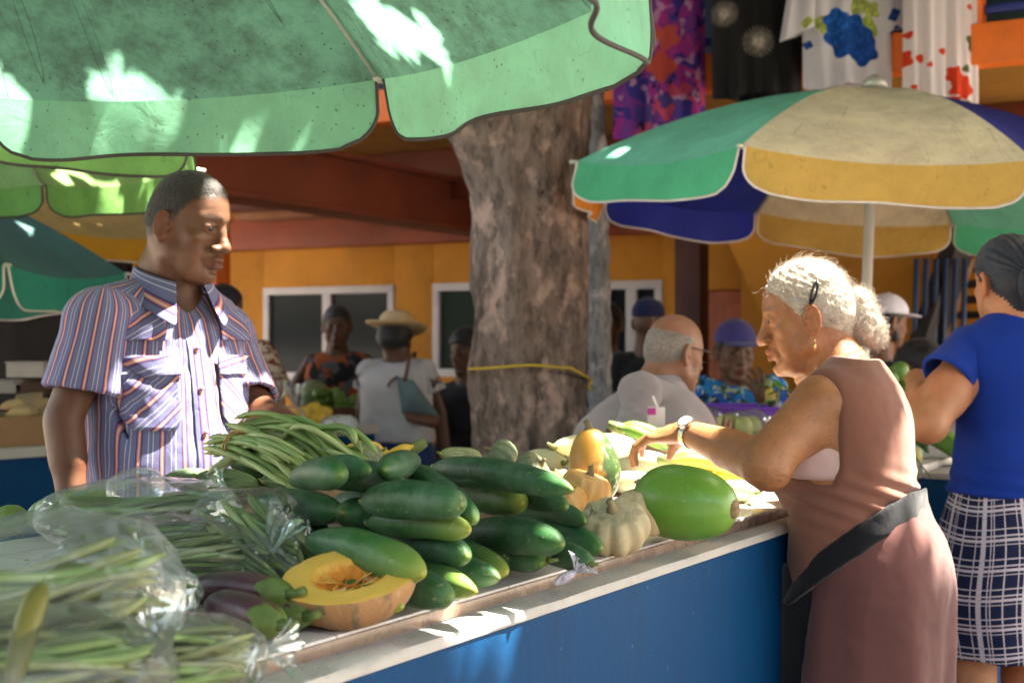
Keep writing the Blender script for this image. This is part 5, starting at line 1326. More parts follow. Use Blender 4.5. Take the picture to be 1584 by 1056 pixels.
# person in the printed T-shirt behind the man
Y = 6.75
def tee():
    t = NT('printed_cream_tee'); p = t.obj(); c = (.50, .44, .36); z = t.sep(p)
    n = t.noise(p, 10, 3); low = t.ramp(z[2], [(.93, 1), (1.13, 0)]); lowm = t.math('MULTIPLY', low, t.ramp(n, [(.40, .2), (.55, 1)]))
    return t.done(t.pri(t.mix(lowm, c, (.13, .12, .05)), .8, None, .2))
r5, f5 = figure('person in a cream printed T-shirt behind the striped shirt, turned away', at(346, 480, Y), (.80, .5, -.1), at(362, 524, Y), at(345, 545, Y + .15), at(350, 600, Y + .1), at(370, 650, Y + .05), at(408, 545, Y - .1), at(428, 612, Y - .15), at(440, 690, Y - .1),
    (.5, .85), tee(), skin_mat('warm_brown_skin', (.20, .09, .045)), hem_z=at(0, 578, Y)[2], w=.16, d=.12, sleeve=.85, hair=('short', hair_mat('blue_black_hair', (.008, .009, .016), (.03, .03, .045), .5, 160)), legs=cloth('tan_trousers', (.22, .10, .05)), sw=.08)
for o in r5.children:
    if o.name.startswith('sleeve'):
        t = NT('leaf_print_sleeve'); p = t.obj(); n = t.noise(p, 22, 3, .6, 1.2); c = t.mix(t.ramp(n, [(.47, 0), (.52, 1)]), (.50, .42, .33), (.16, .04, .015)); o.data.materials[0] = t.done(t.pri(c, .8, None, .2))
# dim person at the right of the straw hat, by the trunk
figure('dim person with dark hair in a dark spotted dress half hidden by the thick trunk', at(722, 545, 7.3), (-.6, -.75, -.1), at(724, 590, 7.3), at(755, 605, 7.3), at(765, 660, 7.25), at(740, 690, 7.1), at(692, 608, 7.3), at(678, 655, 7.2), at(640, 668, 7.1), (-.4, -.9), cloth('dark_dress_cloth', (.02, .017, .02)), M_skin4, hair=('full', M_hairb), legs=M_darkt, res=.013)
# ============================================================ the white haired woman
M_skin2 = wrinkle_skin('sun_warmed_brown_skin', (.30, .125, .050))
def make_customer():
    fwd = unit((-.86, .51, 0)); rt = np.array([fwd[1], -fwd[0], 0]); hd = math.degrees(math.atan2(fwd[0], fwd[1]))   # rt points away from the lens
    root = thing('person', 'white haired woman in a brown sleeveless top and long skirt leaning over the counter', 'person', at(1350, 700, 2.82) * (1, 1, 0))
    fr = Frame(at(1247, 494, 2.95), (-.97, .20, -.19), S=.97)
    nk = at(1300, 575, 2.93)
    LS, LE, LW = at(1268, 622, 2.76), at(1182, 716, 2.70), at(1062, 668, 2.90)
    RS, RE, RW = at(1290, 615, 3.10), at(1300, 735, 3.12), at(1290, 790, 3.02)
    f = Field((.20, 2.45, -.01), (1.15, 3.45, 1.60), .010, [(tuple(fr.c), .135, .0030), (tuple(at(1015, 672, 2.95)), .095, .0024), (tuple(at(1125, 700, 2.8)), .05, .005)])
    head(f, fr, nw=1.1, nose=1.0, lip=.95, brow=.9, age=1.0, fat=.2)
    f.fr = fr
    for s in (-1, 1): f.chain([(s * .030, .055, -.088), (s * .034, .030, -.098)], [.012, .012], .015)      # soft jowls
    f.fr = None
    f.cap(fr.pt((0, -.025, -.03)), nk, .050, .058, .02); f.cap(nk, nk + (.01, -.01, -.06), .058, .085, .03)
    f.chain([fr.pt((-.04, -.02, -.04)), fr.pt((-.028, .012, -.11)), nk + fwd * .07 - rt * .01 + (0, 0, -.02)], [.012, .010, .012], .014)
    f.chain([fr.pt((0, .02, -.09)), nk + fwd * .06 + (0, 0, -.03)], [.025, .03], .02)
    def sec(y, x, rx, ry, Y=2.84): p = at(x, y, Y); return (p[2], p[0], p[1], rx, ry)
    f.loft([sec(1040, 1352, .15, .115), sec(900, 1352, .165, .125), sec(800, 1330, .14, .115), sec(720, 1318, .145, .115), sec(650, 1315, .15, .11), sec(600, 1312, .14, .085), sec(575, 1310, .09, .06)], hd, .02)
    f.chain([LS, LE], [.052, .043], .03); f.cap(LS * .6 + LE * .4 + (0, 0, -.01), LE, .045, .044, .015); f.chain([LE, LE * .55 + LW * .45, LW], [.045, .040, .0245], .006); f.ell(LE + (.012, -.004, -.018), (.036, .034, .034), .02)
    hand(f, LW, at(975, 680, 2.99) - LW, unit((.1, -.35, 1)), .97, -1, curl=(24, 34, 26), spread=.13, thumb=(.062, .036, -.035), k=.0018)
    f.chain([RS, RE, RW], [.05, .042, .026], .012); hand(f, RW, (-.3, .25, -.9), (-.9, .2, .3), .95, 1)
    P0 = at(1352, 860, 2.84)
    for s in (-1, 1):
        f.chain([np.array([P0[0], P0[1], .8]) + rt * s * .08, np.array([P0[0], P0[1], .45]) + rt * s * .085, np.array([P0[0], P0[1], .08]) + rt * s * .085], [.085, .055, .040], .02)
        f.cap(np.array([P0[0], P0[1], .04]) + rt * s * .09 - fwd * .06, np.array([P0[0], P0[1], .035]) + rt * s * .1 + fwd * .12, .038, .032, .02)
    def tint(V, T):
        T = head_tint(V, fr, T, (.92, .58, .52), .5, 0)
        kn = np.linalg.norm(V - LE, axis=1); m = np.exp(-(kn / .05) ** 2)[:, None] * .35; T = T * (1 - m) + T * np.array([.7, .6, .6]) * m
        return T
    V, Q = f.nets(); V = relax(V, Q, 1, .4)
    N_ = vnormals(V, Q); q = fr.inv(V)
    # folds of the neck and loose skin at the elbow, veins on the back of the hand
    nkm = np.exp(-((q[:, 2] + .14) / .05) ** 2) * (np.abs(q[:, 0]) < .09); V = V + N_ * (nkm * .0009 * np.sin(q[:, 2] * 420 + q[:, 1] * 90 + 2 * vnoise(V, 25, 3)))[:, None]
    el = np.exp(-(np.linalg.norm(V - (LE + (0, 0, -.02)), axis=1) / .055) ** 2); V = V + N_ * (el * .0018 * vnoise(V * (1, 1, 2.), 120, 5))[:, None]
    face = np.exp(-((q[:, 0]) / .07) ** 4) * (q[:, 1] > .01) * (np.abs(q[:, 2]) < .1); V = V + N_ * (face * .0007 * vnoise(q * (1, 1, 2.2), 150, 6))[:, None]
    hb = np.exp(-(np.linalg.norm(V - at(1025, 660, 2.93), axis=1) / .05) ** 2); V = V + N_ * (hb * .0010 * vnoise(V * (1, 1, 1), 110, 7))[:, None]
    T = tint(V, np.ones_like(V)); mesh_obj('body', V, Q, M_skin2, root, attrs={'tint': T})
    eyes(fr, root, (0, 1, -.3))
    # ---- sleeveless top
    s = Field((.45, 2.52, .80), (1.05, 3.25, 1.40), .0055)
    s.loft([sec(905, 1268, .10, .045, 2.86), sec(872, 1292, .14, .085, 2.86), sec(840, 1308, .155, .105, 2.85), sec(800, 1318, .160, .120, 2.84), sec(760, 1319, .158, .122), sec(710, 1316, .158, .122), sec(660, 1314, .160, .122), sec(615, 1317, .150, .102), sec(585, 1322, .120, .075), sec(556, 1326, .075, .045)], hd, .02, 2.2)
    s.chain([nk + rt * -.06 + (.015, -.01, -.02), LS + (.012, 0, .008)], [.045, .052], .03); s.chain([nk + rt * .06 + (.01, 0, -.02), RS + (.01, 0, .0)], [.045, .052], .03)
    s.ell(at(1238, 722, 2.90), (.09, .10, .07), .05)                      # bust leaning forward
    s.cap(LS + (-.040, -.06, .050), LS + (-.045, -.06, -.115), .062, .068, .012, sub=True); s.cap(LS + (-.05, -.03, -.03), LE, .062, .05, .008, sub=True)
    s.cap(RS + (-.05, .06, .05), RS + (-.05, .06, -.12), .06, .07, .012, sub=True)
    s.cap(nk + fwd * .02 + (0, 0, .01), nk + fwd * .10 + (0, 0, .05), .058, .075, .008, sub=True)
    def disp(V):
        pull = V @ unit((.5, -.2, -.75)); lat = V @ unit((.75, 0, .5))
        d = .0030 * vnoise(V * (1, 1, .5), 13, 4) + .0030 * vnoise(np.stack([lat * 26, pull * 5, V[:, 1] * 6], 1), 1, 9) + .0012 * vnoise(V, 45, 2)
        wz_ = np.exp(-((V[:, 2] - at(0, 770, 2.8)[2]) / .045) ** 2); d += wz_ * .005 * np.sin((V[:, 2] * 1.0 + V[:, 0] * .35) * 190)
        return d
    M_top = cloth('brown_jersey', (.175, .072, .048), .12, 1100, .06)
    so = garment(s, M_top, root, 'top', disp=disp)
    u = Field((.45, 2.52, .95), (1.0, 3.2, 1.3), .008)                    # pale underwear glimpsed in the armhole
    u.loft([sec(735, 1296, .135, .115), sec(700, 1300, .142, .113), sec(665, 1306, .140, .108)], hd, .01, 2.2); garment(u, cloth('pale_pink_undervest', (.50, .33, .30)), root, 'undervest')
    # ---- skirt
    k = Field((.48, 2.45, .02), (1.08, 3.2, 1.12), .008)
    k.loft([sec(1330, 1345, .20, .165), sec(1180, 1348, .185, .15), sec(1056, 1352, .180, .145), sec(960, 1358, .180, .142), sec(890, 1362, .178, .138), sec(840, 1356, .170, .132), sec(795, 1340, .160, .124), sec(765, 1334, .15, .118)], hd, .02, 2.15)
    p_hi, p_lo = at(1416, 768, 2.72), at(1252, 880, 2.80)
    n_w = unit(np.cross(p_lo - p_hi, rt)); n_w = n_w if n_w[2] > 0 else -n_w
    k.plane(p_hi + (0, 0, .0), n_w, .004)
    def kd(V):
        z = np.clip((1.0 - V[:, 2]) / .6, 0, 1); a = np.arctan2((V - P0) @ rt, (V - P0) @ fwd)
        return .0022 * vnoise(V * (1, 1, .6), 22, 3) + z * (.012 * np.sin(a * 5 + .6) + .006 * np.sin(a * 11 + V[:, 2] * 2)) + .0010 * vnoise(V, 60, 2)
    M_skirt = cloth('dusty_mauve_jersey', (.130, .052, .046), .15, 1000, .05)
    garment(k, M_skirt, root, 'skirt', disp=kd)
    # ---- broad black waistband, running down from the back to the front
    b = Field((.46, 2.45, .82), (1.08, 3.2, 1.16), .006)
    b.loft([sec(930, 1330, .178, .15), sec(890, 1340, .177, .1425), sec(840, 1336, .173, .137), sec(795, 1331, .167, .130), sec(750, 1328, .162, .126)], hd, .01, 2.15)
    b.plane(p_hi + n_w * .012, n_w, .003); b.plane(p_hi - n_w * .036, -n_w, .003)
    M_band = cloth('black_elastic', (.005, .005, .007), .2, 600); garment(b, M_band, root, 'waistband', disp=lambda V: .0015 * vnoise(V, 40, 2))
    ap = Field((.46, 2.6, .35), (.9, 3.25, .98), .008)                    # black apron hanging at the front
    ap.loft([sec(1250, 1330, .150, .165, 2.86), sec(1056, 1330, .152, .162, 2.86), sec(930, 1330, .155, .160, 2.86), sec(868, 1326, .150, .150, 2.86)], hd, .01, 2.15)
    ap.plane(P0 + fwd * .075, -fwd, .004); garment(ap, M_band, root, 'apron', disp=lambda V: .006 * np.sin((V @ rt) * 60 + V[:, 2] * 3) + .003 * vnoise(V, 20, 2))
    # ---- hair
    h = Field(fr.c - .17, fr.c + (.19, .17, .17), .0034); h.fr = fr
    h.ell((0, -.010, .042), (.0785, .092, .088), .01); h.ell((0, -.045, .005), (.066, .058, .060), .02); h.cap((0, -.06, .0), (0, -.045, -.06), .045, .035, .02)
    h.ell((0, .082, -.006), (.10, .078, .072), .02, sub=True)                    # face left free
    for s_ in (-1, 1): h.ell((s_ * .082, -.008, -.012), (.022, .024, .036), .008, sub=True); h.ell((s_ * .07, .03, -.05), (.03, .045, .05), .01, sub=True)
    h.fr = None
    V, Q = h.nets(); V = relax(V, Q, 2, .5); q = fr.inv(V); N_ = vnormals(V, Q)
    bunc = at(1328, 492, 2.95); tie = at(1299, 481, 2.95)
    flow = np.arctan2(q[:, 2] - .01, q[:, 1] + .1); V = V + N_ * (.0008 * np.sin(flow * 60 + 9 * vnoise(q, 14, 3)) + .0022 * vnoise(V, 60, 4) + .0012 * vnoise(V, 140, 6))[:, None]
    M_hair = hair_mat('white_hair', (.30, .255, .20), (.52, .45, .37), .6, 240)
    ho = mesh_obj('hair', V, Q, M_hair, root)
    g = Field(bunc - .085, bunc + .085, .0034)
    g.ell(at(1326, 470, 2.95), (.028, .038, .033), .01); g.ell(at(1332, 496, 2.95), (.035, .044, .046), .02); g.ell(at(1350, 514, 2.95), (.022, .034, .032), .02); g.ell(at(1312, 480, 2.95), (.014, .025, .022), .01)
    Vb, Qb = g.nets(); Nb = vnormals(Vb, Qb); Vb = Vb + Nb * (.003 * vnoise(Vb, 45, 3) + .0025 * vnoise(Vb, 110, 5))[:, None]
    mesh_obj('hair_bun', Vb, Qb, M_hair, root)
    # loose curly hairs
    rg = np.random.default_rng(3)
    def fuzz(Vh, Nh, n, L, back, seed, curl=.010, lift=.5):
        idx = rg.integers(0, len(Vh), n); P = Vh[idx]; Nn = Nh[idx]; m = 8
        t_ = np.linspace(0, 1, m)[None, :, None]; fl = np.array(back)[None, :] - P; fl = fl - (fl * Nn).sum(1)[:, None] * Nn; fl /= np.linalg.norm(fl, axis=1)[:, None] + 1e-9
        jit = rg.normal(size=(n, 3)) * .22; d = unit_rows(fl + Nn * lift * rg.uniform(.15, 1, (n, 1)) + jit); Ls = L * rg.uniform(.35, 1.2, (n, 1, 1))
        side = np.cross(d, Nn); ph = rg.uniform(0, 6.28, (n, 1, 1)); fq = rg.uniform(5, 11, (n, 1, 1))
        return P[:, None, :] - .0015 * Nn[:, None, :] + d[:, None, :] * t_ * Ls + curl * t_ * (np.sin(fq * t_ + ph) - np.sin(ph)) * side[:, None, :] * .5 + curl * t_ * (np.cos(fq * t_ + ph) - np.cos(ph)) * Nn[:, None, :] * .5 
    def unit_rows(a): return a / (np.linalg.norm(a, axis=1)[:, None] + 1e-9)
    keep = q[:, 2] > -.075
    p1 = fuzz(V[keep], N_[keep], 4200, .034, tie, 1, .008, .03); p2 = fuzz(Vb, Nb, 3000, .022, at(1420, 560, 2.95), 2, .013, .14)
    low = np.array([at(1300 + rg.uniform(-25, 30), 545 + rg.uniform(-8, 18), 2.93 + rg.uniform(-.05, .05)) for _ in range(420)])
    p3 = fuzz(low, unit_rows(rg.normal(size=low.shape) + (.3, -.2, -.3)), 420, .03, at(1400, 600, 2.9), 3, .016, .8)
    SV, SQ = strand_mesh(np.vstack([p1, p2]), .00034, .00014); mesh_obj('loose_hair', SV, SQ, M_hair, root)
    SV, SQ = strand_mesh(p3, .0004, .0002); mesh_obj('loose_hair', SV, SQ, M_hair, root)
    m = MB(); ax = unit(bunc - tie); B = basis(ax); pts = [tie + .031 * (math.cos(a) * B[0] + math.sin(a) * B[1] * 1.05) for a in np.linspace(0, 2 * math.pi, 25)]; m.tube(pts, .0065, 8); m.build('hair_tie', plain('black_hair_tie', (.012, .012, .012), .8), root)
    # clip, earring, watch
    bh = BVHTree.FromPolygons([tuple(v) for v in V], [tuple(int(i) for i in p_) for p_ in Q])
    def onhair(px, py, off=.0085):
        d = unit(at(px, py, 1.0) - np.array([0, 0, CAMZ])); hit = bh.ray_cast(Vector((0, 0, CAMZ)), Vector(d))
        return (np.array(hit[0]) - d * off) if hit[0] is not None else at(px, py, 2.87)
    m = MB(); loop = [onhair(x, y) for x, y in ((1253, 469), (1255, 455), (1260, 440), (1263, 433), (1265, 444), (1262, 458), (1256, 468), (1252, 471))]; m.tube(loop, .0028, 8); m.build('hair_clip', plain('black_hair_clip', (.01, .01, .01), .25), root)
    lobe = fr.pt((-.079, -.010, -.040)); m = MB(); m.tube([lobe, lobe + (0, -.002, -.012)], .0012, 6); m.tube([lobe + (0, -.002, -.011), lobe + (0, -.002, -.016), lobe + (0, -.002, -.023), lobe + (0, -.002, -.026)], [.001, .0028, .0025, .001], 8); m.build('earring', plain('gold_earring', (.8, .5, .18), .25, metal=1), root)
    wc = LE * .07 + LW * .93; wd = unit(LW - LE); B = basis(wd); wr = .0275
    w_ = Field.__new__(Field)
    m = MB(); rows = []
    for a in np.linspace(0, 2 * math.pi, 41)[:-1]:
        d = math.cos(a) * B[0] + math.sin(a) * B[1]; lk = .0006 * (1 if int(a / 2 / math.pi * 40) % 2 else -1)
        rows.append([wc + d * wr + wd * -.0075, wc + d * (wr + .0028 + lk) + wd * -.007, wc + d * (wr + .0028 + lk) + wd * .007, wc + d * wr + wd * .0075])
    P = np.array(rows).transpose(1, 0, 2); m.grid(P, wrap=True); M_metal = plain('steel_watch_metal', (.55, .52, .48), .25, .05, metal=1)
    m.build('watch_strap', M_metal, root, sharp=30)
    dv = unit(unit((-.15, -.85, .62)) - wd * np.dot(unit((-.15, -.85, .62)), wd)); fc = wc + dv * (wr + .001)
    m = MB(); m.tube([fc, fc + dv * .004, fc + dv * .0075, fc + dv * .0085], [.0165, .0172, .0165, .0145], 28); wco = m.build('watch_case', M_metal, root, sharp=30)
    t = NT('watch_dial'); dial = t.done(t.pri((.45, .44, .42), .15, None, .6)); m = MB(); m.tube([fc + dv * .0084, fc + dv * .0092], .0135, 24); m.build('dial', dial, wco, sharp=30)
    m = MB(); e1 = unit(np.cross(dv, wd)); m.tube([fc + dv * .0095, fc + dv * .0095 + e1 * .009], .0006, 5); m.tube([fc + dv * .0095, fc + dv * .0095 + wd * .006 + e1 * -.003], .0007, 5); m.build('watch_hands', plain('watch_hand', (.03, .03, .03), .4), wco)
    return root
make_customer()

# ============================================================ the woman in the blue shirt, seen from behind
M_skin3 = skin_mat('tan_skin', (.36, .155, .072))
def make_blue_woman():
    fwd = unit((-.30, .95, 0)); rt = np.array([fwd[1], -fwd[0], 0]); hd = math.degrees(math.atan2(fwd[0], fwd[1])); Yb = 3.62
    root = thing('person', 'woman with a dark hair bun in a royal blue shirt and checked skirt', 'person', at(1575, 700, Yb) * (1, 1, 0))
    fr = Frame(at(1560, 440, Yb), (-.22, .97, -.10), S=1.02)
    LS, LE, LW = at(1505, 540, 3.62), at(1436, 655, 3.50), at(1418, 586, 3.74)
    RS, RE, RW = at(1660, 540, 3.70), at(1700, 660, 3.75), at(1640, 600, 3.98)
    f = Field((.75, 3.2, -.01), (1.75, 4.15, 1.72), .011, [(tuple(fr.c), .12, .0045), (tuple(at(1416, 580, 3.76)), .06, .005)])
    head(f, fr, fat=.2, detail=True)
    nk = at(1572, 492, Yb + .0); f.cap(fr.pt((0, -.02, -.03)), nk, .053, .060, .02); f.cap(nk, nk + (0, 0, -.05), .06, .09, .04)
    def sec(y, x, rx, ry, Y=Yb): p = at(x, y, Y); return (p[2], p[0], p[1], rx, ry)
    f.loft([sec(880, 1560, .16, .13), sec(760, 1572, .14, .11), sec(640, 1575, .15, .11), sec(540, 1576, .155, .09), sec(505, 1575, .1, .06)], hd, .02)
    f.chain([LS, LE], [.050, .047], .02); f.chain([LE, LE * .5 + LW * .5, LW], [.047, .044, .028], .02); f.ell(LE * .6 + LS * .4, (.055, .055, .06), .03)
    hand(f, LW, (.3, .75, -.1), (0, 0, 1), .95, -1, curl=(30, 35, 30)); f.chain([RS, RE, RW], [.05, .043, .028], .02); hand(f, RW, (-.5, .7, 0), (0, 0, 1), .95, 1, curl=(30, 35, 30))
    P0 = at(1545, 900, Yb)
    for s in (-1, 1):
        b = np.array([P0[0], P0[1], 0]) + rt * (s * .085 - .0)
        f.chain([b + (0, 0, .75), b + (0, 0, .50), b + (0, 0, .30) - fwd * .025, b + (0, 0, .09)], [.085, .060, .056, .038], .02); f.cap(b + (0, 0, .04) - fwd * .06, b + (0, 0, .035) + fwd * .13, .038, .032, .02)
    finish_body(f, fr, M_skin3, root, tintfn=lambda V, T: head_tint(V, fr, T, browc=.3))
    eyes(fr, root)
    h = Field(fr.c - (.14, .17, .15), fr.c + .15, .004); h.fr = fr
    h.ell((0, -.006, .040), (.0775, .094, .0865), .01); h.ell((0, -.045, .0), (.064, .058, .062), .02); h.cap((0, -.055, .0), (0, -.05, -.05), .048, .03, .02); h.ell((0, .085, -.02), (.11, .085, .072), .02, sub=True)
    for s_ in (-1, 1): h.ell((s_ * .082, -.008, -.012), (.022, .026, .040), .006, sub=True)
    h.fr = None; V, Q = h.nets(); q = fr.inv(V); N_ = vnormals(V, Q); a = np.arctan2(q[:, 0], q[:, 2] + .01 - 0); V = V + N_ * (.0016 * np.sin(a * 38 + 4 * vnoise(q, 12, 2)) + .0010 * vnoise(V, 90, 3))[:, None]
    M_h = hair_mat('dark_blue_black_hair', (.004, .005, .009), (.018, .021, .036), .5, 200); mesh_obj('hair', V, Q, M_h, root)
    bc = fr.pt((.0, -.105, -.012)); g = Field(bc - .07, bc + .07, .004); g.ell(bc, (.042, .034, .044), .01); Vb, Qb = g.nets(); Nb = vnormals(Vb, Qb); d = (Vb - bc); an = np.arctan2(d[:, 2], d[:, 0]); rr = np.linalg.norm(d[:, [0, 2]], axis=1)
    Vb = Vb + Nb * (.004 * np.sin(an * 2 + rr * 260) + .0015 * vnoise(Vb, 90, 3))[:, None]; mesh_obj('hair_bun', Vb, Qb, M_h, root)
    rg = np.random.default_rng(8); idx = rg.integers(0, len(V), 900); P = V[idx]; Nn = N_[idx]; t_ = np.linspace(0, 1, 6)[None, :, None]; fl = bc - P; fl /= np.linalg.norm(fl, axis=1)[:, None]
    SV, SQ = strand_mesh(P[:, None] + t_ * (fl * .03 + Nn * .006 + rg.normal(size=P.shape) * .004)[:, None], .0004, .0002); mesh_obj('loose_hair', SV, SQ, M_h, root)
    # shirt
    t = NT('royal_blue_jersey'); p = t.obj(); b = t.mix(t.noise(p, 6, 4), (.003, .022, .20), (.005, .032, .26)); hh = t.math('ADD', t.math('MULTIPLY', t.noise(p, 900, 1), .15), t.noise(t.map(p, (1, 1, 1.6)), 12, 3, .5, .7))
    M_sh = t.done(t.pri(b, .8, t.bump(hh, .35, .02), .2, sheen=.06))
    s = Field((.80, 3.3, .88), (1.75, 4.0, 1.5), .0075)
    s.loft([sec(790, 1568, .178, .145), sec(755, 1570, .172, .138), sec(690, 1577, .166, .130), sec(620, 1582, .168, .125), sec(555, 1582, .172, .108), sec(515, 1580, .14, .085), sec(488, 1578, .085, .06)], hd, .02, 2.2)
    for S_, sg in ((LS, -1), (RS, 1)): s.chain([nk + rt * sg * .06 + (0, 0, -.035), S_ + (0, 0, .004)], [.045, .056], .03)
    s.cap(nk + (0, 0, .035), nk + (0, 0, .12), .058, .075, .006, sub=True); s.plane((0, 0, at(0, 768, Yb - .1)[2]), (0, 0, -1), .004)
    dsp = lambda V: .005 * vnoise(V * (1, 1, 2.2), 8, 3) + .0026 * vnoise(V * (1, 1, 1.6), 22, 5) + np.exp(-((V[:, 2] - .99) / .05) ** 2) * .004 * np.sin(V[:, 2] * 150 + V[:, 0] * 20)
    garment(s, M_sh, root, 'shirt', disp=dsp)
    for S_, E_, hm in ((LS, LE, at(1464, 586, 3.57)), (RS, RE, at(1690, 600, 3.73))):
        d = unit(hm - S_); g = Field(np.minimum(S_, hm) - .12, np.maximum(S_, hm) + .12, .006); g.chain([S_ - (S_ - nk) * .3, S_, hm + d * .03], [.045, .062, .076], .02); g.cap(hm - d * .03, hm + d * .06, .060, .064, .004, sub=True); g.plane(hm, d, .003); garment(g, M_sh, root, 'sleeve', disp=lambda V: dsp(V) * .5)
    # checked skirt
    t = NT('checked_skirt'); u = t.sep(t.attr('uvw')); p = t.obj(); base = (.010, .014, .045); c = base
    def lines(v, per, ofs):
        o = 0
        x = t.math('FRACT', t.math('DIVIDE', v, per)); 
        for c0, wd in ofs:
            l = t.math('LESS_THAN', t.math('ABSOLUTE', t.math('SUBTRACT', x, c0)), wd); o = l if o == 0 else t.math('MAXIMUM', o, l)
        return o
    k = t.math('MAXIMUM', lines(u[0], .105, ((.30, .055), (.47, .012), (.54, .012), (.80, .016), (.12, .012))), lines(u[1], .072, ((.25, .045), (.40, .025), (.62, .020), (.10, .014))))
    k = t.math('MULTIPLY', k, t.ramp(t.noise(p, 300, 2), [(.3, .6), (.5, 1)])); c = t.mix(k, base, (.56, .47, .50)); M_ck = t.done(t.pri(c, .8, t.bump(t.noise(p, 12, 3), .2, .02), .2))
    kf = Field((.85, 3.25, .4), (1.75, 4.05, 1.05), .0085)
    kf.loft([sec(1008, 1545, .172, .150), sec(950, 1548, .186, .160), sec(880, 1554, .192, .164), sec(820, 1562, .182, .155), sec(768, 1570, .168, .136), sec(745, 1572, .160, .130)], hd, .02, 2.2)
    PC = at(1560, 880, Yb)
    def kuv(V): 
        a = np.arctan2((V - PC) @ rt, -(V - PC) @ fwd); return np.stack([a * .18 + .004 * np.sin(V[:, 2] * 20), V[:, 2] + .006 * np.sin(a * 4), 0 * a], 1)
    garment(kf, M_ck, root, 'skirt', uv=kuv, disp=lambda V: .0035 * vnoise(V * (1, 1, .5), 14, 3) + .004 * np.sin(np.arctan2((V - PC) @ rt, -(V - PC) @ fwd) * 7) * np.clip((1.0 - V[:, 2]) * 2, 0, 1))
    return root
make_blue_woman()
# ============================================================ fruit and vegetables
def rind(name, stops, streak=0, streakc=(.3, .35, .1), nstreak=9, bumps=.15, rough=.42, speck=0, speckc=(.3, .3, .2), mott=.25, ms=14, spec=.5, bs=40, wax=0, ring=None, coat=0):
    """skin of a fruit: colour runs along its length (attribute x), streaks run round it (attribute y)"""
    t = NT(name); p = t.obj(); a = t.attr('uvw'); u = t.sep(a); info = t.n('ShaderNodeObjectInfo')
    w_ = t.math('ADD', u[0], t.math('MULTIPLY', t.math('SUBTRACT', t.noise(p, 18, 4), .5), .16)); c = t.ramp(w_, stops)
    c = t.mix(t.math('MULTIPLY', t.ramp(t.noise(p, ms, 5, .65), [(.35, 0), (.7, 1)]), mott), c, sca(stops[len(stops) // 2][1], 1.7))
    c = t.mix(t.math('MULTIPLY', info.outputs['Random'], .25), c, sca(stops[len(stops) // 2][1], .6))
    if streak:
        sw_ = t.math('SINE', t.math('ADD', t.math('MULTIPLY', u[1], 2 * math.pi * nstreak), t.math('MULTIPLY', t.noise(p, 30, 3), 3.0)))
        k = t.math('MULTIPLY', t.ramp(sw_, [(.45, 0), (.9, 1)]), t.ramp(t.noise(p, 55, 4, .7), [(.42, .1), (.6, 1)])); c = t.mix(t.math('MULTIPLY', k, streak), c, streakc)
    if speck: c = t.mix(t.math('MULTIPLY', t.ramp(t.noise(p, 110, 4, .7), [(.58, 0), (.66, 1)]), speck), c, speckc)
    if wax: c = t.mix(t.math('MULTIPLY', t.ramp(t.noise(p, 26, 6, .7), [(.4, 0), (.7, 1)]), wax), c, (.20, .25, .20))
    sc_ = t.ramp(t.noise(t.map(p, (1, 1, 1), (.4, .2, .9)), 60, 2, .4, 2), [(.70, 0), (.74, 1)]); c = t.mix(t.math('MULTIPLY', sc_, .5), c, (.32, .27, .16))
    r = t.math('ADD', rough - .1, t.math('MULTIPLY', t.noise(p, 20, 5), .3))
    return t.done(t.pri(c, r, t.bump(t.math('ADD', t.noise(p, bs, 3), t.math('MULTIPLY', t.noise(p, 220, 2), .3)), bumps, .004), spec, sss=.05, sscale=.004, coat=coat))
def organic(m, path, rad, n=26, ribs=0, depth=0., noise=.0, ns=14, seed=1, squash=1., up=(0, 0, 1), rot=0.0):
    path = np.asarray(path, dtype=float); k = len(path); T = np.gradient(path, axis=0); V = []; A = []; u = None
    for i in range(k):
        t = unit(T[i]); u = basis(t, up)[0] if u is None else unit(u - t * (u @ t)); v = np.cross(t, u)
        for j in range(n):
            a = 2 * math.pi * j / n + rot; r = rad[i]
            if ribs: r = r * (1 + depth * (abs(math.cos(a * ribs / 2)) ** .7 - .6))
            V.append(path[i] + r * (math.cos(a) * u + squash * math.sin(a) * v)); A.append((i / (k - 1), j / n if j <= n / 2 else 1 - j / n, 0))
    V = np.array(V)
    if noise:
        c = np.repeat(path, n, axis=0); d = V - c; dl = np.linalg.norm(d, axis=1)[:, None] + 1e-9; V = V + d / dl * (noise * vnoise(V + seed * 3.3, ns, seed))[:, None] * np.minimum(1, dl / (max(rad) * .5))
    F = []
    for i in range(k - 1):
        for j in range(n): j2 = (j + 1) % n; F.append([i * n + j, i * n + j2, (i + 1) * n + j2, (i + 1) * n + j])
    F.append(list(range(n))[::-1]); F.append([(k - 1) * n + j for j in range(n)])
    return m.add(V, F, A)
def bent(a, b, sag, n=22):
    a, b, sag = [np.asarray(x, dtype=float) for x in (a, b, sag)]
    return np.array([a + (b - a) * u + sag * math.sin(math.pi * u) for u in (1 - np.cos(np.linspace(0, math.pi, n))) / 2])
def blunt(n, R_, p=3.2, taper=0., end=1.0):
    u = (1 - np.cos(np.linspace(0, math.pi, n))) / 2; return R_ * np.maximum(.03, (1 - np.abs(2 * u - 1) ** p)) ** (1 / 2.0) * (1 + taper * (u - .5))
def far_end(A, px, py, L):
    o = np.array([0, 0, CAMZ]); A = np.asarray(A) - o; d = np.array([(px - CX) / FPX, 1, -(py - HY) / FPX]); aa = d @ d; bb = -2 * d @ A; cc = A @ A - L * L; D = bb * bb - 4 * aa * cc
    Y = (-bb + math.sqrt(D)) / (2 * aa) if D > 0 else -bb / (2 * aa)
    return o + A + unit(d * Y - A) * L

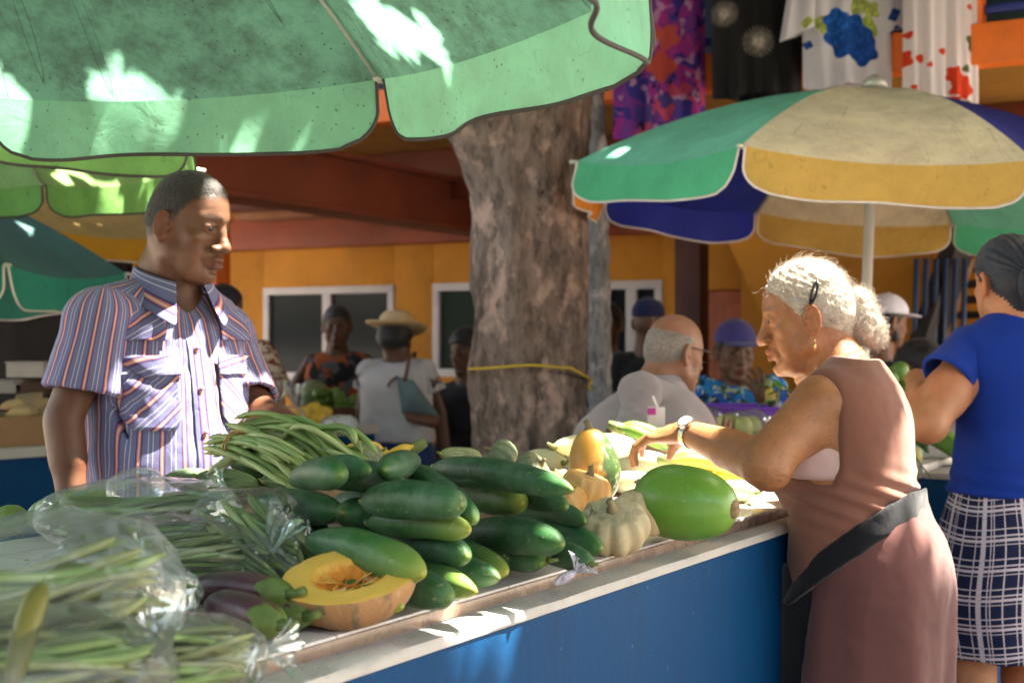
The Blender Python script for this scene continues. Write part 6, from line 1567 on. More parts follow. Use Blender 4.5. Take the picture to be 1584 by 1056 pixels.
# ---- cucumbers
M_cuc = rind('dark_cucumber_rind', [(0, (.030, .085, .022)), (.15, (.012, .052, .015)), (.7, (.011, .058, .016)), (.88, (.022, .095, .018)), (1, (.14, .21, .03))], .32, (.045, .12, .03), 9, .22, .46, .12, (.12, .2, .08), .4, 12, spec=.38, wax=.3)
M_cucy = rind('yellowing_cucumber_rind', [(0, (.03, .09, .02)), (.3, (.012, .055, .013)), (.62, (.03, .10, .016)), (.85, (.16, .22, .02)), (1, (.36, .32, .03))], .4, (.10, .18, .03), 9, .22, .46, .1, (.2, .26, .08), .35, 12, spec=.38, wax=.2)
M_stem = plain('dried_green_stem', (.16, .19, .06), .7, .3, 30)
Lz = {1: TOP + .031, 2: 1.090, 3: 1.132, 4: 1.170, 5: 1.20}
CUC = [  # front end (px, py), level, back end (px, py), length, radius, yellow, sag, stem, label
 (655, 888, 2, 478, 838, .27, .035, 1, .008, 0, 'large cucumber with a yellow tip lying just above the cut pumpkin half'),
 (724, 862, 2, 588, 826, .25, .033, 0, .006, 0, 'thick cucumber right of the yellow-tipped one, pointing at the counter edge'),
 (716, 780, 4, 562, 776, .20, .0315, 0, .004, 0, 'cucumber lying level on top of the middle of the heap'),
 (734, 806, 3, 600, 728, .33, .030, 0, .012, 0, 'long curved cucumber bending down behind the level one on the heap'),
 (884, 757, 4, 672, 722, .36, .027, 0, .005, 0, 'very long slim cucumber on the top right of the heap, pointing at the orange squash'),
 (876, 784, 3, 770, 764, .26, .026, 0, .008, 0, 'cucumber directly under the very long slim one at the right of the heap'),
 (808, 778, 3, 715, 758, .24, .034, 1, .0, 0, 'short fat cucumber with a pale green tip below the very long slim one'),
 (528, 734, 5, 455, 742, .22, .028, 0, .004, 0, 'cucumber at the top left of the heap beside the long beans'),
 (628, 756, 4, 508, 738, .25, .029, 0, .010, 0, 'cucumber lying second from the top at the left of the heap'),
 (572, 727, 5, 462, 730, .20, .025, 0, .003, 0, 'slim cucumber furthest back on the left top of the heap'),
 (594, 726, 5, 640, 712, .22, .0245, 0, 0, 0, 'small cucumber seen end on at the top of the heap'),
 (524, 790, 3, 395, 782, .27, .034, 0, .003, 0, 'thick cucumber reaching left over the bagged beans'),
 (528, 793, 3, 600, 800, .22, .0315, 0, 0, 1, 'cucumber seen stem end first in the middle left of the heap'),
 (726, 820, 3, 572, 824, .23, .026, 1, .006, 0, 'slim cucumber with a yellow side under the level one'),
 (736, 812, 2, 640, 790, .25, .029, 1, .0, 0, 'yellowish cucumber tip poking out under the long curved one'),
 (505, 826, 2, 400, 828, .24, .031, 0, .0, 0, 'dark cucumber low on the left of the heap next to the plastic bag'),
 (806, 866, 1, 735, 828, .25, .030, 0, .004, 1, 'cucumber with a pale stub of stem in the bottom row'),
 (870, 842, 2, 745, 806, .26, .035, 0, .006, 0, 'thick dark cucumber overhanging the bottom row on the right'),
 (838, 872, 1, 760, 830, .26, .030, 0, .003, 0, 'bottom row cucumber right of the one with the pale stem stub'),
 (851, 866, 1, 800, 828, .25, .027, 1, 0, 1, 'yellow sided cucumber in the bottom row under the thick overhanging one'),
 (784, 884, 1, 700, 842, .25, .030, 1, .004, 0, 'bottom row cucumber left of the one with the pale stem stub'),
 (771, 894, 1, 690, 856, .25, .031, 0, .002, 0, 'bottom row cucumber with its blunt end at the shadowed middle of the counter'),
 (930, 848, 1, 840, 802, .27, .036, 0, .004, 0, 'thick cucumber touching the grey green ribbed squash'),
 (938, 823, 1, 870, 806, .19, .028, 0, .003, 1, 'small scarred cucumber between the heap and the grey green ribbed squash'),
 (916, 872, 1, 830, 846, .21, .027, 0, .002, 1, 'bottom row cucumber at the right end beside the twist of clear plastic'),
 (736, 915, 1, 660, 868, .25, .029, 1, .003, 0, 'bottom row cucumber behind the foremost one, near the cut pumpkin'),
 (696, 925, 1, 620, 894, .23, .033, 0, .004, 0, 'foremost cucumber lying on the tiles right of the cut pumpkin half'),
 (622, 938, 1, 560, 905, .22, .027, 1, .0, 0, 'yellow ended cucumber half hidden behind the cut pumpkin half'),
 (478, 862, 1, 380, 850, .22, .029, 0, 0, 0, 'cucumber at the very left of the bottom row by the plastic bag'),
 (652, 862, 1, 560, 850, .24, .029, 0, .0, 0, 'dark cucumber wedged under the two big ones behind the cut pumpkin half'),
 (690, 852, 1, 600, 850, .25, .030, 0, .0, 0, 'dark cucumber in the shadow under the thick one pointing at the edge'),
 (905, 806, 2, 800, 790, .25, .028, 0, .004, 0, 'cucumber between the very long slim one and the thick overhanging one'),
 (640, 790, 3, 520, 780, .26, .029, 0, .004, 0, 'dark cucumber behind the level one in the middle of the heap'),
 (700, 742, 3, 590, 738, .26, .028, 0, .004, 0, 'dark cucumber under the bend of the long curved one'),
 (760, 740, 4, 660, 735, .24, .026, 0, .004, 0, 'dark cucumber behind the short fat one with the pale tip'),
 (560, 862, 1, 470, 850, .24, .029, 0, .0, 0, 'dark cucumber at the bottom directly under the yellow-tipped one'),
 (500, 880, 1, 420, 872, .24, .030, 0, 0, 0, 'grey green cucumber lying behind the cut pumpkin half'),
]
for i, (px, py, lv, bx, by, L, r, yl, sag, stem, lab) in enumerate(CUC):
    A = on(px, py, Lz[lv]); B = far_end(A, bx, by, L)
    if lv == 1 or i in (13, 14, 17): th = math.radians(128 + R.uniform(-7, 9)); B = A + L * np.array([math.cos(th), math.sin(th), .02 if lv == 1 else -.06])
    ax = unit(B - A); A2 = A - 0; B2 = B.copy()
    B2[2] = max(B2[2], TOP + r); sg = np.array([0, 0, 1.0]) * sag
    n = 30; pth = bent(B2, A2 + ax * 0, sg, n); r = r * (.76 if lv == 1 else .80); root = thing('cucumber', lab, 'cucumber', (A2 + B2) / 2 - (0, 0, r), 'cucumbers in the big heap')
    m = MB(); organic(m, pth, blunt(n, r, R.uniform(2.3, 3.3), R.uniform(-.22, .22)), 28, 3, .04, .0026, R.uniform(14, 26), i + 1, rot=R.random() * 3); m.build('flesh', M_cucy if yl else M_cuc, root)
    e, d = (A2, -ax) if stem else (B2, ax)
    m = MB(); q = e - d * .004; m.tube([q, q + d * .008, q + d * .016 + np.array([.003, 0, .002])], [.0065, .0035, .0026], 8); m.build('stem', M_stem, root)

# ---- squashes
def squash(name, lab, cat, px, py, z, wpx, hr, ribs, depth, mat, tilt=(0, 0, 1), neck=0., seed=1, stem=True, group='squashes and pumpkins on the counter', flat=.0, stemmat=None, n=64, rot=0):
    b = on(px, py, z); s = FPX / b[1]; r = wpx * 1.04 / s / 2; H = 2 * r * hr; ax = unit(tilt)
    c = b + np.array([0, 0, r * hr if abs(ax[2]) > .6 else r * .98])
    root = thing(name, lab, cat, b, group); k = 34; us = (1 - np.cos(np.linspace(.06, math.pi - .05, k))) / 2; pth = []; rad = []
    for u in us:
        h = (u - .5) * H; q = math.sqrt(max(1e-4, 1 - (2 * u - 1) ** 2)); dim = .16 * H * math.exp(-((u - 1) / .12) ** 2) - .10 * H * math.exp(-((u) / .1) ** 2)
        rr = r * q ** .8 * (1 - neck * max(0, u - .42) ** 1.0 * 1.5)
        pth.append(c + ax * (h - (dim if ribs else 0))); rad.append(rr)
    m = MB(); organic(m, pth, rad, n, ribs, depth, r * .05, 2.2 / r * .4, seed, rot=rot); m.build('rind', mat, root)
    if stem:
        top = np.array(pth[-1]); sd = unit(np.cross(ax, (.3, .8, .1))); L = r * .34
        m = MB(); organic(m, [top - ax * .004, top + ax * L * .3, top + ax * L * .7 + sd * L * .12, top + ax * L + sd * L * .3], [r * .24, r * .13, r * .10, r * .12], 12, 5, .25); m.build('stem', stemmat or M_cork, root)
    return root
M_cork = plain('corky_stem', (.22, .17, .09), .85, .3, 40)
M_sqA = rind('grey_green_tan_rind', [(0, (.44, .29, .12)), (.5, (.42, .31, .17)), (.85, (.36, .31, .19)), (1, (.26, .25, .16))], .5, (.52, .42, .26), 10, .35, .6, .5, (.45, .38, .26), .4, 10, .3)
M_sqB = rind('buff_rind', [(0, (.48, .33, .15)), (.5, (.52, .39, .22)), (1, (.48, .38, .22))], .4, (.52, .42, .28), 10, .35, .6, .4, (.25, .2, .12), .3, 10, .3)
M_sqC = rind('cream_green_rind', [(0, (.42, .33, .17)), (.5, (.46, .41, .26)), (1, (.36, .37, .22))], .4, (.22, .26, .13), 10, .3, .55, .4, (.2, .2, .1), .3, 10, .3)
M_sqO = rind('orange_rind', [(0, (.55, .27, .07)), (.5, (.58, .30, .08)), (1, (.52, .34, .14))], .4, (.66, .46, .22), 12, .25, .45, .3, (.5, .35, .15), .3, 10)
M_sqG = rind('grey_green_rind', [(0, (.13, .17, .09)), (.5, (.12, .17, .09)), (1, (.16, .18, .10))], .7, (.34, .37, .24), 12, .3, .5, .5, (.35, .36, .25), .3, 12)
t = NT('orange_and_green_rind'); p = t.obj(); u = t.sep(t.attr('uvw')); sx = t.sep(p)
k = t.math('ADD', t.math('MULTIPLY', sx[0], 14), t.math('MULTIPLY', t.math('SUBTRACT', t.noise(p, 25, 5), .5), .9)); k = t.ramp(k, [(.05, 0), (.30, 1)])
c = t.mix(t.noise(p, 20, 4), (.50, .22, .03), (.60, .32, .06)); g = t.mix(t.ramp(t.noise(t.map(p, (1, 1, .4)), 60, 4, .7), [(.52, 0), (.62, .9)]), (.035, .065, .018), (.40, .42, .22))
M_sqOG = t.done(t.pri(t.mix(k, c, g), .38, t.bump(t.noise(p, 60, 4), .2, .004), .45))
squash('squash', 'grey green ribbed squash at the front of the group by the cucumbers', 'squash', 948, 856, TOP, 102, .80, 10, .20, M_sqA, (-.05, -.42, .90), seed=3)
squash('squash', 'tall buff squash between the grey green one and the cream one', 'squash', 994, 838, TOP, 84, 1.12, 10, .16, M_sqB, (-.12, -.05, 1), .35, seed=4)
squash('squash', 'cream and green ribbed squash leaning against the papaya', 'squash', 1018, 826, TOP, 70, 1.15, 9, .16, M_sqC, (.35, -.35, .85), seed=5)
squash('squash', 'upper orange ribbed squash behind the very long cucumber tip', 'squash', 905, 792, TOP + .012, 76, .9, 14, .10, M_sqO, (.3, -.1, .95), seed=6)
squash('squash', 'lower orange ribbed squash half hidden under the cucumbers', 'squash', 872, 806, TOP, 72, .75, 14, .10, M_sqO, (-.4, -.2, .9), seed=7)
squash('squash', 'tall smooth squash half orange and half dark green standing on end', 'squash', 918, 778, TOP + .02, 78, 1.42, 0, 0, M_sqOG, (-.12, .05, 1), .28, seed=8)
squash('squash', 'round grey green striped squash left of the tall orange and green one', 'squash', 824, 752, TOP + .045, 56, .86, 14, .08, M_sqG, (.7, -.3, .6), seed=9)
squash('squash', 'round green ribbed squash on the far edge above the cucumbers', 'squash', 772, 736, TOP + .06, 56, .95, 12, .10, M_sqG, (-.75, -.1, .6), seed=10)
squash('squash', 'small dark green squash low between the two ribbed green ones', 'squash', 722, 730, TOP + .05, 36, .85, 12, .06, M_sqG, (.2, -.6, .7), seed=11, stem=False)
squash('squash', 'grey green squash at the back left beside the yellow squash', 'squash', 566, 728, TOP + .06, 52, .8, 12, .06, M_sqG, (.2, -.5, .8), seed=12, stem=False)
squash('squash', 'small pale dried squash with a dark stalk beside the tall orange and green one', 'squash', 868, 768, TOP + .02, 40, 1.1, 8, .14, M_sqC, (-.35, -.3, .85), .3, seed=13)
squash('squash', 'dried tan butternut leaning against the striped shirt', 'squash', 312, 742, TOP + .04, 62, .95, 10, .10, M_sqB, (.45, -.35, .75), .25, seed=14)
M_yel = rind('yellow_rind', [(0, (.55, .36, .05)), (.6, (.62, .40, .05)), (1, (.45, .40, .10))], .2, (.7, .5, .1), 8, .2, .4, .2, (.4, .25, .05), .3)
M_pale = rind('pale_gourd_rind', [(0, (.42, .47, .22)), (.2, (.58, .60, .38)), (.8, (.62, .62, .42)), (1, (.45, .50, .22))], .35, (.42, .48, .20), 10, .2, .4, .3, (.35, .42, .15), .3)
M_zuc = rind('striped_courgette_rind', [(0, (.16, .22, .08)), (.5, (.12, .18, .08)), (1, (.5, .45, .2))], .75, (.40, .42, .28), 14, .2, .5, .4, (.4, .4, .28), .3)
def long_veg(name, lab, cat, a, b, r, mat, sag=.0, taper=0., p=2.6, stem=1, group=None, ribs=0, depth=0, seed=1, stemmat=None):
    a = np.asarray(a); b = np.asarray(b); root = thing(name, lab, cat, (a + b) / 2 - (0, 0, r), group); n = 28
    m = MB(); organic(m, bent(a, b, (0, 0, sag), n), blunt(n, r, p, taper), 30, ribs, depth, r * .04, 20, seed); m.build('flesh', mat, root)
    if stem:
        d = unit(a - b); q = a - d * .004; m = MB(); m.tube([q, q + d * r * .35, q + d * r * .8 + (0, 0, r * .2)], [r * .28, r * .15, r * .13], 8); m.build('stem', stemmat or M_stem, root)
    return root
def onl(px, py, z): return on(px, py, z)
long_veg('gourd', 'long pale green gourd lying behind the tall orange and green squash', 'gourd', on(858, 690, 1.135), far_end(on(858, 690, 1.135), 985, 690, .24), .030, M_pale, 0, .1, 2.2, group='pale gourds in the sun')
long_veg('gourd', 'sunlit pale gourd under the old woman\'s hand', 'gourd', on(1040, 722, 1.075), far_end(on(1040, 722, 1.075), 930, 712, .24), .034, M_pale, 0, 0, 2.6, group='pale gourds in the sun', seed=3)
long_veg('gourd', 'sunlit pale gourd left of the tall orange and green squash', 'gourd', on(872, 716, 1.09), far_end(on(872, 716, 1.09), 812, 712, .18), .030, M_pale, 0, 0, 2.6, group='pale gourds in the sun', seed=4)
long_veg('gourd', 'small pale gourd under the old woman\'s elbow', 'gourd', on(1170, 762, 1.045), far_end(on(1170, 762, 1.045), 1112, 758, .11), .024, M_pale, 0, 0, 2.6, group='pale gourds in the sun', seed=5)
long_veg('gourd', 'pale gourd lying in the sun between the hand and the papaya', 'gourd', on(1020, 752, 1.05), far_end(on(1020, 752, 1.05), 945, 745, .16), .028, M_pale, 0, 0, 2.6, group='pale gourds in the sun', seed=6)
long_veg('courgette', 'pale striped courgette with a cut stalk on the far edge above the cucumbers', 'courgette', on(682, 702, 1.115), far_end(on(682, 702, 1.115), 742, 708, .15), .021, M_zuc, 0, .3)
long_veg('squash', 'smooth yellow squash behind the long bean bundles', 'squash', on(590, 697, 1.12), far_end(on(590, 697, 1.12), 528, 704, .14), .024, M_yel, .004, -.2, group='squashes and pumpkins on the counter')
long_veg('squash', 'pale yellow squash right of the smooth yellow one', 'squash', on(600, 706, 1.10), far_end(on(600, 706, 1.10), 560, 712, .12), .022, M_yel, .004, -.2, group='squashes and pumpkins on the counter', seed=5)
M_okra = rind('ridged_gourd_rind', [(0, (.05, .10, .03)), (.5, (.07, .13, .05)), (1, (.10, .17, .05))], .3, (.18, .25, .12), 8, .3, .6, .2, (.2, .26, .15), .4)
for i, (a, b, r, rb, lab) in enumerate([((262, 745, 1.11), (345, 762), .020, 0, 'smooth green marrow left of the ridged gourds'), ((305, 737, 1.125), (400, 752), .019, 0, 'smooth glossy green marrow lying over the first ridged gourds'), ((330, 758, 1.10), (398, 752), .019, 8, 'leafy green ridged gourd at the back of the bagged beans'),
                              ((356, 716, 1.13), (452, 752), .021, 8, 'long deeply ridged gourd next to the cucumber heap'), ((420, 724, 1.125), (470, 730), .019, 8, 'short ridged gourd under the long bean bundle'), ((405, 745, 1.10), (460, 760), .020, 8, 'ridged gourd touching the top left cucumber'), ((250, 742, 1.10), (330, 738), .015, 0, 'thin light green marrow beside the dried tan butternut'), ((392, 712, 1.125), (428, 716), .018, 0, 'yellow green marrow behind the long deeply ridged gourd')]):
    A = on(*a); long_veg('ridged_gourd' if rb else 'marrow', lab, 'gourd' if rb else 'marrow', A, far_end(A, b[0], b[1], .20 if i < 4 else .15), r, M_okra, .006, .3, 2.0, 1, 'green gourds and marrows by the beans', rb, .28 if rb else 0, i + 1)

# ---- low trays that carry the things at the back of the counter
M_slat = plain('weathered_crate_wood', (.24, .15, .08), .8, .25, 10, .3, 60, dirt=.4)
def crate(lab, c, sx, sy, z1):
    root = thing('wooden_tray', lab, 'tray', (c[0], c[1], TOP), 'low wooden trays on the counter'); Bc = np.array([EN, ED, (0, 0, 1)]); c = np.array([c[0], c[1], 0.])
    m = MB(); m.box(c + (0, 0, z1 - .008), (sx, sy, .014), Bc, .003); m.build('board', M_slat, root, sharp=35)
    for e in (-1, 0, 1): m = MB(); m.box(c + ED * e * (sy / 2 - .02) + (0, 0, (TOP + z1 - .0145) / 2), (sx - .01, .025, z1 - .0155 - TOP), Bc, .002); m.build('runner', M_slat, root, sharp=35)
crate('low wooden tray under the green gourds and bean bundles', (-.50, 2.68), .30, .34, 1.084)
crate('low wooden tray under the pale gourds and squashes at the back', (.03, 3.08), .26, .62, 1.066)
# ---- papaya
M_pap = rind('green_papaya_skin', [(0, (.16, .26, .045)), (.3, (.13, .25, .03)), (.7, (.10, .23, .025)), (.93, (.16, .25, .04)), (1, (.22, .24, .07))], .10, (.25, .33, .06), 5, .10, .30, .2, (.28, .33, .10), .45, 7)
a = on(985, 768, TOP + .075); b = far_end(a, 1122, 786, .215); 
b = a + unit(np.array([.80, -.52, -.05])) * .19; pp_ = thing('papaya', 'large smooth green papaya with a brown scar, lying in the sun patch', 'papaya', (a + b) / 2 - (0, 0, .065)); n = 36
u = (1 - np.cos(np.linspace(.05, math.pi - .05, n))) / 2; rad = .0655 * np.maximum(.02, 1 - np.abs(2 * u - 1) ** 2.3) ** .5 * (1 - .12 * (u - .5))
m = MB(); organic(m, bent(a, b, (0, 0, .0), n), rad, 48, 5, .02, .0012, 18, 2); m.build('skin', M_pap, pp_)
d = unit(b - a); m = MB(); m.tube([b - d * .004, b + d * .0015, b + d * .001, b - d * .003], [.017, .0155, .011, .004], 20); m.build('stem_scar', plain('brown_scar', (.20, .13, .06), .8, .4, 60), pp_)
# ---- the cut pumpkin half
b = on(540, 968, TOP); s = FPX / b[1]; r = 104 / s; nrm = unit((-.10, -.27, .95)); B = basis(nrm); c = b + np.array([0, 0, .064])
pk = thing('pumpkin_half', 'cut half pumpkin showing orange flesh and stringy seed hollow', 'pumpkin', b)
rows = []; A = []
for i in range(20):
    a_ = math.pi / 2 * i / 19; row = []; ra = []
    for j in range(72):
        th = 2 * math.pi * j / 72; rr = r * math.cos(a_) ** .75 * (1 + .022 * (abs(math.cos(th * 6)) ** .6 - .6)) * (1 + .03 * math.sin(2 * th + 1))
        row.append(c + rr * (math.cos(th) * B[0] + math.sin(th) * B[1]) - nrm * .060 * math.sin(a_) ** 1.1); ra.append((i / 19, th / 6.283, 0))
    rows.append(row); A.append(ra)
M_pk = rind('mottled_pumpkin_rind', [(0, (.36, .19, .07)), (.5, (.26, .13, .055)), (1, (.2, .11, .05))], .9, (.07, .085, .05), 12, .4, .55, .6, (.40, .30, .18), .5, 12)
m = MB(); m.grid(rows, A, wrap=True); m.build('rind', M_pk, pk)
t = NT('orange_pumpkin_flesh'); p = t.obj(); u = t.sep(t.attr('uvw')); cc = t.ramp(t.math('ADD', u[0], t.math('MULTIPLY', t.noise(p, 40, 3), .12)), [(.0, (.50, .28, .05)), (.06, (.70, .40, .07)), (.5, (.74, .42, .07)), (.62, (.66, .22, .02)), (1, (.45, .10, .008))])
M_fl = t.done(t.pri(cc, .38, t.bump(t.math('ADD', t.noise(p, 120, 5, .7), t.noise(p, 40, 3)), .5, .004), .5, sss=.15, sscale=.006))
rim = np.array(rows[0]); cen = rim.mean(0); rows2 = []; A2_ = []
for i, f_ in enumerate(np.linspace(0, 1, 26)):
    row = []; ra = []
    for j in range(72):
        P = rim[j] * (1 - f_) + cen * f_; e = max(0, f_ - .45) / .55
        P = P - nrm * (.0012 + .022 * (1 - (1 - e) ** 2.2) if e > 0 else -.0006 * (f_ > 0)) + nrm * (.004 * vnoise(P[None] * (1, 1, 1), 160, 3)[0] * (e > 0) + .002 * vnoise(P[None], 400, 6)[0] * (e > 0)); row.append(P); ra.append((f_, j / 72, 0))
    rows2.append(row); A2_.append(ra)
m = MB(); m.grid(rows2, A2_, wrap=True); m.build('flesh', M_fl, pk)
M_seed = plain('pale_pumpkin_seed', (.62, .45, .25), .4, .2, 50)
for k in range(9):
    q = cen + r * .33 * R.uniform(-1, 1) * B[0] + r * .33 * R.uniform(-1, 1) * B[1] - nrm * .017; th = R.uniform(0, 3); d = math.cos(th) * B[0] + math.sin(th) * B[1]; m = MB()
    organic(m, [q - d * .006, q - d * .004, q, q + d * .004, q + d * .006], [.0006, .003, .004, .003, .0006], 10, squash=.5, up=nrm); m.build('seed', M_seed, pk)
m = MB()
for k in range(22):
    th = R.uniform(0, 6.28); a0 = cen + (math.cos(th) * B[0] + math.sin(th) * B[1]) * r * .5 - nrm * .006; q = cen + r * .25 * R.uniform(-1, 1) * B[0] + r * .25 * R.uniform(-1, 1) * B[1] - nrm * .019; m.tube(bent(a0, q, nrm * R.uniform(-.004, .006), 7), .0009, 4)
m.build('strings', M_fl, pk)
# ---- aubergines
M_aub = rind('aubergine_skin', [(0, (.030, .010, .022)), (.5, (.045, .012, .030)), (.85, (.085, .030, .030)), (1, (.16, .09, .05))], .35, (.11, .05, .05), 6, .12, .28, .2, (.16, .09, .06), .5, 12)
M_cal = plain('green_calyx', (.085, .12, .025), .6, .3, 30)
for i, (a, b, L, r, lab) in enumerate([((448, 918, 1.068), (286, 916), .19, .0215, 'purple aubergine lying on top with its green cap against the cut pumpkin'), ((436, 966, 1.048), (322, 938), .14, .0225, 'short aubergine with a big green cap nearest the counter edge'), ((476, 952, 1.045), (400, 942), .13, .020, 'aubergine under the other two showing mostly its green cap')]):
    A = on(*a); B_ = far_end(A, b[0], b[1], L); root = thing('aubergine', lab, 'aubergine', (A + B_) / 2 - (0, 0, r), 'aubergines by the bagged beans'); n = 28; d = unit(A - B_)
    u = (1 - np.cos(np.linspace(0, math.pi, n))) / 2; rad = r * np.maximum(.02, 1 - np.abs(2 * u - 1) ** 2.8) ** .5 * (1.08 - .2 * u)
    m = MB(); organic(m, bent(B_, A, (0, 0, .006), n), rad, 28, 0, 0, .001, 20, i + 1); m.build('skin', M_aub, root)
    rows = []
    for f_ in np.linspace(0, 1, 9):
        row = []
        for j in range(30):
            th = 2 * math.pi * j / 30; lobe = .010 * (.5 + .5 * math.cos(5 * th)); x = A - d * ((.030 + lobe * 1.6) * f_ - .003); rr = (r * .98 * min(1, (max(0, f_) ** .5)) + .0022) * (1 + .0) * (.93 if f_ > .9 else 1) if f_ > .05 else .004
            Bs = basis(d); row.append(x + rr * (math.cos(th) * Bs[0] + math.sin(th) * Bs[1]))
        rows.append(row)
    m = MB(); m.grid(rows, wrap=True); m.tube([A - d * .003, A + d * .010, A + d * .024 + (0, .0, .004)], [.009, .0055, .006], 10); m.build('calyx', M_cal, root)

# ---- beans
M_bean = [rind('green_bean_pod', [(0, (.22, .27, .08)), (.5, (.17, .25, .075)), (1, (.22, .29, .08))], .0, bumps=.3, rough=.45, speck=.25, speckc=(.3, .34, .14), mott=.4, bs=60), rind('pale_bean_pod', [(0, (.34, .36, .15)), (.5, (.31, .35, .15)), (1, (.27, .32, .11))], 0, bumps=.3, rough=.45, speck=.2, speckc=(.4, .42, .22), mott=.4, bs=60), rind('olive_bean_pod', [(0, (.21, .225, .10)), (.5, (.18, .205, .09)), (1, (.22, .23, .09))], 0, bumps=.3, rough=.5, speck=.2, speckc=(.2, .22, .1), mott=.4, bs=60)]
def bean(root, pth, r, mat):
    n = len(pth); u = np.linspace(0, 1, n); lump = 1 + .10 * np.sin(u * n * 1.7 + R.random() * 6); rad = r * np.minimum(1, np.minimum(u, 1 - u) * 9 + .25) * lump
    m = MB(); organic(m, pth, rad, 8, squash=.85); m.build('bean', mat, root)
def bean_bunch(lab, a, b, n, spread, r, mats, droop=.0, curve=.012, band=None, fan=.0, group='bunches of long green beans', lift=.02):
    a, b = np.asarray(a), np.asarray(b); ax = unit(b - a); L = np.linalg.norm(b - a); Bs = basis(ax)
    root = thing('bean_bunch', lab, 'beans', (a + b) / 2 - (0, 0, spread[1]), group)
    for i in range(n):
        th = R.uniform(0, 6.283); q = math.sqrt(R.random()); ox, oy = spread[0] * q * math.cos(th), spread[1] * q * math.sin(th)
        s0, s1 = R.uniform(-.04, .06) * L, R.uniform(-.12, .10) * L; ph = R.uniform(0, 6.28); cv = R.uniform(.3, 1) * curve; pts = []
        for u in np.linspace(0, 1, 18):
            f_ = 1 + fan * (u - .25) if fan else 1
            P = a + ax * (s0 + u * (L + s1 - s0)) + Bs[0] * (ox * f_ + cv * math.sin(u * 4.2 + ph)) + Bs[1] * (oy * f_ + cv * .7 * math.cos(u * 3.7 + ph * 1.7)) + np.array([0, 0, lift * math.sin(math.pi * u) - droop * u * u]); pts.append(P)
        bean(root, pts, r * R.uniform(.8, 1.15), mats[i % len(mats)])
    if band is not None:
        c = a + ax * L * band + (0, 0, lift * math.sin(math.pi * band)); m = MB()
        for e in (-.003, .003): m.tube([c + ax * (e + .004 * math.sin(t_)) + Bs[0] * spread[0] * 1.12 * math.cos(t_) + Bs[1] * spread[1] * 1.2 * math.sin(t_) for t_ in np.linspace(0, 6.283, 28)], .0017, 6)
        m.build('rubber_band', plain('tan_rubber_band', (.42, .22, .06), .5), root)
    return root
p0 = on(372, 668, 1.185)
bean_bunch('long green bean bundle standing highest behind the cucumbers, tied with a rubber band', at(366, 664, 2.62), at(538, 714, 2.50), 27, (.030, .020), .0066, [M_bean[0], M_bean[1], M_bean[0]], .015, .030, .12, 1.1, lift=.024)
bean_bunch('pale green bean bundle with a tan rubber band nearest the striped shirt', at(328, 692, 2.56), at(468, 730, 2.44), 26, (.024, .022), .0064, [M_bean[0], M_bean[1], M_bean[0]], .01, .024, .26, .7, lift=.020)
bean_bunch('few loose yellowish long beans lying across the dried tan butternut', at(322, 734, 2.50), at(446, 716, 2.54), 4, (.012, .006), .0062, [M_bean[1]], 0, .012, lift=.03)
bean_bunch('long beans trailing over the back of the cucumber heap', at(430, 676, 2.55), at(570, 704, 2.46), 8, (.02, .010), .0062, [M_bean[0], M_bean[1]], .01, .045, lift=.02)

# ---- clear plastic bags
def film(name, haze, tint=(.78, .80, .80), crump=16):
    t = NT(name); p = t.obj(); n1 = t.noise(p, crump, 2, .4, 1.8); n2 = t.voro(t.map(p, (1, 1, .7)), crump * 1.5, 'Distance'); h = t.math('ADD', t.math('MULTIPLY', n1, 1.2), n2); nn = t.bump(h, .35, .012)
    lw = t.n('ShaderNodeLayerWeight'); t.put(lw.inputs['Blend'], .3); t.put(lw.inputs['Normal'], nn)
    hz = t.ramp(t.noise(p, crump * .7, 3, .5, .8), [(.42, 0), (.68, 1)])
    f = t.math('ADD', t.math('MULTIPLY', t.math('POWER', lw.outputs['Facing'], 3.0), .38), t.math('ADD', haze, t.math('MULTIPLY', hz, haze * 3.5)), clamp=True)
    body = t.mixsh(.4, t.pri(tint, .25, nn, .5), t.sh('ShaderNodeBsdfTranslucent', Color=tint)); gl = t.sh('ShaderNodeBsdfGlossy', Color=(.95, .95, .95), Roughness=.09, Normal=nn)
    fr = t.n('ShaderNodeFresnel'); t.put(fr.inputs['IOR'], 1.4); t.put(fr.inputs['Normal'], nn)
    return t.done(t.mixsh(t.math('MULTIPLY', fr.outputs[0], .6), t.mixsh(f, t.sh('ShaderNodeBsdfTransparent', Color=(.95, .96, .95)), body), gl))
M_film = film('clear_plastic_film', .014); M_film2 = film('cloudy_plastic_film', .032)
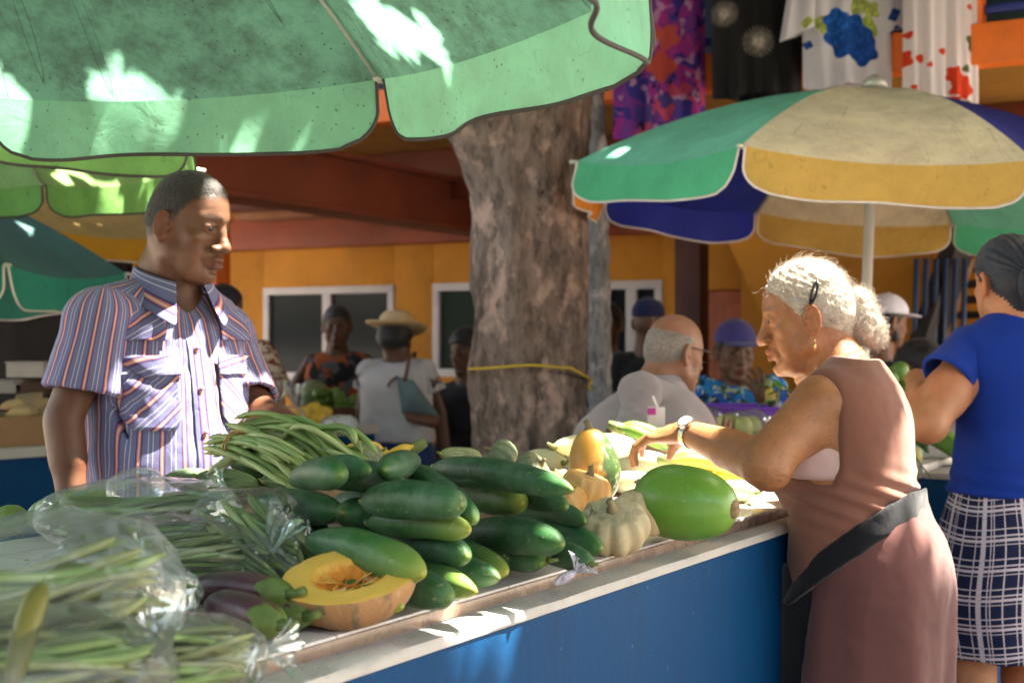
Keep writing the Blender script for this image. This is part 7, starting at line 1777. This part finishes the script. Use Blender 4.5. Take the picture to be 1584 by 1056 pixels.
def bag_mesh(c, ax, L, W_, H, seed, neck=None, neck_len=.06, floor_=None):
    """a slack bag: a crumpled pillow, drawn together into a loose neck at one end"""
    ax = unit(ax); sd = unit(np.cross((0, 0, 1), ax)); up = np.cross(ax, sd); nu, nv = 44, 56; rows = []
    for i in range(nu):
        u = i / (nu - 1); x = (u - .5) * L; q = max(.0, 1 - abs(2 * u - 1) ** 3.0) ** .5 + .02
        row = []
        for j in range(nv):
            th = 2 * math.pi * j / nv; cw, sw = math.cos(th), math.sin(th); P = np.array(c) + ax * x + sd * W_ / 2 * q * math.copysign(abs(cw) ** .8, cw) + up * H / 2 * q * math.copysign(abs(sw) ** .8, sw); row.append(P)
        rows.append(row)
    if neck is not None:
        nd = unit(neck); e = np.array(c) + ax * L * .47
        for k in range(1, 12):
            f_ = k / 11; row = []
            for j in range(nv):
                th = 2 * math.pi * j / nv; rr = (.008 + .030 * f_ ** 1.2) * (1 + .55 * math.sin(7 * th + seed) * f_); Bs = basis(nd); row.append(e + nd * neck_len * f_ + rr * (math.cos(th) * Bs[0] + .5 * math.sin(th) * Bs[1]))
            rows.append(row)
    P = np.array(rows); f = P.reshape(-1, 3); cc = np.array(c); d = f - cc; dl = np.linalg.norm(d, axis=1)[:, None] + 1e-6
    rid = lambda s_, sd_: (1 - 2 * np.abs(vnoise(f + seed * 1.7, s_, sd_)))
    f = f + d / dl * (min(1, L / .2) * (.010 * vnoise(f + seed, 11, 3) + .0075 * rid(14, 5) + .0035 * rid(30, 6) + .0015 * rid(60, 8)))[:, None]
    if floor_ is not None: f[:, 2] = np.maximum(f[:, 2], floor_ + .002 + .001 * vnoise(f, 40, 2))
    m = MB(); m.grid(f.reshape(P.shape), wrap=True); return m
def bean_bag(lab, blab, px, py, Y, ax, L, W_, H, n, r, mats, neck=None, mat=None, nl=.06, curve=.02):
    c = at(px, py, Y); ax = unit(ax); c[2] = max(c[2], TOP + H * .5 - .004)
    o = bag_mesh(c + (0, 0, H * .03), ax, L * 1.08, W_ * 1.05, H * 1.08, px * .013, neck, nl, TOP).build('plastic_bag', mat or M_film, base=c - (0, 0, H / 2)); tag(o, lab, 'bag', 'clear bags of beans')
    bean_bunch(blab, c - ax * L * .40, c + ax * L * .40, int(n * 1.45), (W_ * .39, H * .35), r * .8, mats, 0, curve, lift=0, group='beans packed in clear bags')
D_ = [M_bean[2], M_bean[2], M_bean[0]]
bean_bag('clear bag of beans lying highest in the pile of bags, in front of the man', 'beans inside the highest clear bag in the pile', 215, 795, 2.12, (.93, .2, .03), .26, .17, .085, 22, .0062, D_, (-.6, .1, .6), M_film2)
bean_bag('clear bag of beans in the middle of the pile, above the aubergines', 'beans inside the middle clear bag above the aubergines', 245, 868, 1.93, (.95, .12, .0), .25, .16, .095, 28, .0066, D_, (.5, .2, .7), nl=.07)
bean_bag('clear bag of pale beans nearest the cucumbers', 'pale beans inside the clear bag nearest the cucumbers', 398, 832, 2.02, (.62, -.6, -.38), .19, .13, .10, 20, .006, [M_bean[1], M_bean[0]], (-.55, .3, .8), nl=.06)
bean_bag('clear bag of long beans just left of the aubergines, lying low', 'beans inside the low clear bag left of the aubergines', 165, 925, 1.74, (.90, -.30, -.1), .20, .15, .09, 26, .0066, D_)
bean_bag('clear bag of broken beans at the bottom by the counter edge', 'beans inside the clear bag by the counter edge', 262, 1020, 1.42, (.92, .25, .0), .17, .13, .070, 28, .006, [M_bean[2], M_bean[0], M_bean[2]], (.9, -.1, .15), nl=.035)
bean_bag('big cloudy bag of beans out of focus in the near left corner', 'beans inside the big cloudy bag in the near left corner', 75, 945, 1.42, (.75, .45, .1), .24, .20, .16, 30, .0075, [M_bean[2], M_bean[2], M_bean[0]], (-.9, .1, .5), M_film, nl=.06, curve=.03)
bean_bag('clear bag of beans cut by the bottom left corner of the picture', 'beans inside the bag cut by the bottom left corner', 60, 1050, 1.30, (.8, .3, .0), .22, .16, .10, 22, .007, [M_bean[2], M_bean[0]], (-.2, -.2, .6), nl=.05)
o = bag_mesh(at(212, 752, 2.42), (1, .2, .1), .10, .08, .06, 4.4).build('plastic_bag', M_film2, base=at(212, 770, 2.42)); tag(o, 'empty cloudy plastic bag poking up behind the bagged beans', 'bag')
o = bag_mesh(on(874, 893, TOP + .009), (.7, -.2, .45), .036, .020, .012, 7.7, (.6, 0, .8), .02).build('plastic_twist', film('lilac_film', .35, (.75, .72, .85), 70), base=on(876, 900, TOP)); tag(o, 'small crumpled twist of lilac clear plastic on the tiles by the cucumbers', 'plastic scrap')
# pale green pods over the bag in the corner
long_veg('pod', 'yellow green pod lying against the big cloudy bag in the near left corner', 'pod', at(66, 905, 1.30), at(18, 1070, 1.22), .0115, rind('yellow_pod', [(0, (.10, .10, .02)), (.5, (.12, .11, .02)), (1, (.09, .085, .02))], .2, (.12, .1, .03)), .012, 0, 3)

# ---- round fruit
M_avo = rind('green_mango_skin', [(0, (.13, .17, .04)), (.5, (.11, .17, .035)), (1, (.20, .20, .06))], .0, bumps=.15, rough=.4, speck=.5, speckc=(.3, .32, .15))
def ball_fruit(name, lab, cat, c, r, mat, tilt=(0, 0, 1), el=1.0, seed=1, group=None, n=20):
    ax = unit(tilt); c = np.asarray(c); u = (1 - np.cos(np.linspace(.05, math.pi - .05, 18))) / 2
    m = MB(); organic(m, [c + ax * (v - .5) * 2 * r * el for v in u], [r * math.sqrt(max(1e-4, 1 - (2 * v - 1) ** 2)) for v in u], n, 0, 0, r * .05, 1.2 / r, seed); 
    d = c + ax * r * el * .97; m.tube([d - ax * r * .02, d + ax * r * .06], [r * .12, r * .08], 8)
    o = m.build(name, mat, base=c - (0, 0, r)); return tag(o, lab, cat, group)
for i, (px, py, lab) in enumerate([(72, 792, 'green mango at the left end behind the bags'), (100, 787, 'second green mango from the left, behind the bags'), (120, 778, 'green mango resting against the man\'s hand'), (14, 800, 'green mango at the edge of the picture behind the bags'), (145, 772, 'pale green mango furthest right behind the bags')]):
    ball_fruit('mango', lab, 'mango', at(px, py + 5, 2.54 + .02 * (i % 2)), .029, M_avo, (.9, -.2, .2), 1.25, i + 1, 'green mangoes behind the bags')
# ---- bananas
M_bana = rind('ripe_banana_peel', [(0, (.35, .26, .05)), (.12, (.62, .40, .04)), (.85, (.66, .42, .04)), (1, (.12, .08, .02))], .2, (.5, .35, .05), 5, .1, .45, .4, (.25, .13, .03), .2)
M_bang = rind('green_banana_peel', [(0, (.10, .14, .03)), (.15, (.12, .24, .03)), (.85, (.13, .26, .03)), (1, (.05, .06, .02))], .15, (.2, .3, .06), 5, .1, .45, .2, (.1, .12, .03), .2)
def bananas(lab, c, n, L, r, mat, out, spread, up=(0, 0, 1), group='banana bunches', curl=.25):
    out = unit(out); c = np.asarray(c); sd = unit(np.cross(up, out)); root = thing('banana_bunch', lab, 'bananas', c, group)
    for i in range(n):
        f_ = (i / (n - 1) - .5) if n > 1 else 0; row = i % 2; d = unit(out + sd * f_ * spread + np.array(up) * (.10 * row)); b0 = c + sd * f_ * .02 + np.array(up) * .006 * row
        pts = [b0 + d * L * u + np.array(up) * (curl * L * (u - u * u * 1.3)) for u in np.linspace(0, 1, 16)]; u = np.linspace(0, 1, 16)
        rad = r * np.array([.38, .42, .6, .85, .96, 1, 1, 1, 1, 1, .98, .93, .82, .62, .36, .22]); m = MB(); organic(m, pts, rad, 10, 5, .07); m.build('banana', mat, root)
    m = MB(); m.tube([c - out * .03, c - out * .01, c + out * .012], [.010, .013, .016], 10); m.build('crown', M_stem, root)
bananas('ripe banana hand with stalk ends toward the watch, lying in the sun', on(1036, 712, 1.10), 5, .15, .0155, M_bana, (.85, .45, -.12), .8)
bananas('ripe bananas in the sun under the forearm', on(1085, 735, 1.06), 5, .16, .0155, M_bana, (.8, .1, -.08), .7)
bananas('single split ripe banana bunch glowing at the far edge above the cucumbers', at(640, 694, 3.02), 2, .08, .013, M_bana, (-.7, .0, -.4), .5)
bananas('small ripe banana hand between the round striped squash and the tall one', at(850, 738, 3.0), 3, .10, .014, M_bana, (.6, .1, -.3), .5)
bananas('green bananas at the back of the counter beyond the hand', at(958, 662, 3.55), 3, .13, .016, M_bang, (.7, -.1, -.25), .5)
bananas('green banana hand on the counter beside the blue shirted woman', at(1425, 672, 4.25), 6, .20, .020, M_bang, (.62, -.45, -.35), .35)
bananas('green bananas at the back left of the pale gourd', at(870, 696, 3.3), 3, .11, .014, M_bang, (.9, -.1, -.25), .4)
# eaten banana in the hand of the woman in the cap
bananas('half eaten banana held by the woman in the purple cap', at(1188, 596, 5.36), 1, .12, .017, M_bana, (.02, -.15, -1), 0, up=(1, 0, 0))
m = MB()
for k in range(3):
    th = k * 2.1; q = at(1194, 604, 5.34); m.grid([[q + np.array([.02 * math.cos(th) + e * math.sin(th), -.02 + .012 * math.sin(th) - e * math.cos(th) * .3, -.20 * u + .0]) + np.array([.03 * math.sin(th + k) * u, 0, 0]) for e in (-.022 * (1 - u * .6), 0, .022 * (1 - u * .6))] for u in np.linspace(0, 1, 10)])
o = m.build('banana_peel', M_bana, base=at(1194, 604, 5.34)); tag(o, 'yellow peel hanging from the half eaten banana', 'banana peel'); md = o.modifiers.new('peel thickness', 'SOLIDIFY'); md.thickness = .003
# leaves
def sprig(name, lab, cat, c, n, L, w, mat, spread, up=.6, seed=1, stemp=None):
    rr = random.Random(seed); root = thing(name, lab, cat, c); c = np.asarray(c)
    for i in range(n):
        th = rr.uniform(0, 6.28); st = c + np.array([rr.uniform(-1, 1) * spread[0], rr.uniform(-1, 1) * spread[1], rr.uniform(0, 1) * spread[2]]); d = unit((math.cos(th), math.sin(th), rr.uniform(-.4, up))); sd = unit(np.cross(d, (0, 0, 1))); nn = np.cross(sd, d); rows = []
        for u in np.linspace(0, 1, 9):
            ww = w * math.sin(math.pi * u ** .8) ** .8 * (.8 + .2 * math.sin(u * 30)); q = st + d * L * u - np.array([0, 0, .25 * L * u * u]); rows.append([q - sd * ww + nn * ww * .35, q, q + sd * ww + nn * ww * .35])
        m = MB(); m.grid(rows); m.build('leaf', mat, root)
    m = MB()
    for pth in (stemp or [[c, c + (0, 0, spread[2])]]): m.tube(pth, .0022, 5)
    m.build('stem', M_stem, root); return root
M_lf2 = plain('fresh_leaf', (.09, .22, .03), .45, .3, 20)
sprig('leaf_scrap', 'torn green leaf lying on the tiles in front of the old woman', 'leaf', on(1160, 780, TOP + .004), 3, .03, .008, M_lf2, (.012, .008, .002), .15, 3)
sprig('leafy_herbs', 'bright green leafy sprig behind the old woman\'s shoulder', 'herbs', at(1205, 622, 4.9), 7, .07, .02, M_lf2, (.03, .03, .05), 1.2, 4)
sprig('vine', 'green vine trailing over the edge of the counter by the banana bunch', 'vine', at(1402, 690, 4.05), 12, .07, .022, plain('dark_vine_leaf', (.04, .11, .025), .5, .3, 20), (.035, .04, .16), .5, 6, [[at(1400, 640, 4.1), at(1405, 700, 4.0), at(1420, 728, 3.95), at(1415, 760, 3.9), at(1416, 778, 3.9)], [at(1410, 700, 4.0), at(1440, 738, 3.93)]])

# ---- the counter beyond: bags of yellow fruit, trays, limes
M_guava = rind('yellow_guava_skin', [(0, (.38, .36, .10)), (.5, (.46, .42, .14)), (1, (.40, .40, .12))], 0, bumps=.1, rough=.45, speck=.3, speckc=(.5, .45, .2)); M_lime = rind('lime_skin', [(0, (.10, .18, .03)), (.5, (.10, .19, .025)), (1, (.14, .2, .04))], 0, bumps=.2, rough=.35)
rr = random.Random(4)
for k, (x0, y0, Y, nm) in enumerate([(1085, 669, 4.75, 'left'), (1150, 670, 4.70, 'right')]):
    c = at(x0, y0, Y)
    for i in range(9):
        q = at(x0 + (-48 + 24 * (i % 5)) * .62, y0 + (8 if i < 5 else -14) + rr.uniform(-3, 3), Y + rr.uniform(-.05, .05)); ball_fruit('guava', 'pale yellow guava packed in the %s' % ('bag with the white knot on the far counter' if k == 0 else 'hazy bag nearest the old woman\'s shoulder'), 'guava', q, .030, M_guava, (rr.uniform(-1, 1), rr.uniform(-1, 1), .5), 1.1, i + 1, 'guavas in the %s bag' % ('knotted' if k == 0 else 'hazy'), 14)
    o = bag_mesh(c, (1, 0, .05), .20, .18, .145, k + 2.2, (.1, -.2, 1) if k == 0 else (-.2, 0, 1), .05).build('plastic_bag', M_film2, base=c - (0, 0, .07)); tag(o, ('clear bag of guavas with a bunched white knot beyond the wristwatch' if k == 0 else 'hazy bag of guavas nearest the old woman\'s shoulder, beyond the forearm'), 'bag', 'bags of guavas')
def tray(lab, c, sx, sy, h, mat, rot=0):
    root = thing('plastic_tray', lab, 'tray', c, 'plastic trays on the far counter'); m = MB(); t_ = .008; c = np.asarray(c)
    m.box(c + (0, 0, t_ / 2), (sx, sy, t_), None, .003); m.build('base', mat, root, sharp=35)
    for dx, dy, wx, wy in ((-1, 0, t_, sy), (1, 0, t_, sy), (0, -1, sx - 2 * t_ - .002, t_), (0, 1, sx - 2 * t_ - .002, t_)):
        m = MB(); m.box(c + (dx * (sx - t_) / 2, dy * (sy - t_) / 2, h / 2 + t_), (wx, wy, h), None, .003); m.box(c + (dx * (sx - t_ / 2) / 2, dy * (sy - t_ / 2) / 2, h + t_), (wx + (0 if dx == 0 else .012), wy + (0 if dy == 0 else .012), .008), None, .003); m.build('side', mat, root, sharp=35)
tray('purple plastic tray tilted behind the bags of guavas', at(1140, 654, 5.0) , .24, .3, .05, plain('purple_plastic', (.16, .035, .36), .35)); tray('crimson plastic tray left of the purple one', at(1065, 664, 5.1), .18, .3, .04, plain('crimson_plastic', (.45, .02, .08), .35))
jb = thing('juice_carton', 'small white and magenta juice carton with a straw beside the seated man', 'carton', at(1015, 662, 3.75)); m = MB(); m.box(at(1015, 646, 3.75), (.044, .03, .058), None, .002); m.build('carton_body', plain('white_carton', (.6, .55, .6), .4), jb, sharp=35)
m = MB(); m.box(at(1008, 636, 3.735), (.022, .004, .018), None, .001); m.build('printed_panel', plain('magenta_print', (.4, .02, .3), .4), jb); m = MB(); m.tube([at(1018, 632, 3.75), at(1010, 612, 3.75)], .003, 8); m.build('straw', plain('white_straw', (.7, .65, .68), .4), jb)
st = np.array(at(1015, 664, 3.75)); m = MB(); m.box((st[0], st[1], (st[2]) / 2), (.25, .25, st[2] - .002), None, .008); o = m.build('wooden_box', plain('dark_wood_box', (.08, .05, .03), .8), base=(st[0], st[1], 0), sharp=35); tag(o, 'upright dark wooden box the juice carton stands on', 'box')
for i, (px, py) in enumerate([(1378, 583), (1400, 586), (1386, 600), (1392, 574), (1406, 603), (1370, 602)]): ball_fruit('lime', ['lime at the top left of the small pile', 'lime at the top right of the small pile', 'front lime in the middle of the small pile', 'highest lime at the back of the small pile', 'lime at the lower right of the small pile', 'lime at the lower left of the small pile'][i] + ' by the blue shirted woman\'s elbow', 'lime', at(px, py, 4.6 + .03 * (i % 3)), .030, M_lime, (.3, -.3, .8), 1.08, i + 1, 'limes piled on the grey sack', 16)
c = at(1388, 655, 4.62); m = MB(); n = 24; organic(m, [c + (0, 0, z) for z in np.linspace(-.11, .085, n)], .085 * np.maximum(.05, 1 - np.abs(np.linspace(-1, 1, n)) ** 6) ** .5, 28, 7, .10, .008, 16, 4); o = m.build('sack', cloth('grey_sacking', (.26, .24, .24)), base=c - (0, 0, .11)); tag(o, 'grey sack standing under the limes', 'sack')
ball_fruit('guava', 'single pale yellow guava beside the green banana hand', 'guava', at(1412, 706, 4.12), .027, M_guava, (.2, -.5, .7), 1.1, 3)
o = bag_mesh(at(1408, 690, 4.2), (1, .1, .2), .10, .08, .06, 9.1).build('plastic_bag', M_film2, base=at(1408, 705, 4.2)); tag(o, 'small crumpled white plastic bag behind the single guava', 'bag')
# ---- counter behind the man
M_card = plain('brown_cardboard', (.28, .155, .075), .85, .12, 6, .2, 90)
bc = at(22, 690, 5.45); bx = thing('cardboard_box', 'open brown cardboard box of pale roots left of the man', 'box', bc); Bm = np.array([n2, d2, (0, 0, 1)])
for dx, dy, sx, sy, h in ((.15, 0, .006, .28, .12), (-.15, 0, .006, .28, .12), (0, .143, .29, .006, .12), (0, -.143, .29, .006, .12)):
    m = MB(); m.box(bc + n2 * dx + d2 * dy + (0, 0, .062), (sx, sy, h), Bm, .001); m.build('side', M_card, bx, sharp=35)
m = MB(); m.box(bc + (0, 0, .006), (.28, .27, .008), Bm, .001); m.build('base', M_card, bx, sharp=35)
M_root = rind('pale_root_skin', [(0, (.42, .27, .12)), (.5, (.48, .33, .16)), (1, (.36, .24, .12))], .3, (.3, .18, .08), 6, .5, .8, .5, (.25, .15, .07), .4)
for i in range(11):
    q = bc + n2 * rr.uniform(-.11, .11) + d2 * rr.uniform(-.1, .1) + np.array([0, 0, .10 + .028 * (i % 3)]); th = rr.uniform(0, 3); long_veg('root', 'knobbly pale root heaped in the cardboard box', 'root', q - np.array([math.cos(th), math.sin(th), .1]) * .05, q + np.array([math.cos(th), math.sin(th), .1]) * .05, .02, M_root, .008, .2, 2.4, 0, 'roots in the cardboard box', seed=i + 1)
o = pillow(MB(), [at(25, 610, 5.5), at(66, 606, 5.5), at(66, 632, 5.45), at(20, 630, 5.45)], .06, (0, 1, .2)).build('paper_bag', plain('buff_paper', (.42, .28, .17), .8, .2, 20), base=at(45, 632, 5.5)); tag(o, 'crumpled buff paper bag lying on the roots in the cardboard box', 'paper bag')
for i, (px, py, wx, hz, cc, lab) in enumerate([(50, 572, .16, .06, (.40, .38, .36), 'grey carton standing far back under the dark teal umbrella'), (10, 598, .2, .05, (.30, .28, .27), 'flat grey carton at the left edge under the dark teal umbrella'), (60, 600, .14, .05, (.07, .04, .03), 'small dark crate below the grey carton under the teal umbrella')]):
    q = at(px, py, 6.2); m = MB(); m.box(q, (wx, .2, hz), None, .006); m.box(q + (0, 0, hz / 2 + .004), (wx + .008, .208, .007), None, .003); o = m.build('carton', plain('carton_board', cc, .8), base=q - (0, 0, hz / 2), sharp=35); tag(o, lab, 'carton')
q = at(30, 620, 6.3); m = MB(); m.box((q[0], q[1], (q[2]) / 2), (.75, .5, q[2] - .002), None, .01); o = m.build('stall_table', M_dark, base=(q[0], q[1], 0), sharp=35); tag(o, 'dark low stall table under the teal umbrella', 'table')
q = at(20, 575, 6.7); m = MB(); m.box((q[0] - .5, q[1] + .4, 1.0), (1.9, .08, 2.0), None, .01); o = m.build('stall_backdrop', plain('black_tarpaulin', (.012, .010, .010), .7, .4, 4), base=(q[0] - .5, q[1] + .4, 0)); tag(o, 'black tarpaulin screen behind the teal umbrella stall', 'screen')
M_mango = rind('yellow_mango_skin', [(0, (.55, .33, .03)), (.5, (.60, .36, .03)), (1, (.45, .35, .06))], 0, bumps=.1, rough=.4)
for i, (px, py) in enumerate([(470, 640), (484, 634), (492, 646), (476, 652), (488, 657), (500, 640)]): ball_fruit('mango', 'ripe yellow mango in the small pile on the far counter', 'mango', at(px, py, 6.30 + .04 * (i % 2)), .034, M_mango, (.8, .2, .4), 1.3, i + 1, 'yellow mangoes on the far counter', 14)
o = bag_mesh(at(452, 652, 6.2), (.1, 0, 1), .13, .12, .10, 3.1, (0, 0, 1), .10).build('plastic_bag', M_film2, base=at(452, 668, 6.2)); tag(o, 'knotted cloudy bag left of the yellow mangoes', 'bag')
o = bag_mesh(at(432, 640, 6.35), (.1, 0, 1), .10, .08, .07, 5.1, (0, 0, 1), .10).build('plastic_bag', M_film2, base=at(432, 655, 6.35)); tag(o, 'tall knotted cloudy bag just right of the man\'s elbow', 'bag')
o = bag_mesh(at(524, 656, 6.3), (1, .1, .1), .17, .12, .07, 6.3).build('plastic_bag', film('white_film', .62), base=at(524, 668, 6.3)); tag(o, 'crumpled white plastic bag right of the yellow mangoes', 'bag')
# fruit stand by the window
fs = at(522, 640, 7.3); stand = thing('fruit_stand', 'dark wooden fruit stand piled with limes in front of the window', 'stand', (fs[0], fs[1], 0))
m = MB(); m.box((fs[0], fs[1], fs[2] - .02), (.34, .3, .04), None, .006); m.box((fs[0], fs[1] - .15, fs[2] + .0), (.36, .02, .08), None, .004); m.build('shelf', plain('red_wood', (.12, .04, .02), .7), stand, sharp=35)
for sx in (-1, 1):
    for sy in (-1, 1): m = MB(); m.box((fs[0] + sx * .14, fs[1] + sy * .12, (fs[2] - .042) / 2), (.04, .04, fs[2] - .044), None, .004); m.build('leg', M_dark, stand, sharp=35)
for i in range(16): ball_fruit('lime', 'lime piled on the wooden stand in front of the window', 'lime', at(494 + 11 * (i % 6) + rr.uniform(-3, 3), 632 - 11 * (i // 6) + rr.uniform(-3, 3), 7.2 + .05 * (i % 3)), .030, M_lime, (.3, .3, .7), 1.05, i + 1, 'limes on the wooden stand', 12)
ball_fruit('melon', 'dark green melon left of the limes on the wooden stand', 'melon', at(484, 622, 7.25), .06, M_okra, (.6, .2, .5), 1.1, 2)
ball_fruit('cabbage', 'grey green cabbage above the limes on the wooden stand', 'cabbage', at(486, 606, 7.35), .07, rind('cabbage_leaf', [(0, (.14, .18, .08)), (.5, (.16, .2, .1)), (1, (.2, .22, .12))], .5, (.25, .28, .18), 8, .6, .6), (.1, -.3, .9), .9, 4)
